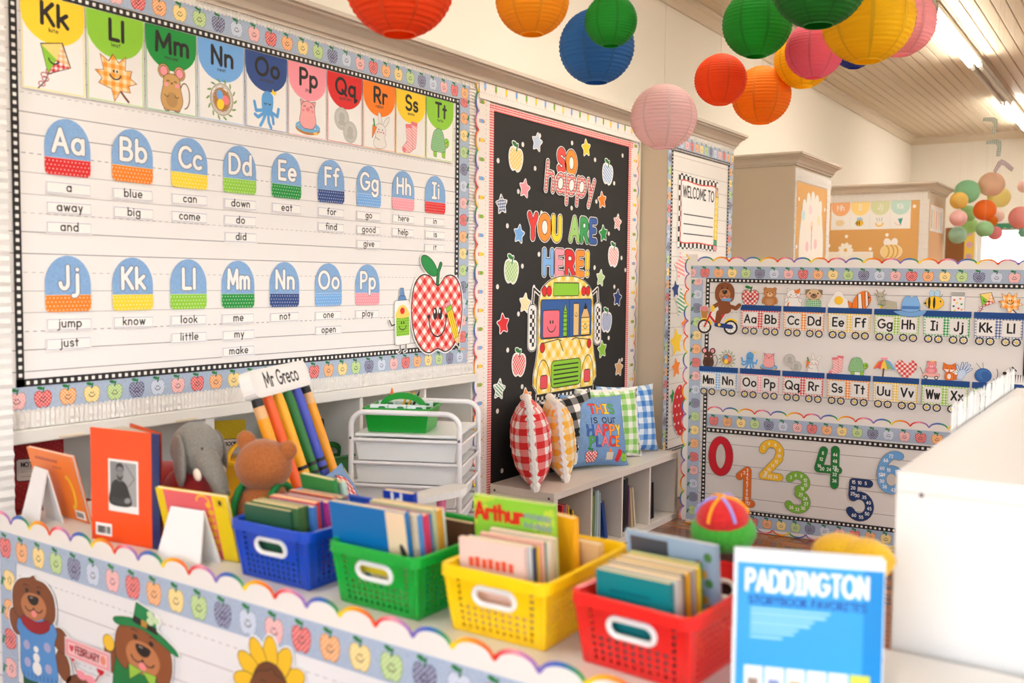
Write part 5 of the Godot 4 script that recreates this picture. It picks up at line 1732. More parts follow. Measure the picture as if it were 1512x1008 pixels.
func build_bench() -> void:
	var m := mat(Color(0.86, 0.82, 0.77), 0.35)
	var n := thing("low_shelf", "low white four-cube shelf used as a bench for cushions under the black poster", "shelf", Vector3(-2.634, 0, -4.747))
	kallax(n, Vector3(1.48, 0.42, 0.39), 4, 1, m, false)
	for q in [[-0.165, 0.39], [0.165, 0.39]]:
		var b := MB.new()
		b.T = Transform3D(Basis(Vector3.RIGHT, PI / 2), Vector3(q[0], q[1], 0.7402))
		b.lathe([Vector2(0.0001, 0.0), Vector2(0.007, 0.0), Vector2(0.007, 0.0015), Vector2(0.0001, 0.0015)], 10)
		obj("screw", b, mat(Color(0.45, 0.42, 0.4), 0.4, {"metallic": 0.6}), n)
	var c1 := "the end-panel compartment"
	var c2 := "the slanting blue book's compartment"
	var c3 := "the tall black book's compartment"
	var c4 := "the compartment by the train board"
	for q in [[-4.160, -4.185, 0.325, Color(0.78, 0.12, 0.2), "red", c1, 0.0], [-4.189, -4.201, 0.32, Color(0.3, 0.55, 0.55), "teal", c1, 0.0], [-4.213, -4.225, 0.32, Color(0.85, 0.45, 0.4), "coral", c1, 2.0],
		[-4.237, -4.251, 0.31, Color(0.86, 0.72, 0.2), "yellow", c1, 3.0], [-4.269, -4.281, 0.285, Color(0.25, 0.18, 0.1), "dark brown", c1, 5.0], [-4.293, -4.307, 0.28, Color(0.88, 0.74, 0.25), "golden yellow", c1, 6.0], [-4.323, -4.335, 0.25, Color(0.84, 0.68, 0.25), "ochre", c1, 9.0], [-4.352, -4.362, 0.22, Color(0.86, 0.74, 0.55), "tan", c1, 11.0],
		[-4.420, -4.450, 0.3, Color(0.2, 0.2, 0.2), "black", c2, 0.0], [-4.455, -4.480, 0.31, Color(0.3, 0.42, 0.2), "olive green", c2, 0.0], [-4.484, -4.505, 0.315, Color(0.45, 0.55, 0.3), "moss green", c2, 0.0], [-4.510, -4.530, 0.335, Color(0.55, 0.66, 0.64), "grey teal", c2, 0.0], [-4.534, -4.552, 0.335, Color(0.72, 0.78, 0.78), "pale grey", c2, 0.0], [-4.556, -4.578, 0.32, Color(0.6, 0.66, 0.68), "steel grey", c2, 1.0],
		[-4.635, -4.665, 0.265, Color(0.1, 0.26, 0.55), "slanting royal blue", c2, 14.0],
		[-4.768, -4.786, 0.31, Color(0.36, 0.5, 0.66), "dusty blue", c3, 0.0], [-4.790, -4.812, 0.31, Color(0.5, 0.66, 0.72), "pale teal", c3, 0.0], [-4.816, -4.840, 0.31, Color(0.42, 0.58, 0.64), "sea blue", c3, 0.0], [-4.850, -4.900, 0.345, Color(0.08, 0.07, 0.08), "tall black", c3, 0.0], [-4.904, -4.914, 0.3, Color(0.4, 0.12, 0.42), "purple", c3, 0.0],
		[-4.952, -4.974, 0.28, Color(0.76, 0.66, 0.5), "tan slanting", c3, 8.0], [-4.992, -5.010, 0.28, Color(0.82, 0.76, 0.64), "cream slanting", c3, 10.0],
		[-5.165, -5.183, 0.315, Color(0.88, 0.82, 0.78), "white", c4, 0.0], [-5.187, -5.203, 0.29, Color(0.82, 0.74, 0.68), "beige", c4, 0.0], [-5.209, -5.221, 0.285, Color(0.2, 0.18, 0.18), "charcoal", c4, 2.0], [-5.235, -5.251, 0.26, Color(0.1, 0.1, 0.1), "small black", c4, 3.0]]:
		bench_book(q[0], q[1], q[2], q[3], q[4], q[5], q[6])
	# cushions
	var rep := Transform2D(Vector2(1.0 / 0.07, 0), Vector2(0, 1.0 / 0.07), Vector2.ZERO)
	var red := gingham_mat(Color(0.82, 0.12, 0.12), Color(0.93, 0.9, 0.87))
	var yel := gingham_mat(Color(0.95, 0.68, 0.22), Color(0.95, 0.92, 0.86))
	var grn := gingham_mat(Color(0.5, 0.74, 0.32), Color(0.93, 0.93, 0.88))
	var blu := gingham_mat(Color(0.24, 0.48, 0.76), Color(0.9, 0.92, 0.94))
	var blk := gingham_mat(Color(0.06, 0.06, 0.06), Color(0.92, 0.9, 0.88))
	cushion("red and white gingham cushion with white wavy braid on the low shelf", Vector3(-2.655, 0.421, -4.16), 125.0, -5.0, 0.44, 0.21, red, rep, red, true, 1)
	cushion("yellow and white gingham cushion with white wavy braid beside the red cushion", Vector3(-2.65, 0.421, -4.43), 128.0, -7.0, 0.42, 0.18, yel, rep, yel, true, 2)
	cushion("black and white chequered cushion half hidden behind the denim cushion", Vector3(-2.66, 0.421, -4.6), 64.0, -12.0, 0.42, 0.12, blk, Transform2D(Vector2(1.0 / 0.09, 0), Vector2(0, 1.0 / 0.09), Vector2.ZERO), blk, false, 3, 8.0)
	var a := print_area(-0.21, 0.0, 0.21, 0.42, 1000.0, ["n", Color(0.42, 0.57, 0.75), 0.1])
	var cv: Cv = a[1]
	var cols := [[0.86, 0.2, 0.18], [0.94, 0.55, 0.12], [0.95, 0.8, 0.2], [0.3, 0.62, 0.3], [0.2, 0.36, 0.66], [0.9, 0.45, 0.5]]
	var rows := [["THIS", 0.3, 0.055], ["HAPPY", 0.175, 0.055], ["PLACE", 0.112, 0.052]]
	var ci := 0
	for r in rows:
		var T: Array = Pen.text_lines(r[0], 0.14)
		var x: float = -T[0] * 0.5 * r[2]
		for ch in r[0]:
			var c: Array = cols[ci % 6]
			cv.text(ch, x + 0.02, r[1], r[2], 0.012, Color(c[0], c[1], c[2]), 0.0, 1.0, 0.1, Color(0.12, 0.12, 0.14), 0.0015)
			x += (Pen.glyph(ch)[0] + 0.14) * r[2]
			ci += 1
	cv.text("is our", 0.02, 0.243, 0.048, 0.006, INK, 0.5, 1.05, 0.1)
	cv.push(-0.07, 0.055, 0.085)
	art_apple(cv, ["gd", RED, WHITE, 0.007])
	cv.pop()
	cv.r(0.03, 0.03, 0.075, 0.075, Color(0.85, 0.8, 0.72))
	cv.p([0.04, 0.075, 0.065, 0.075, 0.0525, 0.1], ORANGE)
	cv.push(0.12, 0.06, 0.08, -20)
	cv.r(-0.2, -0.5, 0.2, 0.4, RED)
	cv.pop()
	cv.push(0.165, 0.05, 0.06)
	art_apple(cv, LIME)
	cv.pop()
	for k in 40: cv.e(-0.16, 0.02 + 0.0098 * k, 0.009, 0.007, WHITE)
	var den := mat(Color(0.42, 0.57, 0.75), 0.9)
	cushion("blue denim cushion reading THIS is our HAPPY PLACE leaning on the green cushion", Vector3(-2.585, 0.421, -4.715), 62.0, -17.0, 0.42, 0.17, a[0].mat, a[2], den, false, 4, -3.0)
	cushion("green and white gingham cushion with white wavy braid behind the denim cushion", Vector3(-2.665, 0.421, -5.02), 58.0, -9.0, 0.42, 0.13, grn, rep, grn, true, 5)
	cushion("blue and white gingham cushion at the train board end of the low shelf", Vector3(-2.655, 0.421, -5.25), 60.0, -10.0, 0.42, 0.15, blu, rep, blu, false, 6)

# ------------------------------------------------------------------ cabinets further along the wall
func closet(label: String, x: float, z0: float, z1: float, top: float) -> Node3D:
	var t := thing("tall_cabinet", label, "cabinet")
	var b := MB.new()
	b.box(Vector3((x + WALL_X + 0.002) / 2, top / 2 - 0.05, (z0 + z1) / 2), Vector3(x - WALL_X - 0.002, top - 0.1, z0 - z1), 0.004)
	obj("body", b, mat(Color(0.8, 0.735, 0.64), 0.6), t)
	b = MB.new()
	sweep_crown(b, PackedVector2Array([Vector2(-0.05, 0), Vector2(0.012, 0), Vector2(0.012, 0.014), Vector2(0.022, 0.018), Vector2(0.03, 0.04), Vector2(0.05, 0.062), Vector2(0.066, 0.07), Vector2(0.066, 0.078), Vector2(0.08, 0.082), Vector2(0.08, 0.1), Vector2(-0.05, 0.1)]), top - 0.1, [Vector2(WALL_X + 0.06, z0), Vector2(x, z0), Vector2(x, z1), Vector2(WALL_X + 0.06, z1)])
	obj("crown_moulding", b, mat(Color(0.8, 0.75, 0.68), 0.5), t)
	return t
func build_welcome() -> void:
	var X := -2.67
	closet("tall beige cabinet with the welcome sign board beyond the black poster", X, -5.735, -6.89, 2.567)
	var F := Transform3D(Basis(Vector3.UP, PI / 2), Vector3(X, 0, 0))
	var g := "trims around the welcome board"
	var o := paper("lined_paper", [box_poly(5.75, 0.34, 6.84, 2.38)], func(cv: Cv) -> void:
		var y := 2.3
		while y > 0.35:
			cv.r(5.75, y - 0.002, 6.84, y, Color(0.6, 0.54, 0.52))
			y -= 0.094, 500.0, 0.001, null, Color(0.92, 0.9, 0.87))
	tag(o, "tall white lined paper backing behind the welcome sign", "paper")
	lay(o, F, 0, 0, 0.001)
	trim_apple(F, 5.74, 2.352, 0.0026, 1.14, 0, 0.42, "denim blue apple border above the welcome sign", g, 0.085)
	trim_apple(F, 5.795, 0.3, 0.0026, 2.06, 90, 0.2, "denim blue apple border of the welcome board beside the cream cabinet side", g, 0.06)
	trim_apple(F, 6.79, 2.352, 0.0026, 2.05, -90, 0.1, "denim blue apple border of the welcome board facing the recess", g, 0.085)
	trim_check(F, 5.775, 2.328, 0.004, 1.03, 0, "black and white checked border above the welcome sign", g)
	trim_check(F, 5.815, 0.33, 0.004, 2.02, 90, "black and white checked border of the welcome board beside the cream cabinet side", g)
	trim_check(F, 6.775, 2.35, 0.004, 2.02, -90, "black and white checked border of the welcome board facing the recess", g)
	trim_check(F, 5.775, 0.34, 0.0052, 1.03, 0, "black and white checked border below the paper apple of the welcome board", g)
	trim_ruffle(F, 5.74, 2.425, 0.0006, 1.14, 0.045, 0, 7, "gathered white border under the crown moulding of the welcome board", g)
	# the sign
	o = cutout("welcome_sign", func(cv: Cv) -> void:
		cv.f(Pen.smooth_loop(Pen.flat_pts([-0.34, -0.2, -0.33, 0.0, -0.34, 0.2, -0.3, 0.25, 0, 0.235, 0.3, 0.25, 0.34, 0.2, 0.33, 0.0, 0.34, -0.2, 0.3, -0.25, 0, -0.24, -0.3, -0.25]), 4), ["k", INK, WHITE, 0.034])
		cv.f(Pen.smooth_loop(Pen.flat_pts([-0.3, -0.17, -0.295, 0.0, -0.3, 0.17, -0.27, 0.212, 0, 0.2, 0.27, 0.212, 0.3, 0.17, 0.295, 0.0, 0.3, -0.17, 0.27, -0.212, 0, -0.205, -0.27, -0.212]), 4), Color(0.86, 0.3, 0.26))
		cv.f(Pen.smooth_loop(Pen.flat_pts([-0.29, -0.165, -0.285, 0.0, -0.29, 0.165, -0.26, 0.204, 0, 0.192, 0.26, 0.204, 0.29, 0.165, 0.285, 0.0, 0.29, -0.165, 0.26, -0.204, 0, -0.197, -0.26, -0.204]), 4), WHITE)
		cv.text("WELCOME TO", 0.0, 0.1, 0.07, 0.0115, INK, 0.5, 0.86, 0.13)
		for y in [-0.02, -0.085, -0.15]: cv.r(-0.25, y, 0.26, y + 0.007, Color(0.2, 0.24, 0.22))
		cv.push(0.315, -0.01, 1.0, -2)
		cv.edge = INK
		cv.ew = 0.003
		cv.r(-0.028, -0.16, 0.028, 0.15, ["g", YELLOW, Color(0.97, 0.9, 0.6), 0.02])
		cv.p([-0.028, 0.15, 0.028, 0.15, 0.0, 0.22], Color(0.88, 0.72, 0.5))
		cv.r(-0.028, -0.2, 0.028, -0.16, Color(0.3, 0.6, 0.4))
		cv.r(-0.028, -0.235, 0.028, -0.2, PINK, 0.008)
		cv.ew = 0.0
		cv.pop(), 0.004, 700.0, 0.002)
	tag(o, "white welcome sign reading WELCOME TO with chequered frame and a pencil", "sign")
	lay(o, F, 6.24, 1.945, 0.0055)
	for q in [[5.965, 1.578, 0.1, ["s", Color(0.92, 0.6, 0.58), Color(0.97, 0.88, 0.86), 0.014, 0.4], "pink striped"], [5.89, 1.424, 0.06, NAVY, "navy"], [5.99, 1.337, 0.1, ["s", Color(0.4, 0.66, 0.45), WHITE, 0.014, 0.5], "green striped"], [6.07, 1.185, 0.075, ORANGE, "large orange"], [5.92, 1.07, 0.1, YELLOW, "yellow"], [5.925, 0.9, 0.07, ORANGE.lightened(0.08), "small orange"], [5.885, 0.71, 0.05, GREEN, "green"]]:
		star_cut(F, q[0], q[1], q[2], q[3], 10.0, "%s paper star on the lined paper below the welcome sign" % q[4], "paper stars on the welcome board", 0.005)
	o = cutout("apple_cutout", func(cv: Cv) -> void:
		cv.l([0.03, 0.16, 0.06, 0.28], 0.03, Color(0.1, 0.42, 0.2))
		cv.e(0.12, 0.36, 0.06, 0.14, ["gd", LIME, WHITE, 0.018], -25)
		cv.push(0, 0, 1.0)
		cv.sm([0, 0.14, 0.09, 0.17, 0.2, 0.1, 0.22, -0.02, 0.16, -0.15, 0.06, -0.19, 0, -0.17, -0.07, -0.18, -0.15, -0.12, -0.19, 0.0, -0.16, 0.12, -0.08, 0.17], ["d", Color(0.95, 0.88, 0.85), Color(0.8, 0.1, 0.13), 0.06, 0.16])
		cv.pop()
		smile(cv, 0.1, -0.02, 0.07, 0.01), 0.006, 600.0, 0.002)
	tag(o, "smiling red dotted paper apple with a green gingham leaf below the welcome sign", "cut-out")
	lay(o, F, 6.07, 0.61, 0.0055)
func build_far_cabinets() -> void:
	var clay := Color(0.83, 0.63, 0.37)
	# second closet, its front dressed in brown paper
	closet("tall beige cabinet with a white cut-out on brown paper on its front", -2.54, -7.93, -8.97, 2.55)
	var F := Transform3D(Basis(Vector3.UP, PI / 2), Vector3(-2.54, 0, 0))
	var o := paper("brown_paper", [box_poly(7.975, 0.9, 8.85, 2.32)], func(cv: Cv) -> void:
		for q in [[8.05, 2.18], [8.8, 2.14], [8.02, 1.78], [8.81, 1.6]]: cv.e(q[0], q[1], 0.018, 0.018, WHITE), 300.0, 0.001, null, clay)
	tag(o, "brown paper panel with white dots behind the white jug-shaped cut-out", "paper")
	lay(o, F, 0, 0, 0.001)
	var g := "trims on the two far cabinets"
	for q in [[7.935, 2.33, 1.02, 0.1, 0.0, "above the white jug cut-out"], [7.975, 0.9, 1.43, 0.04, 90.0, "at the cabinet corner beside the white jug cut-out"], [8.85, 2.33, 1.43, 0.1, -90.0, "at the cabinet end beside the white jug cut-out"]]:
		trim_ruffle(F, q[0], q[1], 0.001, q[2], q[3], q[4], 9, "gathered pale border %s" % q[5], g)
	o = cutout("jug_cutout", func(cv: Cv) -> void:
		cv.sm([-0.2, -0.46, -0.3, -0.2, -0.33, 0.05, -0.28, 0.25, -0.22, 0.33, 0.22, 0.33, 0.3, 0.22, 0.34, 0.0, 0.3, -0.25, 0.22, -0.46], Color(0.93, 0.9, 0.85))
		for q in [[-0.2, 0.32, 20.0], [-0.1, 0.38, 8.0], [0.02, 0.4, 0.0], [0.13, 0.38, -10.0], [0.22, 0.34, -22.0]]: cv.e(q[0], q[1], 0.05, 0.09, Color(0.93, 0.9, 0.85), q[2])
		for q in [[-0.12, 0.02, PINK], [0.12, 0.05, PINK], [0.0, 0.2, Color(0.9, 0.75, 0.6)], [-0.05, 0.34, PINK.lightened(0.3)], [-0.24, 0.28, Color(0.65, 0.8, 0.8)], [0.2, 0.26, Color(0.95, 0.8, 0.55)]]: cv.e(q[0], q[1], 0.045, 0.045, (q[2] as Color).lightened(0.35))
		cv.l([0.0, 0.0, 0.0, 0.2], 0.012, Color(0.4, 0.5, 0.42))
		for k in 5:
			cv.r(-0.12 + 0.05 * k, -0.14, -0.085 + 0.05 * k, -0.1 + 0.01 * (k % 2), Color(0.93, 0.86, 0.74))
			cv.r(-0.12 + 0.05 * k, -0.27, -0.085 + 0.05 * k, -0.22 + 0.012 * (k % 2), Color(0.93, 0.86, 0.74)), 0.012, 500.0, 0.003, null, Color(0.88, 0.9, 0.88))
	tag(o, "white jug-shaped paper cut-out with pale flowers on the brown paper", "cut-out")
	lay(o, F, 8.41, 1.77, 0.003)
	# third closet: its side looks at the camera and carries an alphabet strip
	closet("far beige cabinet with an alphabet strip on brown paper on its side", -2.06, -10.95, -11.86, 2.56)
	F = Transform3D(Basis.IDENTITY, Vector3(0, 0, -10.95))
	o = paper("brown_paper", [box_poly(-3.25, 0.9, -2.16, 2.375)], func(cv: Cv) -> void:
		for q in [[-2.21, 2.31], [-2.91, 2.0], [-2.48, 2.01], [-2.65, 1.86], [-3.1, 1.9]]: cv.e(q[0], q[1], 0.018, 0.018, WHITE), 300.0, 0.001, null, clay)
	tag(o, "brown paper panel behind the pastel alphabet strip of the far cabinet", "paper")
	lay(o, F, 0, 0, 0.001)
	trim_ruffle(F, -3.28, 2.378, 0.001, 1.2, 0.08, 0, 12, "gathered pale border above the pastel alphabet strip", g)
	trim_ruffle(F, -2.155, 2.38, 0.001, 1.4, 0.095, -90, 13, "gathered pale border beside the pastel alphabet strip at the cabinet corner", g)
	var pc := [Color(0.95, 0.7, 0.5), Color(0.97, 0.85, 0.55), Color(0.84, 0.86, 0.68), Color(0.75, 0.87, 0.82)]
	for i in 4:
		var c: Color = pc[i]
		o = paper("alphabet_card", [box_poly(0, 0, 0.209, 0.3)], func(cv: Cv) -> void:
			cv.f(Pen.oval(0.1045, 0.25, 0.1, 0.1), c)
			cv.r(0.004, 0.25, 0.205, 0.3, c)
			cv.text(["Hh", "Ii", "Jj", "Kk"][i], 0.1045, 0.215, 0.055, 0.009, WHITE, 0.5)
			cv.push(0.1, 0.075, 0.1)
			match i:
				0: cv.e(0, 0, 0.5, 0.35, Color(0.93, 0.85, 0.68))
				1: art_bee(cv)
				2:
					cv.arc(0, -0.1, 0.36, 0.34, 180, 360, 0.16, Color(0.95, 0.75, 0.3))
					for s in [-1.0, 0.0, 1.0]: cv.l([s * 0.2, 0.1, s * 0.3, 0.5], 0.04, Color(0.4, 0.55, 0.4))
				3:
					cv.p([-0.2, 0.3, 0.3, 0.4, 0.1, -0.4], Color(0.25, 0.6, 0.58))
					cv.l([0.1, -0.4, -0.3, -0.3, -0.5, -0.05], 0.05, Color(0.9, 0.6, 0.5))
			cv.pop(), 500.0, 0.001)
		tag(o, "pastel alphabet card %s on the far cabinet's brown paper" % ["Hh in peach", "Ii in yellow with a bee", "Jj in sage", "Kk in mint with a kite"][i], "card", "pastel alphabet cards on the far cabinet")
		lay(o, F, -3.085 + 0.2105 * i, 2.075, 0.0025)
	o = cutout("flower_cutout", func(cv: Cv) -> void:
		for k in 9: cv.e(0.055 * cos(TAU * k / 9), 0.055 * sin(TAU * k / 9), 0.026, 0.018, Color(0.95, 0.93, 0.88), rad_to_deg(TAU * k / 9))
		cv.e(0, 0, 0.02, 0.02, Color(0.9, 0.72, 0.35)), 0.003, 500.0, 0.002)
	tag(o, "white daisy cut-out on the far cabinet's brown paper", "cut-out")
	lay(o, F, -2.915, 1.85, 0.003)
	o = cutout("bee_cutout", func(cv: Cv) -> void:
		cv.push(0, 0, 0.26)
		cv.e(-0.16, 0.36, 0.13, 0.18, WHITE, 20)
		cv.e(0.1, 0.36, 0.12, 0.18, WHITE, -15)
		cv.e(0, 0, 0.42, 0.3, Color(0.93, 0.82, 0.55))
		for x in [-0.05, 0.14, 0.3]: cv.arc(x - 0.2, 0, 0.16, 0.26, -80, 80, 0.05, Color(0.8, 0.6, 0.32))
		cv.pop(), 0.005, 500.0, 0.002)
	tag(o, "pale bee cut-out on the far cabinet's brown paper", "cut-out")
	lay(o, F, -2.43, 1.83, 0.003)
	o = paper("paper_sign", [box_poly(-0.27, -0.1, 0.27, 0.04)], func(cv: Cv) -> void: cv.r(-0.25, -0.08, 0.25, 0.025, Color(0.93, 0.9, 0.84)), 300.0, 0.001)
	tag(o, "plain cream paper strip below the pastel alphabet cards", "sign")
	lay(o, F, -2.89, 1.79, 0.0022)
	F = Transform3D(Basis(Vector3.UP, PI / 2), Vector3(-2.06, 0, 0))
	o = paper("brown_paper", [box_poly(10.98, 0.9, 11.78, 2.34)], func(cv: Cv) -> void: pass, 200.0, 0.001, null, Color(0.85, 0.66, 0.46))
	tag(o, "tan paper panel on the narrow front of the far cabinet", "paper")
	lay(o, F, 0, 0, 0.001)
	o = paper("picture_chart", [box_poly(11.0, 2.05, 11.72, 2.33)], func(cv: Cv) -> void:
		for i in 5:
			cv.r(11.06 + 0.13 * i, 2.08, 11.1 + 0.13 * i, 2.28, [Color(0.6, 0.75, 0.6), Color(0.95, 0.75, 0.55), Color(0.9, 0.6, 0.5), Color(0.95, 0.8, 0.6), Color(0.7, 0.75, 0.85)][i]), 300.0, 0.001)
	tag(o, "white picture chart with pastel bars on the narrow front of the far cabinet", "chart")
	lay(o, F, 0, 0, 0.0025)
	# brown pinboard and a flowered strip on the far wall, and the window valance
	var b := MB.new()
	b.box(Vector3(-2.58, 1.75, FAR_Z + 0.015), Vector3(0.36, 1.2, 0.025), 0.004)
	o = obj("pinboard", b, mat(Color(0.5, 0.31, 0.14), 0.85))
	tag(o, "brown pinboard on the far wall behind the pastel lanterns", "pinboard")
	o = paper("flowered_strip", [box_poly(-0.07, -0.55, 0.07, 0.5)], func(cv: Cv) -> void:
		for k in 6:
			cv.e(0.0, -0.45 + 0.18 * k, 0.045, 0.045, Color(0.72, 0.6, 0.72))
			cv.e(0.0, -0.45 + 0.18 * k, 0.018, 0.018, Color(0.9, 0.55, 0.4)), 300.0, 0.002, null, Color(0.85, 0.72, 0.3))
	tag(o, "yellow flowered paper strip between the pinboard and the far window", "border trim")
	o.position = Vector3(-2.42, 1.82, FAR_Z + 0.029)
	var v := scallop_trim(1.7, 0.05, 0.03, SCALLOP_P, 0.0, 0.004)
	o = obj("window_valance", v, mat(Color(0.2, 0.5, 0.36), 0.7))
	tag(o, "green scalloped valance along the head of the far window", "valance")
	o.transform = Transform3D(Basis(Vector3.BACK, PI), Vector3(-0.62, 2.4, FAR_Z + 0.05))

# ------------------------------------------------------------------ the alphabet train board
func build_train_board() -> void:
	var F := Transform3D(Basis(Vector3.UP, deg_to_rad(5.0)), Vector3(-2.343, 0, -5.40))
	var t := thing("room_divider", "white free-standing shelf back carrying the alphabet train and number boards", "divider")
	t.transform = F
	var b := MB.new()
	b.box(Vector3(0.95, 0.77, -0.2), Vector3(1.86, 1.54, 0.398), 0.004)
	obj("body", b, mat(Color(0.88, 0.85, 0.81), 0.5), t)
	var paper_c := Color(0.9, 0.885, 0.865)
	var o := paper("lined_paper", [box_poly(0.0, 0.61, 1.9, 1.56)], func(cv: Cv) -> void: ruled(cv, 0.0, 1.9, 1.412, 0.62, 1.5, 0.357, 0.0015), 500.0, 0.001, null, paper_c)
	tag(o, "white handwriting-lined paper behind the alphabet train", "paper")
	lay(o, F, 0, 0, 0.001)
	o = paper("lined_paper", [box_poly(0.0, 0.02, 1.9, 0.608)], func(cv: Cv) -> void: ruled(cv, 0.0, 1.9, 0.566 - 0.055, 0.1, 0.6, 0.19, 0.0015), 500.0, 0.001, null, paper_c)
	tag(o, "white handwriting-lined paper behind the big numbers", "paper")
	lay(o, F, 0, 0, 0.001)
	var g := "trims around the train and number boards"
	var sc := func(length: float, x: float, y: float, off: float, rz: float, shift: float, label: String) -> void:
		var q := obj("scalloped_border", scallop_trim(length, 0.05, 0.03, SCALLOP_P, shift), m_rainbow)
		tag(q, label, "border trim", g)
		lay(q, F, x, y, off, rz)
	sc.call(1.96, -0.02, 1.548, 0.0026, -0.6, 0.35, "white scalloped border with rainbow edge along the top of the train board")
	sc.call(1.62, 0.04, 0.02, 0.0028, 90.0, 0.1, "white scalloped rainbow border down the train board by the bench")
	sc.call(1.62, 1.86, 1.62, 0.0028, -90.0, 0.1, "white scalloped rainbow border down the train board by the white unit")
	sc.call(1.92, 1.92, 0.0815, 0.0026, 180.0, 0.3, "white scalloped border with rainbow edge along the floor under the number board")
	sc.call(1.7, 0.122, 0.653, 0.0026, 0.0, 0.0, "white scalloped border with rainbow edge between the train and the numbers")
	trim_apple(F, 0.0, 1.498, 0.004, 1.9, -0.6, 0.92, "denim blue apple border along the top of the train board", g)
	trim_apple(F, 0.122, 0.612, 0.004, 1.7, 0.0, 0.0, "denim blue apple border between the train and the numbers", g)
	trim_apple(F, 0.03, 0.026, 0.004, 1.85, 0.4, 0.4, "denim blue apple border along the floor under the number board", g)
	trim_apple(F, 0.078, 0.03, 0.0054, 1.46, 90.0, 0.4, "denim blue apple border down the side of the train board by the bench", g)
	trim_apple(F, 1.81, 1.49, 0.0054, 1.46, -90.0, 0.4, "denim blue apple border down the side of the train board by the white unit", g)
	trim_check(F, 0.096, 1.474, 0.0054, 1.7, -0.6, "black and white checked border above the alphabet train", g)
	trim_check(F, 0.122, 0.575, 0.0054, 1.68, 0.0, "black and white checked border above the big numbers", g, 0.027)
	trim_check(F, 0.1, 0.1, 0.0054, 1.7, 0.4, "black and white checked border below the big numbers", g)
	trim_check(F, 0.12, 0.1, 0.0068, 1.38, 90.0, "black and white checked border beside the alphabet train by the bench", g)
	trim_check(F, 1.785, 1.48, 0.0068, 1.36, -90.0, "black and white checked border beside the alphabet train by the white unit", g)
	# the train
	o = cutout("dog_on_bicycle_cutout", func(cv: Cv) -> void:
		var c := Color(0.52, 0.28, 0.13)
		for x in [0.048, 0.207]:
			cv.e(x, 0.042, 0.043, 0.043, INK)
			cv.e(x, 0.042, 0.032, 0.032, WHITE)
			for i in 4: cv.l([x - 0.03 * cos(PI * i / 4), 0.042 - 0.03 * sin(PI * i / 4), x + 0.03 * cos(PI * i / 4), 0.042 + 0.03 * sin(PI * i / 4)], 0.0016, Color(0.5, 0.5, 0.5))
		cv.arc(0.207, 0.048, 0.042, 0.042, 40, 140, 0.011, YELLOW)
		cv.arc(0.048, 0.048, 0.042, 0.042, 10, 110, 0.011, YELLOW)
		cv.l([0.048, 0.042, 0.085, 0.128], 0.01, RED)
		cv.l([0.075, 0.11, 0.125, 0.055], 0.012, RED)
		cv.l([0.125, 0.055, 0.165, 0.12], 0.012, RED)
		cv.l([0.12, 0.055, 0.21, 0.045], 0.026, NAVY)
		cv.e(0.138, 0.055, 0.009, 0.009, YELLOW)
		cv.l([0.205, 0.165, 0.235, 0.155, 0.255, 0.175], 0.024, c)
		cv.sm([0.13, 0.2, 0.18, 0.21, 0.205, 0.17, 0.2, 0.13, 0.15, 0.12, 0.13, 0.15], c)
		cv.l([0.185, 0.15, 0.135, 0.125, 0.13, 0.08], 0.036, c)
		cv.l([0.145, 0.19, 0.115, 0.17, 0.098, 0.16], 0.024, c)
		cv.e(0.095, 0.15, 0.012, 0.02, YELLOW)
		cv.p([0.02, 0.14, 0.07, 0.14, 0.062, 0.092, 0.03, 0.092], Color(0.72, 0.5, 0.24))
		cv.e(0.045, 0.148, 0.026, 0.016, Color(0.88, 0.55, 0.55))
		cv.push(0.165, 0.25, 0.115)
		dog_head(cv, c)
		cv.pop()
		cv.p([0.14, 0.21, 0.21, 0.215, 0.2, 0.195, 0.15, 0.198], Color(0.42, 0.65, 0.85)), 0.0025, 1300.0, 0.0015, null, Color(0.92, 0.91, 0.89))
	tag(o, "brown dog riding a red bicycle with basket, cut-out leading the alphabet train", "cut-out")
	lay(o, F, 0.045, 1.168, 0.009, -0.5)
	var rows := [["Aa Bb", "Cc Dd", "Ee Ff", "Gg Hh", "Ii Jj", "Kk Ll"], ["Mm Nn", "Oo Pp", "Qq Rr", "Ss Tt", "Uu Vv", "Ww Xx", "Yy Zz"]]
	var cc := [[RED, ORANGE, Color(0.95, 0.77, 0.2), LIME, GREEN, NAVY.lightened(0.15)], [SKY, PINK, RED, ORANGE, Color(0.95, 0.77, 0.2), LIME, GREEN]]
	var cn := [["red", "orange", "yellow", "lime green", "dark green", "navy"], ["light blue", "pink", "red", "orange", "yellow", "lime green", "dark green"]]
	var riders := [["an apple and a bear", "a cat and a pug", "an egg and a striped fish", "a goat and a blue hat", "a bee and a jar", "a kite and a leaf"], ["a mouse and a nest", "an octopus and a pig", "coins and a rabbit", "socks and a turtle", "an umbrella and a heart", "a bear in a wagon and a fox", "a ball of yarn and a zebra"]]
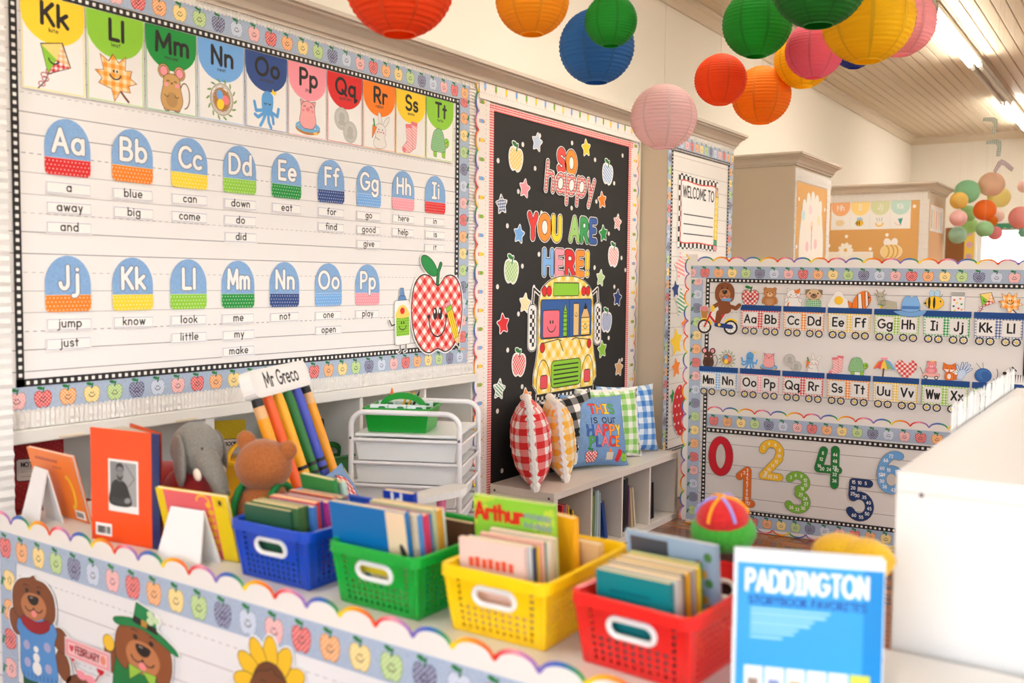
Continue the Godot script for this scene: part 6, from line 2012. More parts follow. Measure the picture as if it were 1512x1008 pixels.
	for r in 2:
		for i in rows[r].size():
			var two: PackedStringArray = rows[r][i].split(" ")
			var c: Color = cc[r][i]
			var w := 0.236
			o = cutout("train_car_cutout", func(cv: Cv) -> void:
				var pic := func(k: int, x: float, y: float, s: float) -> void:
					cv.push(x, y, s)
					match k:
						0: art_apple(cv, ["gd", RED, WHITE, 0.0095])
						1: art_bear(cv)
						2: art_cat(cv)
						3: art_pug(cv)
						4: art_egg(cv)
						5: art_fish(cv)
						6: art_goat(cv)
						8: art_bee(cv)
						9: art_jar(cv)
						10: art_kite(cv)
						11: art_leaf(cv)
						12: art_mouse(cv, Color(0.33, 0.2, 0.13))
						13: art_nest(cv)
						14: art_octopus(cv)
						15: art_pig(cv)
						16: art_coins(cv)
						17: art_rabbit(cv)
						18: art_sock(cv)
						19: art_turtle(cv)
						20: art_umbrella(cv)
						21: art_heart(cv, 0, -0.05, 1.0, ["gd", RED, WHITE, 0.0095])
						22: art_wagon(cv)
						23: art_fox(cv)
						24: art_yarn(cv)
						25: art_zebra(cv)
					cv.ew = 0.0
					cv.pop()
				if r == 1 and i == 5:
					pic.call(22, 0.045, 0.222, 0.1)
					pic.call(23, 0.135, 0.22, 0.09)
					cv.push(0.2, 0.225, 0.095, -20)
					art_glove(cv)
					cv.pop()
				elif r == 1 and i == 6:
					pic.call(24, 0.05, 0.22, 0.1)
					pic.call(25, 0.19, 0.22, 0.105)
				else:
					var k: int = r * 12 + i * 2
					pic.call(k, 0.055, 0.22, 0.11 if k != 4 else 0.1)
					if k != 6: pic.call(k + 1, 0.168, 0.22, 0.11)
				cv.r(0.0, 0.14, w, 0.172, Color(0.05, 0.26, 0.52))
				cv.r(0.006, 0.036, w - 0.006, 0.14, c.darkened(0.15))
				cv.r(0.0075, 0.0375, w - 0.0075, 0.14, ["g", c, WHITE, 0.0075])
				for k in 2:
					var x := 0.016 + 0.118 * k
					cv.r(x - 0.001, 0.046, x + 0.087, 0.132, Color(0.6, 0.58, 0.56))
					cv.r(x, 0.047, x + 0.086, 0.131, Color(0.91, 0.9, 0.88))
					cv.text(two[k], x + 0.043, 0.069, 0.046, 0.0085, Color(0.06, 0.05, 0.05), 0.5, 0.95 if two[k] != "Mm" and two[k] != "Ww" else 0.7, 0.14)
				if r == 0 and i == 3:
					cv.push(0.18, 0.205, 0.13)
					art_hat(cv)
					cv.ew = 0.0
					cv.pop()
				for x in [0.028, 0.078, 0.15, 0.2]: wheel(cv, x + 0.004, 0.02, 0.021), 0.0008, 1300.0, 0.0015, null, Color(0.92, 0.91, 0.89))
			tag(o, "%s train car lettered %s carrying %s" % [cn[r][i], two[0] + " " + two[1], riders[r][i]], "cut-out", "alphabet train cars")
			lay(o, F, (0.308 + 0.2475 * i) if r == 0 else (0.066 + 0.2475 * i), (1.172 - 0.0022 * i) if r == 0 else (0.8 - 0.0012 * i), 0.0085 + 0.0004 * (i % 2), -0.5 if r == 0 else -0.3)
	# big numbers
	var nums := [[0.137, 0.286, 0.317, 0.555, Color(0.78, 0.05, 0.14), "red", ""], [0.307, 0.424, 0.149, 0.39, Color(0.88, 0.42, 0.1), "orange", "1 2 3 4 5 6 7 8 9 10 11 12"], [0.44, 0.583, 0.324, 0.562, Color(0.95, 0.75, 0.16), "yellow", "2 4 6 8 10 12 14 16 18 20 22 24"], [0.601, 0.741, 0.149, 0.392, Color(0.48, 0.72, 0.22), "lime green", "3 6 9 12 15 18 21 24 27 30 33 36"], [0.758, 0.909, 0.315, 0.559, Color(0.1, 0.48, 0.2), "dark green", "8 12 16 20 24 40 44 48 28 32 36"], [0.942, 1.085, 0.148, 0.387, Color(0.08, 0.2, 0.4), "navy", "5 10 15 20 25 30 35 40 45 50 55 60"], [1.099, 1.244, 0.321, 0.56, Color(0.42, 0.65, 0.86), "sky blue", "6 12 18 24 30 36 42 48 54 60 66 72"], [1.275, 1.4, 0.15, 0.39, Color(0.9, 0.5, 0.56), "pink", "7 14 21 28 35 42 49 56 63 70 77 84"]]
	for d in nums.size():
		var q: Array = nums[d]
		var W: float = q[1] - q[0]
		var Hh: float = q[3] - q[2]
		var st := 0.044
		var lines := []
		match d:
			0: lines = [Pen.oval(W / 2, Hh / 2, (W - st) / 2, (Hh - st) / 2)]
			1: lines = [Pen.flat_pts([st / 2, Hh * 0.74, W * 0.58, Hh - st / 2, W * 0.58, st / 2]), Pen.flat_pts([W * 0.5, st / 2, W - st / 2, st / 2])]
			2: lines = [arc_pts(W / 2, Hh * 0.7, (W - st) / 2, Hh * 0.3 - st / 2, 170, -35), Pen.flat_pts([W * 0.82, Hh * 0.55, st * 0.6, st / 2, W - st / 2, st / 2])]
			3: lines = [arc_pts(W * 0.46, Hh * 0.74, W * 0.34, Hh * 0.26 - st / 2, 155, -80), arc_pts(W * 0.46, Hh * 0.28, W * 0.38, Hh * 0.28 - st / 2, 80, -150)]
			4: lines = [Pen.flat_pts([W * 0.32, Hh - st * 0.7, st * 0.5, Hh * 0.44, W - st / 2, Hh * 0.44]), Pen.flat_pts([W * 0.74, Hh - st / 2, W * 0.74, st / 2])]
			5: lines = [Pen.flat_pts([W - st * 0.7, Hh - st / 2, W * 0.22, Hh - st / 2, W * 0.2, Hh * 0.58]), arc_pts(W * 0.46, Hh * 0.35, W * 0.38, Hh * 0.35 - st / 2, 130, -150)]
			6: lines = [Pen.oval(W / 2, Hh * 0.33, (W - st) / 2, Hh * 0.33 - st / 2), arc_pts(W * 0.62, Hh * 0.4, W * 0.5, Hh * 0.6 - st / 2, 180, 75)]
			7: lines = [Pen.flat_pts([st / 2, Hh - st / 2, W - st / 2, Hh - st / 2, W * 0.4, st / 2])]
		o = cutout("number_cutout", func(cv: Cv) -> void:
			for pas in 2:
				for l in lines:
					var p: PackedVector2Array = l.duplicate()
					if l.size() == 28: p.append(p[0])
					cv.ln(p, st + (0.004 if pas == 0 else 0.0), Color(0.45, 0.4, 0.38) if pas == 0 else q[4])
			if q[6]:
				var pts := PackedVector2Array()
				for l in lines:
					for i in l.size() - (0 if l.size() == 28 else 1):
						var nx: Vector2 = l[(i + 1) % l.size()]
						var k := maxi(1, int(l[i].distance_to(nx) / 0.004))
						for s in k: pts.append(l[i].lerp(nx, float(s) / k))
				var ns: PackedStringArray = q[6].split(" ")
				for i in ns.size():
					var at := pts[int((i + 0.5) / ns.size() * (pts.size() - 1))]
					cv.text(ns[i], at.x, at.y - 0.0085, 0.017, 0.0036, WHITE, 0.5, 0.85, 0.2), 0.002, 1000.0, 0.002, null, Color(0.8, 0.78, 0.75))
		tag(o, "big %s number %d cut-out %s on the number board" % [q[5], d, "without small numerals" if d == 0 else "printed with small white numerals"], "number", "big numbers on the number board")
		lay(o, F, q[0], q[2], 0.007)
func arc_pts(x: float, y: float, rx: float, ry: float, a0: float, a1: float) -> PackedVector2Array:
	var q := PackedVector2Array()
	for i in 19:
		var a := deg_to_rad(lerpf(a0, a1, i / 18.0))
		q.append(Vector2(x + rx * cos(a), y + ry * sin(a)))
	return q

# ------------------------------------------------------------------ the counter at the front with its printed face
const TOP := 0.79
const FACE_Z := -1.373
func build_counter() -> void:
	var m := mat(Color(0.9, 0.885, 0.86), 0.35)
	var n := thing("low_bookcase", "white two-row cube bookcase carrying the baskets, its back dressed with borders and dog cut-outs", "bookcase", Vector3(-1.145, 0, -1.6125))
	kallax(n, Vector3(3.03, TOP, 0.475), 8, 2, m, true)
	var b := MB.new()
	b.box(Vector3(0, TOP / 2, 0.2365), Vector3(3.02, TOP - 0.006, 0.004))
	obj("back_panel", b, m, n)
	var F := Transform3D(Basis.IDENTITY, Vector3(0, 0, FACE_Z))
	var g := "trims on the face of the low bookcase"
	var o := paper("lined_paper", [box_poly(-2.655, 0.03, 0.36, 0.785)], func(cv: Cv) -> void: ruled(cv, -2.655, 0.36, 0.66 + 0.057, 0.05, 0.72, 0.1795, 0.0022, Color(0.7, 0.64, 0.64)), 500.0, 0.001, null, Color(0.93, 0.92, 0.91))
	tag(o, "white handwriting-lined paper on the face of the low bookcase", "paper")
	lay(o, F, 0, 0, 0.001)
	var q := obj("scalloped_border", scallop_trim(3.02, 0.05, 0.03, SCALLOP_P, 0.0), m_rainbow)
	tag(q, "white scalloped border with rainbow edge along the top of the low bookcase face", "border trim", g)
	lay(q, F, -2.655, 0.744, 0.0022)
	trim_apple(F, -2.655, 0.692, 0.0036, 3.02, 0, 0.955, "denim blue apple border along the top of the low bookcase face", g, 0.077)
	trim_apple(F, -2.538, 0.03, 0.0034, 0.67, 90, 0.3, "denim blue apple border down the end of the low bookcase face", g, 0.08)
	# dogs
	var c := Color(0.5, 0.28, 0.15)
	o = cutout("dog_cutout", func(cv: Cv) -> void:
		cv.edge = INK
		cv.ew = 0.0018
		cv.e(0.115, -0.02, 0.03, 0.055, c, 10)
		cv.e(-0.105, 0.1, 0.027, 0.05, c, 12)
		cv.e(0.11, 0.07, 0.035, 0.045, c, 20)
		for s in [-1.0, 1.0]:
			cv.r(s * 0.045 - 0.035, -0.19, s * 0.045 + 0.035, -0.07, Color(0.06, 0.36, 0.2), 0.01)
			cv.e(s * 0.05, -0.205, 0.04, 0.025, c)
		cv.sm([-0.075, 0.13, -0.1, 0.08, -0.085, 0.04, -0.085, -0.095, 0, -0.11, 0.085, -0.095, 0.08, 0.04, 0.095, 0.09, 0.07, 0.13, 0, 0.14], Color(0.33, 0.56, 0.8))
		cv.push(-0.01, 0.195, 0.205)
		cv.m = cv.m.scaled_local(Vector2(1.0, 0.8))
		cv.ew = 0.0
		dog_head(cv, c, Color(0.72, 0.46, 0.29))
		cv.pop()
		cv.ew = 0.0015
		cv.sm([-0.065, 0.13, -0.07, 0.1, -0.03, 0.075, 0.02, 0.075, 0.06, 0.1, 0.055, 0.13, 0.0, 0.115], Color(0.6, 0.1, 0.14))
		cv.ew = 0.0
		cv.e(-0.01, -0.06, 0.022, 0.026, WHITE)
		cv.e(-0.01, -0.02, 0.016, 0.018, WHITE)
		cv.e(-0.01, 0.012, 0.012, 0.012, WHITE)
		for k in [[-0.055, 0.02], [-0.055, -0.045], [0.045, 0.03], [0.045, -0.05]]: cv.e(k[0], k[1], 0.016, 0.018, Color(0.68, 0.66, 0.8))
		for k in 9: cv.l([-0.075 + 0.019 * k, -0.1, -0.075 + 0.019 * k, -0.082], 0.003, Color(0.16, 0.34, 0.56)), 0.006, 1100.0, 0.002)
	tag(o, "brown dog cut-out in blue snowman jumper and red scarf on the bookcase face", "cut-out")
	lay(o, F, -2.428, 0.468, 0.0062, 4.0)
	o.basis = o.basis * Basis.from_scale(Vector3(1.0, 0.72, 1.0))
	o = cutout("dog_cutout", func(cv: Cv) -> void:
		cv.edge = INK
		cv.ew = 0.0018
		cv.e(-0.115, -0.03, 0.028, 0.06, c, 15)
		cv.e(-0.13, 0.02, 0.022, 0.03, Color(0.93, 0.75, 0.2))
		cv.e(0.12, -0.08, 0.035, 0.06, c, -20)
		cv.sm([-0.1, -0.02, -0.09, -0.22, 0.09, -0.22, 0.1, -0.02, 0.05, 0.02, -0.05, 0.02], Color(0.08, 0.46, 0.22))
		cv.ew = 0.0
		cv.push(0.0, 0.05, 0.21)
		cv.m = cv.m.scaled_local(Vector2(1.0, 0.9))
		dog_head(cv, Color(0.56, 0.31, 0.16), Color(0.74, 0.47, 0.29))
		cv.pop()
		cv.ew = 0.0015
		for s in [-1.0, 1.0]: cv.p([0, -0.025, s * 0.05, -0.02, s * 0.045, -0.075], Color(0.6, 0.78, 0.25))
		cv.sm([-0.105, 0.13, 0, 0.155, 0.11, 0.11, 0.115, 0.085, 0.0, 0.125, -0.1, 0.105], Color(0.08, 0.5, 0.26))
		cv.p([-0.04, 0.145, -0.03, 0.215, 0.035, 0.2, 0.05, 0.13], Color(0.1, 0.52, 0.28))
		cv.ew = 0.0
		cv.p([-0.042, 0.14, -0.038, 0.165, 0.046, 0.15, 0.05, 0.128], INK)
		cv.r(-0.01, 0.136, 0.012, 0.16, Color(0.75, 0.55, 0.2))
		for k in 3: cv.e(0.03 + 0.014 * cos(k * 2.1), 0.178 + 0.014 * sin(k * 2.1), 0.013, 0.013, Color(0.8, 0.88, 0.7)), 0.006, 1100.0, 0.002)
	tag(o, "brown dog cut-out in green leprechaun hat and coat on the bookcase face", "cut-out")
	lay(o, F, -1.975, 0.545, 0.0062, -4.0)
	o.basis = o.basis * Basis.from_scale(Vector3(1.05, 0.68, 1.0))
	o = cutout("dog_cutout", func(cv: Cv) -> void:
		cv.edge = INK
		cv.ew = 0.0015
		cv.e(-0.06, -0.01, 0.03, 0.03, Color(0.56, 0.31, 0.16))
		for k in 12:
			var a := TAU * k / 12.0
			cv.e(0.075 * cos(a), 0.075 * sin(a), 0.042, 0.022, Color(0.95, 0.75, 0.14), rad_to_deg(a))
		cv.e(0, 0, 0.056, 0.06, Color(0.42, 0.24, 0.13))
		cv.ew = 0.0
		cv.push(0, -0.03, 0.14)
		dog_head(cv, Color(0.45, 0.26, 0.14), Color(0.72, 0.46, 0.29))
		cv.pop()
		cv.r(-0.09, -0.25, 0.09, -0.1, Color(0.3, 0.58, 0.28)), 0.005, 1100.0, 0.002)
	tag(o, "brown dog cut-out with a yellow sunflower mane on the bookcase face", "cut-out")
	lay(o, F, -1.53, 0.595, 0.0062)
	o = cutout("dog_cutout", func(cv: Cv) -> void:
		cv.push(0, -0.08, 0.16)
		dog_head(cv, Color(0.45, 0.25, 0.14), Color(0.72, 0.46, 0.29))
		cv.pop()
		for s in [-1.0, 1.0]:
			cv.l([s * 0.03, -0.01, s * 0.05, 0.03], 0.005, Color(0.5, 0.1, 0.12))
			art_heart(cv, s * 0.055, 0.045, 0.03, Color(0.78, 0.08, 0.14))
			cv.e(s * 0.018, 0.0, 0.02, 0.016, Color(0.93, 0.58, 0.62)), 0.004, 1000.0, 0.002)
	tag(o, "brown dog cut-out with heart headband on the bookcase face", "cut-out")
	lay(o, F, -2.21, 0.455, 0.0062, -4.0)
	o.basis = o.basis * Basis.from_scale(Vector3(1.1, 0.75, 1.0))
	o = paper("month_card", [box_poly(-0.098, -0.025, 0.098, 0.025)], func(cv: Cv) -> void:
		cv.r(-0.094, -0.021, 0.094, 0.021, Color(0.92, 0.6, 0.62))
		cv.r(-0.084, -0.015, 0.084, 0.015, Color(0.96, 0.78, 0.77))
		cv.text("FEBRUARY", 0.0, -0.009, 0.019, 0.0045, Color(0.55, 0.06, 0.1), 0.5, 0.8, 0.16)
		art_heart(cv, -0.068, 0.0, 0.02, Color(0.85, 0.25, 0.3))
		cv.e(0.068, 0.0, 0.012, 0.012, Color(0.9, 0.55, 0.45)), 1300.0, 0.0015, null, Color(0.93, 0.85, 0.85))
	tag(o, "pink month card reading FEBRUARY between the two dressed-up dogs", "card")
	lay(o, F, -2.2, 0.518, 0.009)

# ------------------------------------------------------------------ perforated plastic baskets
func basket(label: String, x: float, z: float, turn: float, c: Color) -> Node3D:   # x, z: middle of the base
	var n := thing("storage_basket", label, "basket", Vector3(x, TOP + 0.0008, z), deg_to_rad(turn), "plastic book baskets on the low bookcase")
	var m := mat(c, 0.28)
	var bw := 0.205
	var bd := 0.285
	var tw := 0.228
	var td := 0.325
	var Hh := 0.128
	var t := 0.0025
	var wall := func(p0: Vector2, p1: Vector2, q0: Vector2, q1: Vector2, cols: int, rows: int, gap: bool) -> MB:   # bottom corners p, top corners q, in plan
		var b := MB.new()
		var at := func(u: float, v: float, inn: float) -> Vector3:
			var lo := p0.lerp(p1, u)
			var hi := q0.lerp(q1, u)
			var k := lo.lerp(hi, v)
			var y := Hh * v
			var mid := Vector3(0, y, 0)
			var out := Vector3(k.x, y, k.y)
			var nn := Vector3((p1 - p0).y, 0, -(p1 - p0).x).normalized()
			if nn.dot(out - mid) < 0: nn = -nn
			return out - nn * inn
		var cell := func(u0: float, v0: float, u1: float, v1: float) -> void:
			b._q_out(at.call(u0, v0, 0.0), at.call(u1, v0, 0.0), at.call(u1, v1, 0.0), at.call(u0, v1, 0.0), at.call((u0 + u1) / 2, v0, 0.0) - Vector3(0, Hh * v0, 0))
			b._q_out(at.call(u0, v0, t), at.call(u1, v0, t), at.call(u1, v1, t), at.call(u0, v1, t), -(at.call((u0 + u1) / 2, v0, 0.0) - Vector3(0, Hh * v0, 0)))
		var us := [0.0]
		var vs := [0.0]
		var mu := 0.09
		for i in cols:
			us.append(mu + (1.0 - 2 * mu) * (i + 0.24) / cols)
			us.append(mu + (1.0 - 2 * mu) * (i + 0.76) / cols)
		us.append(1.0)
		for j in rows:
			vs.append(0.07 + 0.8 * (j + 0.22) / rows)
			vs.append(0.07 + 0.8 * (j + 0.78) / rows)
		vs.append(1.0)
		for i in us.size() - 1:
			for j in vs.size() - 1:
				var hole := i % 2 == 1 and j % 2 == 1
				var um: float = (us[i] + us[i + 1]) / 2
				var vm: float = (vs[j] + vs[j + 1]) / 2
				if gap:
					var inside := absf(um - 0.5) < 0.2 and vm > 0.54 and vm < 0.76
					var near := absf(um - 0.5) < 0.31 and vm > 0.44 and vm < 0.9
					if inside: continue
					if near: hole = false
				if hole:
					# the four edges of the hole
					for e in [[us[i], vs[j], us[i + 1], vs[j]], [us[i + 1], vs[j], us[i + 1], vs[j + 1]], [us[i + 1], vs[j + 1], us[i], vs[j + 1]], [us[i], vs[j + 1], us[i], vs[j]]]:
						b.quad(at.call(e[0], e[1], 0.0), at.call(e[2], e[3], 0.0), at.call(e[2], e[3], t), at.call(e[0], e[1], t))
					continue
				cell.call(us[i], vs[j], us[i + 1], vs[j + 1])
		return b
	var P := [Vector2(-bw / 2, bd / 2), Vector2(bw / 2, bd / 2), Vector2(bw / 2, -bd / 2), Vector2(-bw / 2, -bd / 2)]
	var Q := [Vector2(-tw / 2, td / 2), Vector2(tw / 2, td / 2), Vector2(tw / 2, -td / 2), Vector2(-tw / 2, -td / 2)]
	for i in 4:
		var j := (i + 1) % 4
		obj("wall_panel", wall.call(P[i], P[j], Q[i], Q[j], 11 if i % 2 == 0 else 16, 8, i % 2 == 0), m, n)
	var b := MB.new()
	b.box(Vector3(0, 0.002, 0), Vector3(bw - 0.002, 0.004, bd - 0.002))
	obj("floor", b, m, n)
	# rounded corner posts and the rolled rim
	for i in 4:
		b = MB.new()
		b.tube([Vector3(P[i].x * 0.985, 0.0035, P[i].y * 0.985), Vector3(Q[i].x * 0.985, Hh, Q[i].y * 0.985)], 0.0055, 8)
		obj("corner", b, m, n)
	b = MB.new()
	var ring := []
	for i in 4:
		var s := [Vector2(-1, 1), Vector2(1, 1), Vector2(1, -1), Vector2(-1, -1)]
		for k in 5:
			var a := deg_to_rad([135, 45, -45, -135][i] + 45 - 22.5 * k)
			var r := 0.022
			ring.append(Vector2(s[i].x * (tw / 2 + 0.006 - r) + r * cos(a), s[i].y * (td / 2 + 0.006 - r) + r * sin(a)))
	var cnt := ring.size()
	var prof := [Vector2(-0.008, -0.001), Vector2(-0.008, 0.004), Vector2(0.0, 0.007), Vector2(0.004, 0.004), Vector2(0.0045, -0.016), Vector2(0.002, -0.016), Vector2(0.0015, 0.0), Vector2(-0.008, -0.001)]
	for i in cnt:
		var A: Vector2 = ring[i]
		var B: Vector2 = ring[(i + 1) % cnt]
		var na: Vector2 = (ring[(i + 1) % cnt] - ring[(i - 1 + cnt) % cnt]).normalized().orthogonal()
		var nb: Vector2 = (ring[(i + 2) % cnt] - ring[i]).normalized().orthogonal()
		if na.dot(A) < 0: na = -na
		if nb.dot(B) < 0: nb = -nb
		for k in prof.size() - 1:
			var a0: Vector2 = A + na * prof[k].x
			var a1: Vector2 = A + na * prof[k + 1].x
			var b0: Vector2 = B + nb * prof[k].x
			var b1: Vector2 = B + nb * prof[k + 1].x
			b.quad(Vector3(a0.x, Hh + prof[k].y, a0.y), Vector3(b0.x, Hh + prof[k].y, b0.y), Vector3(b1.x, Hh + prof[k + 1].y, b1.y), Vector3(a1.x, Hh + prof[k + 1].y, a1.y))
	obj("rim", b, m, n)
	for s in [1.0, -1.0]:
		b = MB.new()
		var pts := []
		for i in 24:
			var a := TAU * i / 24
			var ex: float = (0.028 if cos(a) > 0 else -0.028)
			var y := Hh * 0.65 + 0.0165 * sin(a)
			pts.append(Vector3(ex + 0.0175 * cos(a), y, s * (lerpf(bd / 2, td / 2, y / Hh) + 0.0005)))
		b.tube(pts, 0.0056, 8, true)
		obj("handle_ring", b, mat(Color(0.93, 0.92, 0.9), 0.3), n)
	return n
func basket_book(x: float, y: float, z: float, w: float, h: float, t: float, c: Color, lean: float, label: String, group: String, turn := 0.0, front = null) -> Node3D:   # cover towards the camera, spine on the side of +x
	var n := thing("book", label, "book", Vector3(x, y, z), 0.0, group)
	n.basis = Basis(Vector3.UP, deg_to_rad(turn)) * Basis(Vector3.RIGHT, deg_to_rad(lean))
	var b := MB.new()
	b.box(Vector3(-w / 2, h / 2, t / 2 - 0.0008), Vector3(w, h, 0.0016), 0.0004)
	b.box(Vector3(-w / 2, h / 2, -t / 2 + 0.0008), Vector3(w, h, 0.0016), 0.0004)
	b.box(Vector3(-0.0008, h / 2, 0), Vector3(0.0016, h, t), 0.0006)
	obj("cover", b, mat(c, 0.4), n)
	b = MB.new()
	b.box(Vector3(-w / 2 - 0.0005, h / 2 - 0.0005, 0), Vector3(w - 0.003, h - 0.001, maxf(t - 0.0032, 0.001)))
	obj("pages", b, mat(Color(0.9, 0.8, 0.62), 0.9), n)
	if front != null:
		var p := paper("cover_print", [box_poly(-w + 0.001, 0.001, -0.001, h - 0.001)], front, 900.0, 0.0004, n, c, true)
		p.position.z = t / 2 + 0.0001
	return n
func build_baskets() -> void:
	basket("blue perforated plastic basket with white handle ring, full of books", -1.612, -1.595, 1.0, Color(0.02, 0.26, 0.72))
	basket("green perforated plastic basket with white handle ring, full of books", -1.3, -1.592, 0.0, Color(0.02, 0.62, 0.2))
	basket("yellow perforated plastic basket with white handle ring, full of books", -1.012, -1.603, 1.0, Color(0.98, 0.8, 0.03))
	basket("red perforated plastic basket with white handle ring, full of books", -0.712, -1.603, -4.0, Color(0.88, 0.13, 0.12))
	var y := TOP + 0.006
	var g := "books in the blue basket"
	var cs := [[0.16, 0.34, 0.24, "dark green"], [0.24, 0.4, 0.22, "forest green"], [0.3, 0.42, 0.18, "olive"], [0.2, 0.36, 0.2, "bottle green"], [0.28, 0.5, 0.78, "sky blue"], [0.82, 0.24, 0.24, "red"], [0.16, 0.3, 0.62, "cobalt blue"], [0.7, 0.2, 0.5, "magenta"], [0.2, 0.44, 0.66, "teal blue"], [0.76, 0.3, 0.22, "brick red"], [0.3, 0.36, 0.34, "slate"], [0.56, 0.36, 0.5, "plum"]]
	var z := -1.475
	for i in cs.size():
		var t := 0.0115 + 0.003 * ((i * 7) % 3)
		basket_book(-1.565 + 0.006 * ((i * 5) % 3), y, z, 0.145, 0.163 + 0.002 * ((i * 3) % 4), t, Color(cs[i][0], cs[i][1], cs[i][2]), 6.0, "%s paperback in the blue basket" % cs[i][3], g, 2.0)
		z -= t + 0.0008
	basket_book(-1.6, TOP + 0.018, -1.672, 0.125, 0.19, 0.014, Color(0.18, 0.5, 0.24), 12.0, "tall green hardback at the back of the blue basket", g, -6.0)
	basket_book(-1.592, TOP + 0.014, -1.695, 0.125, 0.185, 0.012, Color(0.72, 0.82, 0.74), 12.0, "pale mint hardback at the back of the blue basket", g, -6.0)
	g = "books in the green basket"
	basket_book(-1.232, y + 0.004, -1.49, 0.2, 0.208, 0.014, Color(0.02, 0.42, 0.68), 10.0, "blue and yellow picture book with cream band in the green basket", g, 3.0, func(cv: Cv) -> void:
		cv.r(-0.2, 0.0, 0.0, 0.1, Color(0.96, 0.82, 0.2))
		cv.r(-0.2, 0.0, 0.0, 0.06, Color(0.9, 0.8, 0.66))
		for k in 14: cv.e(-0.16 + 0.0115 * k, 0.03 + 0.02 * sin(k * 1.9), 0.009, 0.011, [Color(0.8, 0.3, 0.2), Color(0.25, 0.5, 0.7), Color(0.5, 0.6, 0.3)][k % 3])
		cv.r(-0.05, 0.0, 0.0, 0.222, Color(0.92, 0.82, 0.68))
		cv.e(-0.012, 0.12, 0.007, 0.02, INK, 20))
	var cs2 := [[0.86, 0.78, 0.66, "cream"], [0.3, 0.55, 0.8, "light blue"], [0.82, 0.2, 0.36, "crimson"], [0.16, 0.5, 0.72, "bright blue"], [0.72, 0.74, 0.6, "sage"], [0.85, 0.6, 0.2, "amber"], [0.8, 0.84, 0.84, "pale grey"]]
	z = -1.507
	for i in cs2.size():
		var t := 0.01 + 0.004 * (i % 3)
		basket_book(-1.226 + 0.003 * (i % 3), y, z, 0.165, 0.204 - 0.003 * (i % 4), t, Color(cs2[i][0], cs2[i][1], cs2[i][2]), 9.0, "%s picture book in the green basket" % cs2[i][3], g, 3.0)
		z -= t + 0.0008
	basket_book(-1.335, TOP + 0.014, -1.632, 0.085, 0.2, 0.016, Color(0.02, 0.2, 0.62), 8.0, "royal blue book with white letters at the back of the green basket", g, 2.0, func(cv: Cv) -> void: cv.text("ld", -0.045, 0.162, 0.034, 0.007, WHITE, 0.5, 0.9))
	for i in 3: basket_book(-1.208, y, -1.668 - 0.017 * i, 0.15, 0.15 - 0.006 * i, 0.012, [Color(0.35, 0.22, 0.12), Color(0.2, 0.42, 0.2), Color(0.85, 0.45, 0.2)][i], 6.0, "small %s paperback at the back of the green basket" % ["brown", "green", "orange"][i], g)
	g = "books in the yellow basket"
	basket_book(-0.968, y, -1.505, 0.148, 0.175, 0.01, Color(0.92, 0.8, 0.76), 6.0, "pale pink book with orange title in the yellow basket", g, 3.0, func(cv: Cv) -> void:
		for k in 7: cv.r(-0.126 + 0.015 * k, 0.12, -0.115 + 0.015 * k, 0.138 + 0.003 * (k % 2), Color(0.86, 0.32, 0.2))
		cv.r(-0.13, 0.09, -0.03, 0.096, Color(0.85, 0.5, 0.4)))
	var cs3 := [[0.85, 0.86, 0.85, "white"], [0.22, 0.26, 0.36, "navy"], [0.92, 0.74, 0.1, "yellow"], [0.92, 0.7, 0.64, "peach"], [0.08, 0.5, 0.46, "teal"], [0.9, 0.86, 0.78, "ivory"], [0.9, 0.82, 0.72, "beige"], [0.8, 0.76, 0.6, "khaki"]]
	z = -1.52
	for i in cs3.size():
		var t := 0.009 + 0.003 * (i % 3)
		basket_book(-0.965 + 0.003 * (i % 2), y, z, 0.142, 0.174 - 0.004 * (i % 3), t, Color(cs3[i][0], cs3[i][1], cs3[i][2]), 6.0, "%s paperback in the yellow basket" % cs3[i][3], g, 3.0)
		z -= t + 0.0008
	basket_book(-0.982, TOP + 0.01, -1.642, 0.19, 0.226, 0.012, Color(0.55, 0.78, 0.22), 7.0, "green picture book with red title at the back of the yellow basket", g, 4.0, func(cv: Cv) -> void:
		for k in 60: cv.e(-0.19 * fposmod(k * 0.618, 1.0), 0.232 * fposmod(k * 0.377, 1.0), 0.006, 0.009, Color(0.75, 0.82, 0.25))
		cv.text("Arthur", -0.131, 0.178, 0.032, 0.0085, Color(0.82, 0.14, 0.1), 0.5, 0.95)
		for k in 9:
			cv.r(-0.07 + 0.0072 * k, 0.192 - 0.0006 * k, -0.065 + 0.0072 * k, 0.2 + 0.003 * (k % 2), Color(0.5, 0.55, 0.62))
			cv.r(-0.07 + 0.0072 * k, 0.172 - 0.0006 * k, -0.065 + 0.0072 * k, 0.181 + 0.003 * ((k + 1) % 2), Color(0.5, 0.55, 0.62))
		for k in 9: cv.e(-0.145 + 0.013 * k, 0.142 - 0.0012 * (k - 4) * (k - 4), 0.0055, 0.008, INK if k % 2 else WHITE)
		cv.r(-0.12, 0.11, -0.05, 0.13, Color(0.35, 0.6, 0.85)))
	basket_book(-0.958, y, -1.676, 0.13, 0.196, 0.018, Color(0.95, 0.66, 0.08), 4.0, "thick orange-yellow book in the yellow basket", g, -10.0)
	basket_book(-0.92, y, -1.71, 0.13, 0.14, 0.02, Color(0.88, 0.72, 0.5), 4.0, "small tan book at the back of the yellow basket", g, -4.0)
	g = "books in the red basket"
	basket_book(-0.662, y, -1.497, 0.147, 0.166, 0.012, Color(0.0, 0.5, 0.52), 7.0, "teal paperback in the red basket", g, -2.0, func(cv: Cv) -> void:
		for k in 3: cv.r(-0.12, 0.13 - 0.014 * k, -0.04, 0.135 - 0.014 * k, Color(0.0, 0.4, 0.44)))
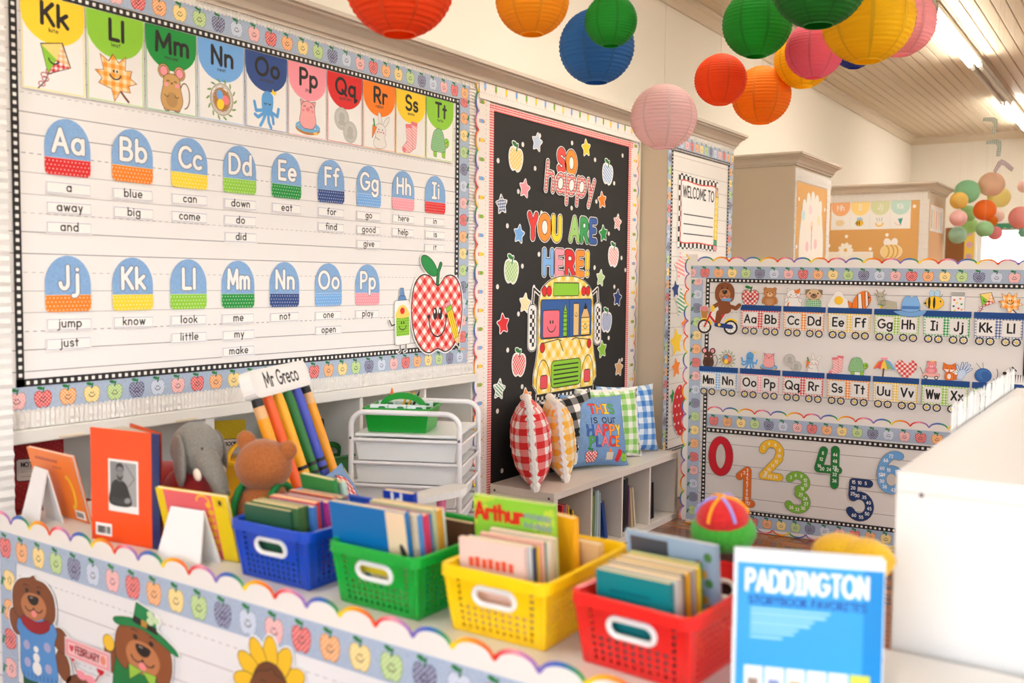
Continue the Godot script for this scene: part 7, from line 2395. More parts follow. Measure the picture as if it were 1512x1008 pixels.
	var cs4 := [[0.8, 0.8, 0.78, "light grey"], [0.72, 0.66, 0.6, "stone"], [0.2, 0.26, 0.38, "dark blue"], [0.86, 0.62, 0.1, "mustard"], [0.88, 0.68, 0.14, "golden"], [0.62, 0.6, 0.6, "grey"], [0.72, 0.6, 0.5, "fawn"], [0.86, 0.74, 0.14, "lemon"], [0.14, 0.5, 0.2, "green"]]
	z = -1.512
	for i in cs4.size():
		var t := 0.009 + 0.003 * ((i * 2) % 3)
		basket_book(-0.66 + 0.003 * (i % 2), y, z, 0.146, 0.167 + 0.002 * (i % 3), t, Color(cs4[i][0], cs4[i][1], cs4[i][2]), 7.0, "%s paperback in the red basket" % cs4[i][3], g, -2.0)
		z -= t + 0.0008
	basket_book(-0.636, TOP + 0.012, -1.652, 0.19, 0.2, 0.008, Color(0.6, 0.68, 0.76), 10.0, "thin grey-blue picture book at the back of the red basket", g, -3.0, func(cv: Cv) -> void:
		for k in 10: cv.e(-0.02 - 0.01 * (k % 3), 0.02 + 0.017 * k, 0.008, 0.009, [Color(0.3, 0.5, 0.25), Color(0.8, 0.6, 0.25), Color(0.5, 0.35, 0.2)][k % 3])
		cv.r(-0.18, 0.14, -0.1, 0.19, Color(0.3, 0.3, 0.32)))

# ------------------------------------------------------------------ standing books and paper easels
func easel(label: String, at: Vector3, turn: float, w: float, h: float, spread: float) -> void:
	var n := thing("book_easel", label, "easel", at, deg_to_rad(turn), "white folded book easels")
	for s in [-1.0, 1.0]:
		var b := MB.new()
		var k := 1.35
		var top := Vector3(0, h, 0)
		var ft := Vector3(s * spread, 0, 0)
		var d := (top - ft).normalized()
		var nn := Vector3(d.y * s, -d.x * s, 0) * 0.0018
		var A := ft + Vector3(0, 0, w / 2 * k)
		var B := ft - Vector3(0, 0, w / 2 * k)
		var C := top - Vector3(0, 0, w / 2)
		var D := top + Vector3(0, 0, w / 2)
		for e in [1.0, -1.0]: b._q_out(A + nn * e, B + nn * e, C + nn * e, D + nn * e, nn * e)
		b._q_out(A + nn, D + nn, D - nn, A - nn, Vector3(0, 0, 1))
		b._q_out(B + nn, C + nn, C - nn, B - nn, Vector3(0, 0, -1))
		obj("panel", b, mat(Color(0.92, 0.9, 0.89), 0.5), n)
func build_display_books() -> void:
	# tall orange book standing half open, its back to the camera
	var n := thing("standing_book", "tall orange hardback with navy spine and a grey portrait photo, standing on the low bookcase", "book", Vector3(-2.27, TOP, -1.425), deg_to_rad(8.4))
	var w := 0.213
	var h := 0.292
	var b := MB.new()
	b.box(Vector3(w / 2, h / 2, -0.0015), Vector3(w, h, 0.003), 0.0008)
	obj("back_cover", b, mat(Color(0.95, 0.3, 0.03), 0.35), n)
	var pr := paper("cover_print", [box_poly(0.001, 0.001, w - 0.001, h - 0.001)], func(cv: Cv) -> void:
		cv.r(0.064, 0.082, 0.168, 0.216, WHITE)
		cv.r(0.07, 0.1, 0.162, 0.21, Color(0.62, 0.62, 0.62))
		cv.p([0.07, 0.1, 0.07, 0.21, 0.095, 0.21, 0.09, 0.1], Color(0.52, 0.52, 0.52))
		cv.l([0.125, 0.205, 0.155, 0.17, 0.135, 0.15], 0.004, Color(0.48, 0.48, 0.48))
		cv.sm([0.07, 0.1, 0.071, 0.14, 0.08, 0.158, 0.1, 0.166, 0.122, 0.158, 0.134, 0.14, 0.142, 0.1], Color(0.17, 0.17, 0.17))
		cv.p([0.096, 0.16, 0.112, 0.16, 0.11, 0.178, 0.098, 0.178], Color(0.42, 0.42, 0.42))
		cv.sm([0.092, 0.184, 0.095, 0.17, 0.104, 0.164, 0.114, 0.17, 0.117, 0.186, 0.112, 0.2, 0.098, 0.2], Color(0.5, 0.5, 0.5))
		cv.sm([0.093, 0.176, 0.098, 0.165, 0.111, 0.165, 0.116, 0.177, 0.105, 0.171], Color(0.24, 0.24, 0.24))
		cv.sm([0.09, 0.186, 0.094, 0.203, 0.105, 0.208, 0.116, 0.203, 0.119, 0.188, 0.112, 0.197, 0.098, 0.197], Color(0.16, 0.16, 0.16))
		for s in [-1.0, 1.0]: cv.e(0.1045 + s * 0.0055, 0.188, 0.0022, 0.0014, Color(0.12, 0.12, 0.12))
		cv.l([0.08, 0.112, 0.11, 0.108, 0.132, 0.114], 0.014, Color(0.22, 0.22, 0.22))
		cv.e(0.13, 0.113, 0.011, 0.007, Color(0.56, 0.56, 0.56), 15)
		cv.r(0.016, 0.014, 0.074, 0.046, WHITE)
		for k in 14: cv.r(0.022 + 0.0022 * k, 0.02, 0.0232 + 0.0022 * k + 0.0006 * (k % 3), 0.038, INK)
		cv.r(0.056, 0.02, 0.068, 0.038, Color(0.45, 0.45, 0.45)), 1100.0, 0.0004, n, Color(0.95, 0.3, 0.03), true)
	pr.position.z = 0.0002
	b = MB.new()
	b.box(Vector3(w + 0.012, h / 2, -0.006), Vector3(0.026, h, 0.004), 0.001)
	var sp := obj("spine", b, mat(Color(0.06, 0.14, 0.36), 0.35), n)
	sp.position.z = 0.004
	b = MB.new()
	for k in 6:
		var a := deg_to_rad(4.0 + 3.0 * k)
		var q := Vector3(-cos(a), 0, -sin(a)) * (w - 0.004)
		var o := Vector3(w + 0.004, 0, -0.007 - 0.002 * k)
		b._q_out(o, o + q, o + q + Vector3(0, h - 0.006, 0), o + Vector3(0, h - 0.006, 0), Vector3(0, 0, 1))
	obj("pages", b, mat(Color(0.92, 0.88, 0.8), 0.85), n)
	b = MB.new()
	var fa := deg_to_rad(23.0)
	var q2 := Vector3(-cos(fa), 0, -sin(fa)) * w
	var o2 := Vector3(w + 0.02, 0, -0.012)
	b._q_out(o2, o2 + q2, o2 + q2 + Vector3(0, h, 0), o2 + Vector3(0, h, 0), Vector3(0, 0, 1))
	b._q_out(o2 + Vector3(0, 0, -0.003), o2 + q2 + Vector3(0, 0, -0.003), o2 + q2 + Vector3(0, h, -0.003), o2 + Vector3(0, h, -0.003), Vector3(0, 0, -1))
	obj("front_cover", b, mat(Color(0.93, 0.35, 0.1), 0.4), n)
	# two thin books leaning on folded white easels
	n = thing("leaning_book", "thin orange book leaning on a white easel beside the crinkled cloth panel", "book", Vector3(-2.405, TOP + 0.001, -1.503))
	n.basis = Basis(Vector3.UP, deg_to_rad(-3.4)) * Basis(Vector3.RIGHT, deg_to_rad(14.0))
	book_back(n, 0.248, 0.198, Color(0.95, 0.5, 0.16), func(cv: Cv) -> void:
		for k in 16: cv.r(-0.21 + 0.0078 * k, 0.168, -0.2045 + 0.0078 * k, 0.175 + 0.003 * (k % 2), Color(0.7, 0.2, 0.1))
		for k in 8: cv.r(-0.12 + 0.006 * k, 0.152, -0.116 + 0.006 * k, 0.157, Color(0.65, 0.27, 0.1))
		cv.arc(-0.06, 0.085, 0.022, 0.045, -90, 90, 0.012, Color(0.97, 0.78, 0.2))
		cv.r(-0.06, 0.008, -0.008, 0.034, WHITE)
		for k in 12: cv.r(-0.054 + 0.003 * k, 0.013, -0.0525 + 0.003 * k, 0.028, INK))
	easel("white folded easel behind the thin orange book", Vector3(-2.535, TOP, -1.443), 82.0, 0.085, 0.15, 0.034)
	n = thing("leaning_book", "thin pink book with yellow edges leaning on a white easel beside the blue basket", "book", Vector3(-1.793, TOP + 0.001, -1.504))
	n.basis = Basis(Vector3.UP, deg_to_rad(7.7)) * Basis(Vector3.RIGHT, deg_to_rad(14.7))
	book_back(n, 0.225, 0.172, Color(0.95, 0.82, 0.1), func(cv: Cv) -> void:
		cv.p([-0.2, 0.0, -0.045, 0.0, -0.045, 0.172, -0.2, 0.172], Color(0.93, 0.42, 0.44))
		cv.arc(-0.075, 0.152, 0.02, 0.016, 0, 180, 0.005, Color(0.96, 0.78, 0.2))
		for k in 7: cv.e(-0.06 + 0.003 * (k % 2), 0.03 + 0.019 * k, 0.009, 0.008, Color(0.96, 0.75, 0.15))
		cv.r(-0.035, 0.142, -0.01, 0.166, Color(0.9, 0.75, 0.15))
		cv.e(-0.022, 0.154, 0.005, 0.007, INK))
	easel("white folded easel behind the thin pink book", Vector3(-1.895, TOP, -1.437), 98.0, 0.105, 0.13, 0.034)
	# the big blue storybook in front of the white unit
	n = thing("standing_book", "large sky blue storybook titled PADDINGTON standing in front of the white shelf unit", "book", Vector3(-0.547, TOP, -1.457))
	n.basis = Basis(Vector3.UP, deg_to_rad(21.0)) * Basis(Vector3.RIGHT, deg_to_rad(-3.0))
	w = 0.231
	h = 0.25
	b = MB.new()
	for zz in [0.0, -0.024]: b.box(Vector3(w / 2, h / 2, zz), Vector3(w, h, 0.003), 0.0008)
	b.box(Vector3(0.0015, h / 2, -0.012), Vector3(0.003, h, 0.026), 0.0008)
	obj("cover", b, mat(Color(0.9, 0.93, 0.95), 0.3), n)
	b = MB.new()
	b.box(Vector3(w / 2, h / 2, -0.012), Vector3(w - 0.008, h - 0.006, 0.02))
	obj("pages", b, mat(Color(0.93, 0.92, 0.9), 0.8), n)
	pr = paper("cover_print", [box_poly(0.006, 0.001, w - 0.002, h - 0.018)], func(cv: Cv) -> void:
		cv.r(0.2, 0.0, w, h, Color(0.0, 0.52, 0.8))
		cv.text("PADDINGTON", 0.113, 0.188, 0.032, 0.0066, WHITE, 0.5, 0.64, 0.14)
		cv.text("STORYBOOK FAVORITES", 0.114, 0.166, 0.0125, 0.0028, Color(0.02, 0.3, 0.62), 0.5, 0.86, 0.14)
		for k in 7: cv.r(0.028, 0.156 - 0.0075 * k, 0.15 - 0.012 * k + 0.006 * (k % 2), 0.16 - 0.0075 * k, Color(0.62, 0.84, 0.95))
		for k in 6:
			var x := 0.02 + 0.0325 * k
			cv.r(x, 0.028, x + 0.029, 0.066, Color(0.92, 0.92, 0.9) if k < 5 else Color(0.82, 0.84, 0.3))
			cv.r(x + 0.006, 0.034, x + 0.022, 0.046, [Color(0.6, 0.5, 0.45), Color(0.5, 0.55, 0.75), Color(0.85, 0.6, 0.35)][k % 3]), 1000.0, 0.0004, n, Color(0.2, 0.62, 0.9), true)
	pr.position.z = 0.0017
func book_back(n: Node3D, w: float, h: float, c: Color, draw: Callable) -> void:   # thin book seen from behind, lower corner at the origin, extending to -x
	var b := MB.new()
	b.box(Vector3(-w / 2, h / 2, -0.001), Vector3(w, h, 0.002), 0.0005)
	b.box(Vector3(-w / 2, h / 2, -0.009), Vector3(w, h, 0.002), 0.0005)
	obj("cover", b, mat(c, 0.4), n)
	b = MB.new()
	b.box(Vector3(-w / 2, h / 2, -0.005), Vector3(w - 0.006, h - 0.002, 0.006))
	obj("pages", b, mat(Color(0.93, 0.91, 0.88), 0.8), n)
	var p := paper("cover_print", [box_poly(-w + 0.001, 0.001, -0.001, h - 0.001)], draw, 1000.0, 0.0004, n, c, true)
	p.position.z = 0.0001

# ------------------------------------------------------------------ soft toys
func fur(c: Color, scale_ := 22.0, seed_ := 3) -> StandardMaterial3D:
	var key := "fur" + str(c)
	if mats.has(key): return mats[key]
	var m := StandardMaterial3D.new()
	m.albedo_texture = noise_tex(seed_, 0.06, c.darkened(0.22), c.lightened(0.14), 128, 4)
	m.roughness = 1.0
	m.rim_enabled = true
	m.rim = 0.5
	m.uv1_triplanar = true
	m.uv1_scale = Vector3.ONE * scale_
	mats[key] = m
	return m
func lump(n: Node3D, called: String, m: Material, at: Vector3, r: Vector3, seed_ := 1, amp := 0.05, rot := Vector3.ZERO, fuzz := 0.025) -> MeshInstance3D:   # a soft stuffed ball
	var b := MB.new()
	b.ball(Vector3.ZERO, r, 44, 28)
	var nz := FastNoiseLite.new()
	nz.seed = seed_
	nz.frequency = 1.6
	for i in b.v.size():
		var d := Vector3(b.v[i].x / r.x, b.v[i].y / r.y, b.v[i].z / r.z)
		b.v[i] *= 1.0 + amp * nz.get_noise_3dv(d) + (fuzz * nz.get_noise_3dv(d * 9.0) if amp > 0.0 else 0.0)
	var o := obj(called, b, m, n)
	o.position = at
	o.rotation_degrees = rot
	return o
func build_toys() -> void:
	# teddy bear, its back to the camera, behind the blue basket
	var c := Color(0.66, 0.33, 0.09)
	var m := fur(c)
	var n := thing("teddy_bear", "fuzzy brown teddy bear with a green strap sitting behind the blue basket", "soft toy", Vector3(-1.876, TOP, -1.655), deg_to_rad(20.0))
	n.scale = Vector3.ONE * 1.04
	lump(n, "body", m, Vector3(0, 0.075, 0), Vector3(0.075, 0.08, 0.065), 2)
	lump(n, "head", m, Vector3(0, 0.195, 0), Vector3(0.07, 0.064, 0.062), 3)
	lump(n, "ear", m, Vector3(-0.047, 0.252, 0.0), Vector3(0.025, 0.026, 0.014), 4, 0.05, Vector3(0, 0, 25))
	lump(n, "ear", m, Vector3(0.064, 0.235, 0.0), Vector3(0.024, 0.025, 0.014), 5, 0.05, Vector3(0, 0, -35))
	lump(n, "arm", m, Vector3(-0.066, 0.08, 0.03), Vector3(0.024, 0.055, 0.026), 6, 0.04, Vector3(0, 0, -25))
	lump(n, "arm", m, Vector3(0.085, 0.08, 0.01), Vector3(0.026, 0.055, 0.028), 7, 0.04, Vector3(0, 0, 25))
	lump(n, "leg", m, Vector3(-0.045, 0.03, -0.08), Vector3(0.03, 0.03, 0.06), 8)
	lump(n, "leg", m, Vector3(0.045, 0.03, -0.08), Vector3(0.03, 0.03, 0.06), 9)
	lump(n, "muzzle", m, Vector3(0, 0.18, -0.058), Vector3(0.03, 0.024, 0.024), 10)
	for s in [-1.0, 1.0]:
		var b := MB.new()
		var pts := []
		for i in 9:
			var a := -0.3 + 3.3 * i / 8.0
			pts.append(Vector3(s * 0.045, 0.07 + 0.083 * sin(a), 0.07 * cos(a)))
		b.tube(pts, 0.009, 6)
		obj("strap", b, mat(Color(0.05, 0.45, 0.2), 0.9), n)
	# grey elephant in red, seen from the side
	var gm := fur(Color(0.5, 0.48, 0.44), 20.0, 7)
	var red := fur(Color(0.62, 0.03, 0.05), 26.0, 8)
	n = thing("elephant_plush", "grey plush elephant in a red outfit sitting behind the tall orange book", "soft toy", Vector3(-2.212, TOP, -1.63), deg_to_rad(-6.0))
	lump(n, "body", red, Vector3(-0.02, 0.085, 0), Vector3(0.165, 0.088, 0.085), 11)
	lump(n, "chest", red, Vector3(0.1, 0.1, 0.01), Vector3(0.075, 0.085, 0.07), 12)
	lump(n, "head", gm, Vector3(0.12, 0.226, 0.0), Vector3(0.08, 0.072, 0.06), 13, 0.03)
	lump(n, "ear", gm, Vector3(0.14, 0.205, 0.062), Vector3(0.035, 0.066, 0.012), 14, 0.05, Vector3(0, -12, 8))
	lump(n, "ear", gm, Vector3(0.12, 0.205, -0.062), Vector3(0.035, 0.066, 0.012), 15, 0.05, Vector3(0, 12, 8))
	var tb := MB.new()
	var tp := []
	for i in 12:
		var u := i / 11.0
		tp.append(Vector3(0.165 + 0.088 * u + 0.018 * sin(u * PI), 0.225 - 0.115 * u + 0.02 * u * u, 0.012))
	tb.tube(tp, 0.034, 14, false, 0.018)
	obj("trunk", tb, gm, n)
	lump(n, "trunk_tip", gm, Vector3(0.254, 0.129, 0.012), Vector3(0.021, 0.019, 0.02), 16)
	for s in [-1.0, 1.0]: lump(n, "tusk", mat(Color(0.9, 0.82, 0.74), 0.8), Vector3(0.2, 0.176, s * 0.036 + 0.012), Vector3(0.012, 0.017, 0.009), 17, 0.0, Vector3(0, 0, 30))
	lump(n, "eye", mat(Color(0.05, 0.04, 0.04), 0.2), Vector3(0.19, 0.238, 0.028), Vector3(0.004, 0.005, 0.003), 18, 0.0)
	lump(n, "arm", red, Vector3(0.13, 0.08, 0.075), Vector3(0.03, 0.055, 0.028), 19, 0.04, Vector3(0, 0, 30))
	# brown toy in a red cap with a green brim
	n = thing("capped_plush", "plush toy in a red ribboned cap with a puffy green brim behind the red basket", "soft toy", Vector3(-0.706, TOP, -1.815))
	n.scale = Vector3.ONE * 1.07
	var br := fur(Color(0.28, 0.14, 0.08), 24.0, 21)
	lump(n, "body", br, Vector3(0.01, 0.058, 0.0), Vector3(0.07, 0.06, 0.044), 22)
	lump(n, "head", br, Vector3(0.005, 0.13, 0.0), Vector3(0.05, 0.045, 0.044), 23)
	lump(n, "hat_brim", fur(Color(0.2, 0.66, 0.12), 18.0, 24), Vector3(0, 0.17, 0), Vector3(0.062, 0.04, 0.058), 25, 0.03, Vector3(14, 0, 0))
	var capm := fur(Color(0.85, 0.06, 0.05), 20.0, 26)
	lump(n, "cap", capm, Vector3(0.0, 0.195, 0.005), Vector3(0.049, 0.043, 0.048), 27, 0.02, Vector3(14, 0, 0))
	for k in 6:
		var b := MB.new()
		var pts := []
		for i in 8:
			var a := PI / 2 - 1.35 * i / 7.0
			pts.append(Vector3(0.0495 * cos(a), 0.0437 * sin(a), 0))
		b.tube(pts, 0.0032, 5)
		var o := obj("ribbon", b, mat(Color(0.98, 0.62, 0.08), 0.7) if k % 2 == 0 else mat(Color(0.6, 0.58, 0.85), 0.7), n)
		o.position = Vector3(0.0, 0.196, 0.005)
		o.basis = Basis(Vector3.RIGHT, deg_to_rad(14.0)) * Basis(Vector3.UP, deg_to_rad(20.0 + 60.0 * k))
	lump(n, "button", mat(Color(0.98, 0.62, 0.08), 0.7), Vector3(0.0, 0.24, 0.016), Vector3(0.007, 0.004, 0.007), 28, 0.0)
	# yellow toy with a floppy hat beside the white unit
	n = thing("yellow_plush", "fuzzy yellow plush toy with a floppy hat and navy feet behind the blue storybook", "soft toy", Vector3(-0.437, TOP, -1.73))
	var ym := fur(Color(0.95, 0.72, 0.02), 20.0, 31)
	lump(n, "body", ym, Vector3(0.01, 0.11, 0), Vector3(0.05, 0.09, 0.05), 32)
	lump(n, "hat", ym, Vector3(-0.012, 0.202, 0), Vector3(0.052, 0.034, 0.048), 33)
	lump(n, "hat", ym, Vector3(0.03, 0.2, 0.01), Vector3(0.05, 0.036, 0.045), 34)
	for s in [-1.0, 1.0]: lump(n, "foot", fur(Color(0.05, 0.07, 0.2), 20.0, 35), Vector3(0.02 + s * 0.026, 0.03, 0.03), Vector3(0.024, 0.03, 0.035), 36)

# ------------------------------------------------------------------ the painted chair
func build_chair() -> void:
	var n := thing("painted_chair", "white armchair with giant pencils and crayons for back slats and a lettered headboard", "chair")
	var white := mat(Color(0.93, 0.92, 0.9), 0.4)
	var W := Vector3(-0.4, 0, -0.917).normalized()      # across the back, away from the camera
	var N := Vector3(0.917, 0, -0.4).normalized()       # the way the chair faces
	var up := (Vector3.UP * cos(0.34) - N * sin(0.34)).normalized()
	var H0 := Vector3(-2.30, 1.105, -1.985)              # near lower end of the headboard
	var fr := up.cross(W).normalized()
	if fr.dot(N) < 0: fr = -fr
	# headboard: rounded board with lettering on its front
	var hb := Node3D.new()
	hb.name = "headboard"
	n.add_child(hb)
	hb.transform = Transform3D(Basis(W, up, W.cross(up)), H0)
	var flip := 1.0 if W.cross(up).dot(fr) > 0 else -1.0
	var b := MB.new()
	b.slab(Pen.rrect(-0.015, -0.012, 0.425, 0.078, 0.03), -0.02, 0.02)
	obj("board", b, white, hb)
	var pl := paper("lettering", [box_poly(0.02, 0.0, 0.4, 0.068)], func(cv: Cv) -> void: cv.text("Mr Greco", 0.2, 0.016, 0.046, 0.0075, INK, 0.5, 0.98, 0.1), 900.0, 0.0006, hb, Color(0.95, 0.94, 0.92))
	pl.position.z = 0.0203 * flip
	if flip < 0:
		pl.rotation.y = PI
		pl.position.x = 0.42
	# slats
	var cols := [Color(0.95, 0.62, 0.03), Color(0.93, 0.36, 0.06), Color(0.95, 0.68, 0.05), Color(0.05, 0.42, 0.12), Color(0.25, 0.3, 0.72), Color(0.95, 0.62, 0.03)]
	for i in 6:
		var q := H0 + W * (0.02 + 0.076 * i) + up * 0.0
		var pencil := i == 0 or i == 5
		var lo := q - up * 0.72
		var s := Node3D.new()
		s.name = "slat"
		n.add_child(s, true)
		b = MB.new()
		var r := 0.019
		b.tube([lo, q - up * (0.075 if pencil else 0.05)], r, 12)
		obj("shaft", b, mat(cols[i], 0.45), s)
		if pencil:
			b = MB.new()
			b.tube([q - up * 0.076, q - up * 0.036], r, 12, false, 0.018)
			obj("wood", b, mat(Color(0.88, 0.68, 0.46), 0.6), s)
			b = MB.new()
			b.tube([q - up * 0.037, q + up * 0.004], 0.018, 12, false, 0.016)
			obj("tip", b, mat(Color(0.05, 0.05, 0.05), 0.5), s)
		else:
			b = MB.new()
			b.tube([q - up * 0.051, q + up * 0.002], r, 12, false, 0.014)
			obj("point", b, mat(cols[i], 0.45), s)
			if i > 1:
				for k in 2:
					b = MB.new()
					b.tube([q - up * (0.26 + 0.03 * k), q - up * (0.272 + 0.03 * k)], r + 0.0012, 12)
					obj("band", b, mat(Color(0.06, 0.06, 0.07), 0.5), s)
	# seat, cushion, legs and arms
	var S0 := H0 - up * 0.72 + W * 0.21
	b = MB.new()
	b.T = Transform3D(Basis(N, Vector3.UP, N.cross(Vector3.UP)), Vector3(S0.x, 0.4, S0.z) + N * 0.24)
	b.box(Vector3.ZERO, Vector3(0.52, 0.04, 0.5), 0.008)
	obj("seat", b, white, n)
	var cu := pillow_mesh(0.44, 0.44, 0.16, 1.0, Transform2D(Vector2(1.0 / 0.44, 0), Vector2(0, 1.0 / 0.44), Vector2.ZERO), 44)
	var cm := strip_mat(256, 256, 580.0, ["n", Color(0.45, 0.6, 0.8), 0.1], func(cv: Cv) -> void:
		for k in 9:
			cv.push(0.07 + 0.15 * (k % 3), 0.07 + 0.15 * int(k / 3.0), 0.12)
			art_apple(cv, ["gd", [RED, YELLOW, Color(0.93, 0.6, 0.62)][k % 3], WHITE, 0.012])
			cv.pop())
	var co := obj("seat_cushion", cu, cm, n)
	co.transform = Transform3D(Basis(W, up, W.cross(up) * flip), Vector3(S0.x, 0.425, S0.z) + N * 0.06 - W * 0.07)
	co.transform.basis = Basis(-W, up, (-W).cross(up)) if (-W).cross(up).dot(N) > 0 else Basis(W, up, W.cross(up))
	for s in [0.0, 1.0]:
		for e in [0.03, 0.48]:
			b = MB.new()
			var foot: Vector3 = Vector3(S0.x, 0, S0.z) + W * (-0.22 + 0.44 * s) + N * e
			b.tube([foot, foot + Vector3.UP * 0.38], 0.02, 10)
			obj("leg", b, white, n)
	for s in [-1.0, 1.0]:
		var A: Vector3 = Vector3(S0.x, 0.655, S0.z) + W * (0.23 * s) - N * 0.06
		var E: Vector3 = A + N * 0.3 + W * (0.16 * s) + Vector3.UP * 0.05
		var d: Vector3 = (E - A)
		var sd: Vector3 = d.cross(Vector3.UP).normalized()
		var pts := []
		var k := 14
		var arm := PackedVector2Array()
		for i in k + 1:
			var u := float(i) / k
			arm.append(Vector2(u * d.length(), 0.026 + 0.036 * smoothstep(0.3, 0.95, u)))
		for i in 9:
			var a := PI / 2 - PI * i / 8.0
			arm.append(Vector2(d.length() + 0.062 * cos(a), 0.062 * sin(a)))
		for i in k + 1:
			var u := 1.0 - float(i) / k
			arm.append(Vector2(u * d.length(), -0.026 - 0.036 * smoothstep(0.3, 0.95, u)))
		b = MB.new()
		var ax: Vector3 = d.normalized()
		b.T = Transform3D(Basis(ax, sd.cross(ax).cross(ax) * -1.0, ax.cross(sd.cross(ax).cross(ax) * -1.0)), A)
		b.slab(arm, -0.011, 0.011)
		obj("arm", b, white, n)
		b = MB.new()
		var post: Vector3 = E - d * 0.1
		b.tube([Vector3(post.x, 0.42, post.z), post - Vector3.UP * 0.012], 0.018, 10)
		obj("arm_post", b, mat(Color(0.9, 0.45, 0.6), 0.5), n)

# ------------------------------------------------------------------ the drawer trolley and the caddies
func caddy(label: String, at: Vector3, turn: float, sz: Vector3, c: Color) -> Node3D:   # open tray with a middle carrying handle
	var n := thing("craft_caddy", label, "caddy", at, deg_to_rad(turn))
	var m := mat(c, 0.3)
	var t := 0.004
	var b := MB.new()
	b.box(Vector3(0, t / 2, 0), Vector3(sz.x * 0.9, t, sz.z * 0.9))
	var lo := [Vector3(-sz.x * 0.45, 0, sz.z * 0.45), Vector3(sz.x * 0.45, 0, sz.z * 0.45), Vector3(sz.x * 0.45, 0, -sz.z * 0.45), Vector3(-sz.x * 0.45, 0, -sz.z * 0.45)]
	for i in 4:
		var p: Vector3 = lo[i]
		var q: Vector3 = lo[(i + 1) % 4]
		var p2 := Vector3(p.x / 0.9, sz.y, p.z / 0.9)
		var q2 := Vector3(q.x / 0.9, sz.y, q.z / 0.9)
		var mid := (p + q) * 0.5
		b._q_out(p, q, q2, p2, mid)
		var ii := Vector3(0.97, 1, 0.97)
		b._q_out(p * ii, q * ii, q2 * ii, p2 * ii, -mid)
	obj("tray", b, m, n)
	b = MB.new()
	var ring := []
	for q in Pen.rrect(-sz.x / 2 - 0.004, -sz.z / 2 - 0.004, sz.x / 2 + 0.004, sz.z / 2 + 0.004, 0.012): ring.append(Vector3(q.x, sz.y, q.y))
	b.tube(ring, 0.006, 6, true)
	obj("rim", b, m, n)
	b = MB.new()
	b.box(Vector3(0, sz.y * 0.5, 0), Vector3(sz.x * 0.9, sz.y, 0.004))
	obj("partition", b, m, n)
	b = MB.new()
	var arch := PackedVector2Array()
	for i in 17:
		var a := PI * i / 16.0
		arch.append(Vector2(sz.x * 0.36 * cos(a), sz.y + 0.055 * sin(a)))
	for i in 17:
		var a := PI - PI * i / 16.0
		arch.append(Vector2(sz.x * 0.27 * cos(a), sz.y + 0.03 * sin(a)))
	b.slab(arch, -0.006, 0.006)
	obj("handle", b, m, n)
	return n
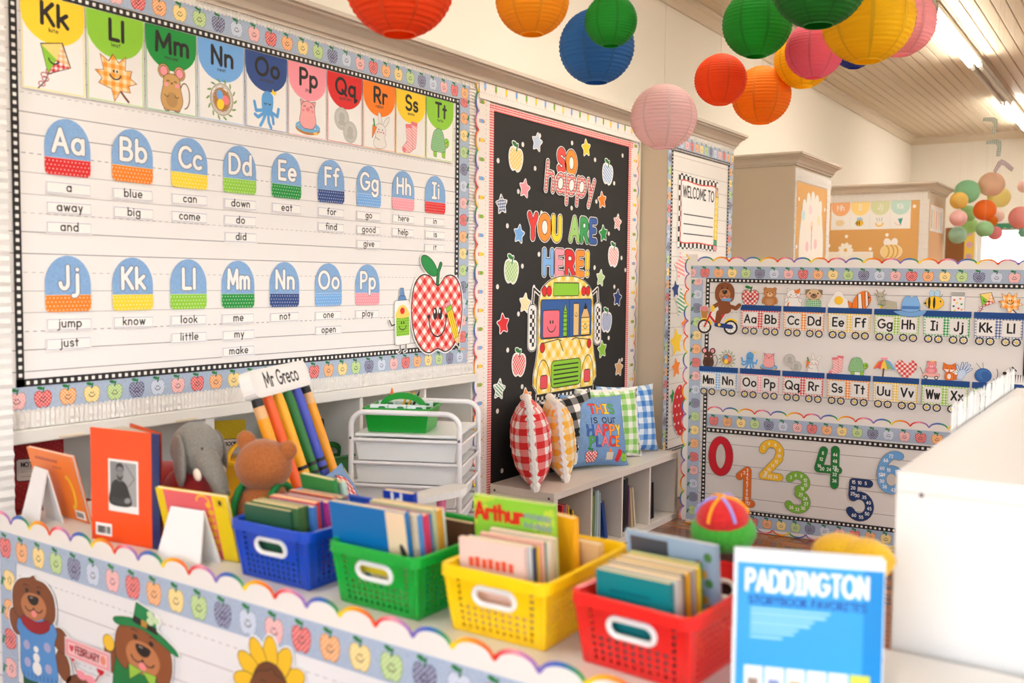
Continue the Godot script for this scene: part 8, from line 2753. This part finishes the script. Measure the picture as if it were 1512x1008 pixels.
func build_trolley() -> void:
	var n := thing("drawer_trolley", "white metal drawer trolley with looped rails and white plastic drawers", "trolley", Vector3(-2.36, 0, -2.778), deg_to_rad(25.7))
	# local x across the front, z towards the camera
	var white := mat(Color(0.92, 0.91, 0.91), 0.3)
	var w := 0.425
	var d := 0.4
	var top := 0.962
	for s in [0.0, -1.0]:
		var b := MB.new()
		var pts := [Vector3(-w / 2, 0.06, d * s)]
		for i in 9:
			var a := PI - PI / 2 * i / 8.0
			pts.append(Vector3(-w / 2 + 0.055 + 0.055 * cos(a), top - 0.055 + 0.055 * sin(a), d * s))
		for i in 9:
			var a := PI / 2 - PI / 2 * i / 8.0
			pts.append(Vector3(w / 2 - 0.055 + 0.055 * cos(a), top - 0.055 + 0.055 * sin(a), d * s))
		pts.append(Vector3(w / 2, 0.06, d * s))
		b.tube(pts, 0.0105, 10)
		obj("rail_loop", b, white, n)
		for k in 8:
			b = MB.new()
			b.tube([Vector3(-w / 2, 0.855 - 0.088 * k, d * s), Vector3(w / 2, 0.855 - 0.088 * k, d * s)], 0.0075, 8)
			obj("cross_bar", b, white, n)
	for s in [-1.0, 1.0]:
		for k in 8:
			var b := MB.new()
			b.tube([Vector3(s * w / 2, 0.84 - 0.088 * k, 0), Vector3(s * w / 2, 0.84 - 0.088 * k, -d)], 0.006, 6)
			obj("runner", b, white, n)
		var sc := MB.new()
		sc.ball(Vector3(s * w / 2, 0.862, 0.0105), Vector3(0.0055, 0.0055, 0.002), 10, 6)
		obj("screw", sc, mat(Color(0.5, 0.5, 0.52), 0.3, {"metallic": 0.8}), n)
		for e in [0.0, -1.0]:
			var ca := MB.new()
			ca.ball(Vector3(s * w / 2, 0.03, d * e), Vector3(0.014, 0.0295, 0.0295), 12, 8)
			obj("castor", ca, mat(Color(0.12, 0.12, 0.12), 0.5), n)
	var b := MB.new()
	b.box(Vector3(0, 0.872, -d / 2), Vector3(w - 0.02, 0.012, d - 0.02), 0.003)
	obj("top_plate", b, mat(Color(0.93, 0.93, 0.92), 0.25), n)
	for k in 7:
		var y := 0.775 - 0.088 * k
		var dr := Node3D.new()
		dr.name = "drawer"
		n.add_child(dr, true)
		b = MB.new()
		var q := PackedVector2Array([Vector2(-0.188, 0), Vector2(0.188, 0), Vector2(0.2, 0.07), Vector2(-0.2, 0.07)])
		b.T = Transform3D(Basis.IDENTITY, Vector3(0, y, -d + 0.02))
		b.slab(q, 0, d - 0.035)
		obj("tub", b, mat(Color(0.9, 0.9, 0.89), 0.3), dr)
	# green caddy with crayon boxes on the trolley
	var tr := n.transform
	var at := tr * Vector3(-0.045, 0.879, -0.14)
	caddy("bright green plastic caddy full of crayon boxes on the white trolley", at, 25.7, Vector3(0.255, 0.09, 0.2), Color(0.02, 0.58, 0.16))
	for i in 6:
		var bx := MB.new()
		bx.box(Vector3(0, 0.05, 0), Vector3(0.07, 0.1, 0.022), 0.001)
		var row := i % 3
		var ft := tr * Vector3(-0.045 - 0.075 + 0.074 * row, 0.884, -0.14 + (0.06 if i < 3 else -0.06))
		var o := paper("crayon_box", [box_poly(-0.035, 0, 0.035, 0.1)], func(cv: Cv) -> void:
			cv.r(-0.035, 0.05, 0.035, 0.1, Color(0.9, 0.93, 0.93))
			cv.r(-0.035, 0.05, 0.035, 0.062, Color(0.55, 0.75, 0.9))
			cv.e(-0.01, 0.066, 0.02, 0.012, Color(0.95, 0.8, 0.15))
			cv.e(0.012, 0.09, 0.014, 0.005, Color(0.2, 0.5, 0.3)), 900.0, 0.022, null, Color(0.85, 0.88, 0.85))
		tag(o, "white and yellow crayon box standing in the green caddy on the trolley", "crayon box", "crayon boxes in the green caddy")
		o.position = ft
		o.rotation.y = deg_to_rad(25.7)
	var pc := [[-0.04, 0.0, Color(0.93, 0.68, 0.12), "yellow"], [-0.015, 0.012, Color(0.93, 0.7, 0.15), "golden yellow"], [0.0, -0.01, Color(0.15, 0.12, 0.1), "black"]]
	for q in pc:
		var pb := MB.new()
		var f := tr * Vector3(-0.045 + q[0], 0.9, -0.14 + q[1] - 0.025)
		pb.tube([f, f + Vector3(0.05, 0.115, -0.02)], 0.0045, 7)
		pb.tube([f + Vector3(0.05, 0.115, -0.02), f + Vector3(0.056, 0.129, -0.0225)], 0.0045, 7, false, 0.001)
		var o := obj("pencil", pb, mat(q[2], 0.4))
		tag(o, "%s pencil slanting in the green caddy on the trolley" % q[3], "pencil", "pencils in the green caddy")
	var gl := MB.new()
	var gp := tr * Vector3(-0.13, 0.879, -0.285)
	gl.lathe([Vector2(0.0001, 0), Vector2(0.02, 0), Vector2(0.021, 0.07), Vector2(0.018, 0.09), Vector2(0.008, 0.1)], 14, 1, 1, gp)
	var bo := thing("glue_bottle", "white glue bottle with an orange cap beside the green caddy on the trolley", "bottle")
	obj("bottle", gl, mat(Color(0.92, 0.92, 0.9), 0.35), bo)
	gl = MB.new()
	gl.lathe([Vector2(0.0085, 0.1), Vector2(0.0085, 0.112), Vector2(0.0035, 0.142), Vector2(0.0001, 0.145)], 12, 1, 1, gp)
	obj("cap", gl, mat(Color(0.93, 0.4, 0.05), 0.4), bo)
	# things in the cubbies
	var nb := func(label: String, at_: Vector3, c: Color) -> void:
		var o := paper("notebook", [Pen.rrect(-0.09, 0, 0.09, 0.24, 0.012)], func(cv: Cv) -> void:
			for k in 160: cv.e(-0.09 + 0.18 * fposmod(k * 0.618, 1.0), 0.24 * fposmod(k * 0.754, 1.0), 0.0022, 0.0016, c.lightened(0.25))
			cv.r(-0.055, 0.09, 0.065, 0.165, INK, 0.01)
			cv.r(-0.053, 0.092, 0.063, 0.163, Color(0.88, 0.83, 0.78), 0.009)
			cv.text("NOTEBOOK", 0.005, 0.138, 0.014, 0.003, INK, 0.5, 0.85, 0.12)
			for y in [0.105, 0.12]: cv.r(-0.04, y, 0.05, y + 0.0012, Color(0.5, 0.5, 0.5)), 800.0, 0.012, null, c)
		tag(o, label, "notebook", "speckled notebooks in the cubbies")
		o.position = at_
		o.basis = Basis(Vector3.UP, deg_to_rad(62.0)) * Basis(Vector3.RIGHT, deg_to_rad(-11.0))
	nb.call("red speckled notebook leaning in the cubby behind the thin orange book", Vector3(-3.06, 0.7, -1.72), Color(0.62, 0.07, 0.08))
	nb.call("yellow speckled notebook leaning in the cubby behind the yellow bucket", Vector3(-3.06, 0.66, -2.5), Color(0.86, 0.72, 0.04))
	nb.call("green speckled notebook leaning in the cubby behind the green caddy", Vector3(-3.08, 0.61, -2.96), Color(0.06, 0.28, 0.12))
	var st := MB.new()
	st.box(Vector3(-3.02, 0.652, -1.74), Vector3(0.3, 0.095, 0.34), 0.006)
	var so := obj("storage_box", st, mat(Color(0.62, 0.05, 0.06), 0.4))
	tag(so, "red storage box under the red notebook in the cubby", "box")
	so = obj("paper_stack", (func() -> MB:
		var q := MB.new()
		q.box(Vector3(-3.04, 0.63, -2.5), Vector3(0.26, 0.055, 0.3), 0.004)
		return q).call(), mat(Color(0.9, 0.88, 0.82), 0.8))
	tag(so, "white paper stack under the yellow notebook in the cubby", "paper stack")
	caddy("dark green plastic caddy with green handles on the cubby floor", Vector3(-2.975, 0.604, -3.0), 86.0, Vector3(0.18, 0.1, 0.17), Color(0.03, 0.42, 0.1))
	# yellow bucket
	var bk := thing("yellow_bucket", "yellow plastic bucket with a lid and handle in the cubby behind the teddy bear", "bucket", Vector3(-2.93, 0.6035, -2.46))
	var lb := MB.new()
	lb.lathe([Vector2(0.0001, 0), Vector2(0.07, 0), Vector2(0.083, 0.15), Vector2(0.087, 0.152), Vector2(0.087, 0.168), Vector2(0.08, 0.17), Vector2(0.0001, 0.172)], 24)
	obj("tub", lb, mat(Color(0.93, 0.68, 0.02), 0.35), bk)
	lb = MB.new()
	var hp := []
	for i in 13:
		var a := PI * i / 12.0
		hp.append(Vector3(0.02, 0.165 + 0.065 * sin(a), 0.07 * cos(a)))
	lb.tube(hp, 0.009, 8)
	obj("handle", lb, mat(Color(0.95, 0.72, 0.03), 0.35), bk)

# ------------------------------------------------------------------ the white unit at the side, its paper fringe
func build_side_unit() -> void:
	var m := mat(Color(0.93, 0.92, 0.9), 0.35)
	var L := 1.82
	var n := thing("white_shelf_unit", "tall plain white cube shelf unit seen from its end beside the blue storybook", "shelf unit", Vector3(-0.2, 0, -1.888 - L / 2))
	kallax(n, Vector3(L, 1.12, 0.39), 5, 3, m, false)
	var b := MB.new()
	b.T = Transform3D(Basis(Vector3.RIGHT, PI / 2), Vector3(-0.15, 1.08, L / 2 + 0.0002))
	b.lathe([Vector2(0.0001, 0.0), Vector2(0.0045, 0.0), Vector2(0.0045, 0.001), Vector2(0.0001, 0.001)], 12)
	obj("screw", b, mat(Color(0.45, 0.38, 0.4), 0.5), n)
	b = MB.new()
	b.box(Vector3(-0.1975, 0.56, L / 2 - 0.2), Vector3(0.004, 1.1, 0.36))
	obj("edge_band", b, mat(Color(0.86, 0.84, 0.82), 0.4), n)
	# fringed paper border along the top edge
	b = MB.new()
	var r := RandomNumberGenerator.new()
	r.seed = 8
	var z := -2.5
	while z > -3.7:
		var h := 0.062 + 0.012 * r.randf()
		var k := 0.016 + 0.006 * r.randf()
		var lean := (r.randf() - 0.5) * 0.012
		var p := PackedVector2Array([Vector2(0, -0.06), Vector2(k * 1.25, -0.06), Vector2(k * 1.2, 0.0), Vector2(k * 0.95 + lean, h * 0.9), Vector2(k * 0.6 + lean, h), Vector2(k * 0.3 + lean, h * 0.92), Vector2(0.0, 0.0)])
		b.T = Transform3D(Basis(Vector3.UP, PI / 2), Vector3(-0.402 - 0.004 * r.randf(), 1.115, z))
		b.slab(p, -0.0006, 0.0006)
		z -= k * 0.85
	var o := obj("fringed_border", b, mat(Color(0.94, 0.93, 0.91), 0.8, {"backlight_enabled": true, "backlight": Color(0.5, 0.5, 0.5)}))
	tag(o, "white paper fringe standing up along the edge of the white shelf unit", "fringe", "", "stuff")

# ------------------------------------------------------------------ paper lanterns
var lantern_meshes := {}
func lantern(px: float, py: float, dpx: float, depth: float, c: Color, label: String, group: String, far := false) -> void:
	var R := dpx * depth / FOCAL / 2.0
	var at := deep(px, py, depth)
	var n := thing("paper_lantern", label, "paper lantern", at, fposmod(px * 0.37, 1.0), group)
	var key := "far" if far else "near"
	if not lantern_meshes.has(key):
		var b := MB.new()
		var pf := []
		var ribs := 22 if not far else 10
		var a0 := asin(0.955)
		var sub := 4 if not far else 2
		for i in ribs * sub + 1:
			var a := -a0 + 2.0 * a0 * i / (ribs * sub)
			var dip := 0.026 * sin(PI * fposmod(float(i) / sub, 1.0))
			pf.append(Vector2(cos(a) * (1.0 - dip), sin(a) * (0.97 - dip * 0.5)))
		b.lathe(pf, 48 if not far else 20)
		var s := MB.new()
		var w := 0.042
		for i in ribs:
			var aa := -a0 + 2.0 * a0 * i / ribs
			var ab := -a0 + 2.0 * a0 * (i + 1) / ribs
			var p := Vector3(cos(aa) * 1.002, sin(aa) * 0.972, 0)
			var q := Vector3(cos(ab) * 1.002, sin(ab) * 0.972, 0)
			s._q_out(p - Vector3(0, 0, w * cos(aa)), p + Vector3(0, 0, w * cos(aa)), q + Vector3(0, 0, w * cos(ab)), q - Vector3(0, 0, w * cos(ab)), p)
		var g := MB.new()
		var ring := []
		for i in 20: ring.append(Vector3(0.3 * cos(TAU * i / 20), 0.0, 0.3 * sin(TAU * i / 20)))
		g.tube(ring, 0.012, 6, true)
		lantern_meshes[key] = [b.mesh(), s.mesh(), g.mesh()]
	var ms: Array = lantern_meshes[key]
	var paper_m := mat(c, 0.75, {"backlight_enabled": true, "backlight": c * 0.9})
	var o := inst("shade", ms[0], paper_m, n)
	o.scale = Vector3.ONE * R
	if not far:
		for k in 8:
			o = inst("seam", ms[1], mat(c.darkened(0.07), 0.75, {"backlight_enabled": true, "backlight": c * 0.6}), n)
			o.scale = Vector3.ONE * R
			o.rotation.y = TAU * k / 8.0
		for s in [-1.0, 1.0]:
			o = inst("ring", ms[2], mat(c.lightened(0.15), 0.7), n)
			o.scale = Vector3.ONE * R
			o.position.y = s * R * 0.955 * 0.97
	var t := MB.new()
	t.tube([Vector3(0, R * 0.93, 0), Vector3(0, CEIL - at.y, 0)], 0.0007 if not far else 0.001, 5)
	obj("string", t, mat(Color(0.85, 0.83, 0.8), 0.5), n)
	if not far:
		t = MB.new()
		t.tube([Vector3(-R * 0.29, R * 0.925, 0), Vector3(0, R * 0.93, 0), Vector3(R * 0.29, R * 0.925, 0)], 0.0012, 5)
		obj("wire", t, mat(Color(0.6, 0.6, 0.6), 0.3, {"metallic": 0.8}), n)
func build_lanterns() -> void:
	var g := "bright paper lanterns hanging from the ceiling"
	for q in [[590, -26, 164, 2.6, Color(0.95, 0.3, 0.03), "large orange-red paper lantern hanging above the alphabet cards"],
		[786, -1, 110, 3.2, Color(0.98, 0.66, 0.04), "amber paper lantern hanging above the black poster"],
		[881, 69, 112, 3.85, Color(0.17, 0.42, 0.68), "large blue paper lantern behind the small green one"],
		[902, 31, 78, 3.45, Color(0.03, 0.55, 0.12), "small green paper lantern hanging in front of the blue one"],
		[980, 173, 98, 4.4, Color(0.97, 0.84, 0.83), "pale pink paper lantern hanging before the welcome board's corner"],
		[1064, 118, 77, 4.4, Color(0.95, 0.33, 0.07), "small red-orange paper lantern touching the orange one"],
		[1124, 141, 87, 4.85, Color(0.98, 0.56, 0.04), "orange paper lantern hanging over the beige cabinet"],
		[1118, 35, 102, 4.1, Color(0.05, 0.56, 0.12), "medium green paper lantern beside the dark green one"],
		[1210, -29, 142, 3.3, Color(0.02, 0.42, 0.08), "large dark green paper lantern in front of the big yellow one"],
		[1203, 74, 86, 4.2, Color(0.93, 0.46, 0.56), "hot pink paper lantern between the green and yellow lanterns"],
		[1282, 28, 133, 3.75, Color(0.97, 0.8, 0.03), "large yellow paper lantern beside the dark green one"],
		[1187, 88, 86, 4.7, Color(0.97, 0.78, 0.03), "small yellow paper lantern behind the hot pink one"],
		[1330, 34, 100, 4.4, Color(0.95, 0.68, 0.7), "rose pink paper lantern behind the large yellow one"],
		[1262, 72, 60, 5.2, Color(0.14, 0.24, 0.58), "small navy paper lantern almost hidden by the large yellow one"]]:
		lantern(q[0], q[1], q[2], q[3], q[4], q[5], g)
	g = "pastel paper lanterns at the far end of the room"
	for q in [[1428, 283, 36, 11.0, Color(0.6, 0.82, 0.66), "large mint paper lantern in the pastel cluster"], [1416, 296, 26, 10.4, Color(0.93, 0.8, 0.42), "pale yellow paper lantern beside the far cabinet's front"], [1415, 322, 25, 10.15, Color(0.93, 0.76, 0.74), "pale pink paper lantern below the pale yellow one"], [1430, 315, 25, 11.35, Color(0.68, 0.84, 0.6), "light green paper lantern in the middle of the pastel cluster"], [1432, 333, 24, 11.7, Color(0.7, 0.86, 0.58), "lime tinted paper lantern above the pinboard"], [1414, 347, 26, 10.7, Color(0.7, 0.85, 0.76), "pale mint paper lantern lowest beside the far cabinet"],
		[1464, 272, 37, 11.0, Color(0.94, 0.82, 0.72), "large peach paper lantern at the top of the pastel cluster"], [1475, 291, 32, 11.5, Color(0.94, 0.9, 0.62), "large cream yellow paper lantern behind the orange one"], [1454, 310, 32, 10.6, Color(0.94, 0.5, 0.18), "vivid orange paper lantern in the pastel cluster"], [1465, 326, 16, 10.82, Color(0.95, 0.6, 0.2), "small amber paper lantern below the vivid orange one"], [1454, 338, 25, 10.3, Color(0.6, 0.78, 0.58), "sage green paper lantern below the vivid orange one"], [1469, 344, 21, 11.2, Color(0.92, 0.62, 0.64), "small rose paper lantern beside the sage green one"], [1473, 319, 19, 11.75, Color(0.94, 0.84, 0.8), "small blush paper lantern beside the vivid orange one"],
		[1507, 321, 34, 10.6, Color(0.92, 0.66, 0.64), "large rose paper lantern above the window valance"], [1512, 343, 16, 11.2, Color(0.5, 0.74, 0.64), "small teal paper lantern below the large rose one"], [1513, 275, 20, 11.6, Color(0.94, 0.82, 0.8), "small blush paper lantern above the large rose one"]]:
		lantern(q[0], q[1], q[2], q[3], q[4], q[5], g, true)
	# gingham paper sevens on threads
	for q in [[1462, 186, 6.2, 0.0, Color(0.56, 0.56, 0.46), "grey-green gingham paper seven hanging upright on a thread, the higher one"], [1468, 219, 6.2, 6.0, Color(0.5, 0.52, 0.45), "grey-green gingham paper seven hanging on a thread, the lower one"], [1482, 249, 6.2, 62.0, Color(0.58, 0.48, 0.48), "dusty pink gingham paper seven hanging tilted on a thread"]]:
		var at := deep(q[0], q[1], q[2])
		var n := thing("paper_seven", q[5], "paper number", at, YAW, "gingham paper sevens")
		var s := paper("seven", [PackedVector2Array([Vector2(-0.05, 0.03), Vector2(-0.045, 0.052), Vector2(0.02, 0.056), Vector2(0.045, 0.045), Vector2(0.048, 0.02), Vector2(0.036, -0.055), Vector2(0.008, -0.055), Vector2(0.02, 0.01), Vector2(0.012, 0.026)])], func(cv: Cv) -> void: cv.r(-0.1, -0.1, 0.1, 0.1, ["g", q[4], (q[4] as Color).lightened(0.45), 0.006]), 900.0, 0.003, n)
		s.rotation.z = deg_to_rad(q[3])
		var t := MB.new()
		t.tube([Vector3(0.03, 0.045, 0), Vector3(0.03, CEIL - at.y, 0)], 0.0006, 5)
		obj("thread", t, mat(Color(0.85, 0.83, 0.8), 0.5), n)

func _ready() -> void:
	set_camera_and_light()
	build_shell()
	trims_setup()
	build_left_cabinet()
	build_word_board()
	build_poster()
	build_bench()
	build_welcome()
	build_far_cabinets()
	build_train_board()
	build_counter()
	build_baskets()
	build_display_books()
	build_toys()
	build_chair()
	build_trolley()
	build_side_unit()
	build_lanterns()
	finish()
func finish() -> void:
	for s in sheets:
		s.mat.albedo_texture = ImageTexture.create_from_image(s.im)
	print("sheets ", sheets.size())
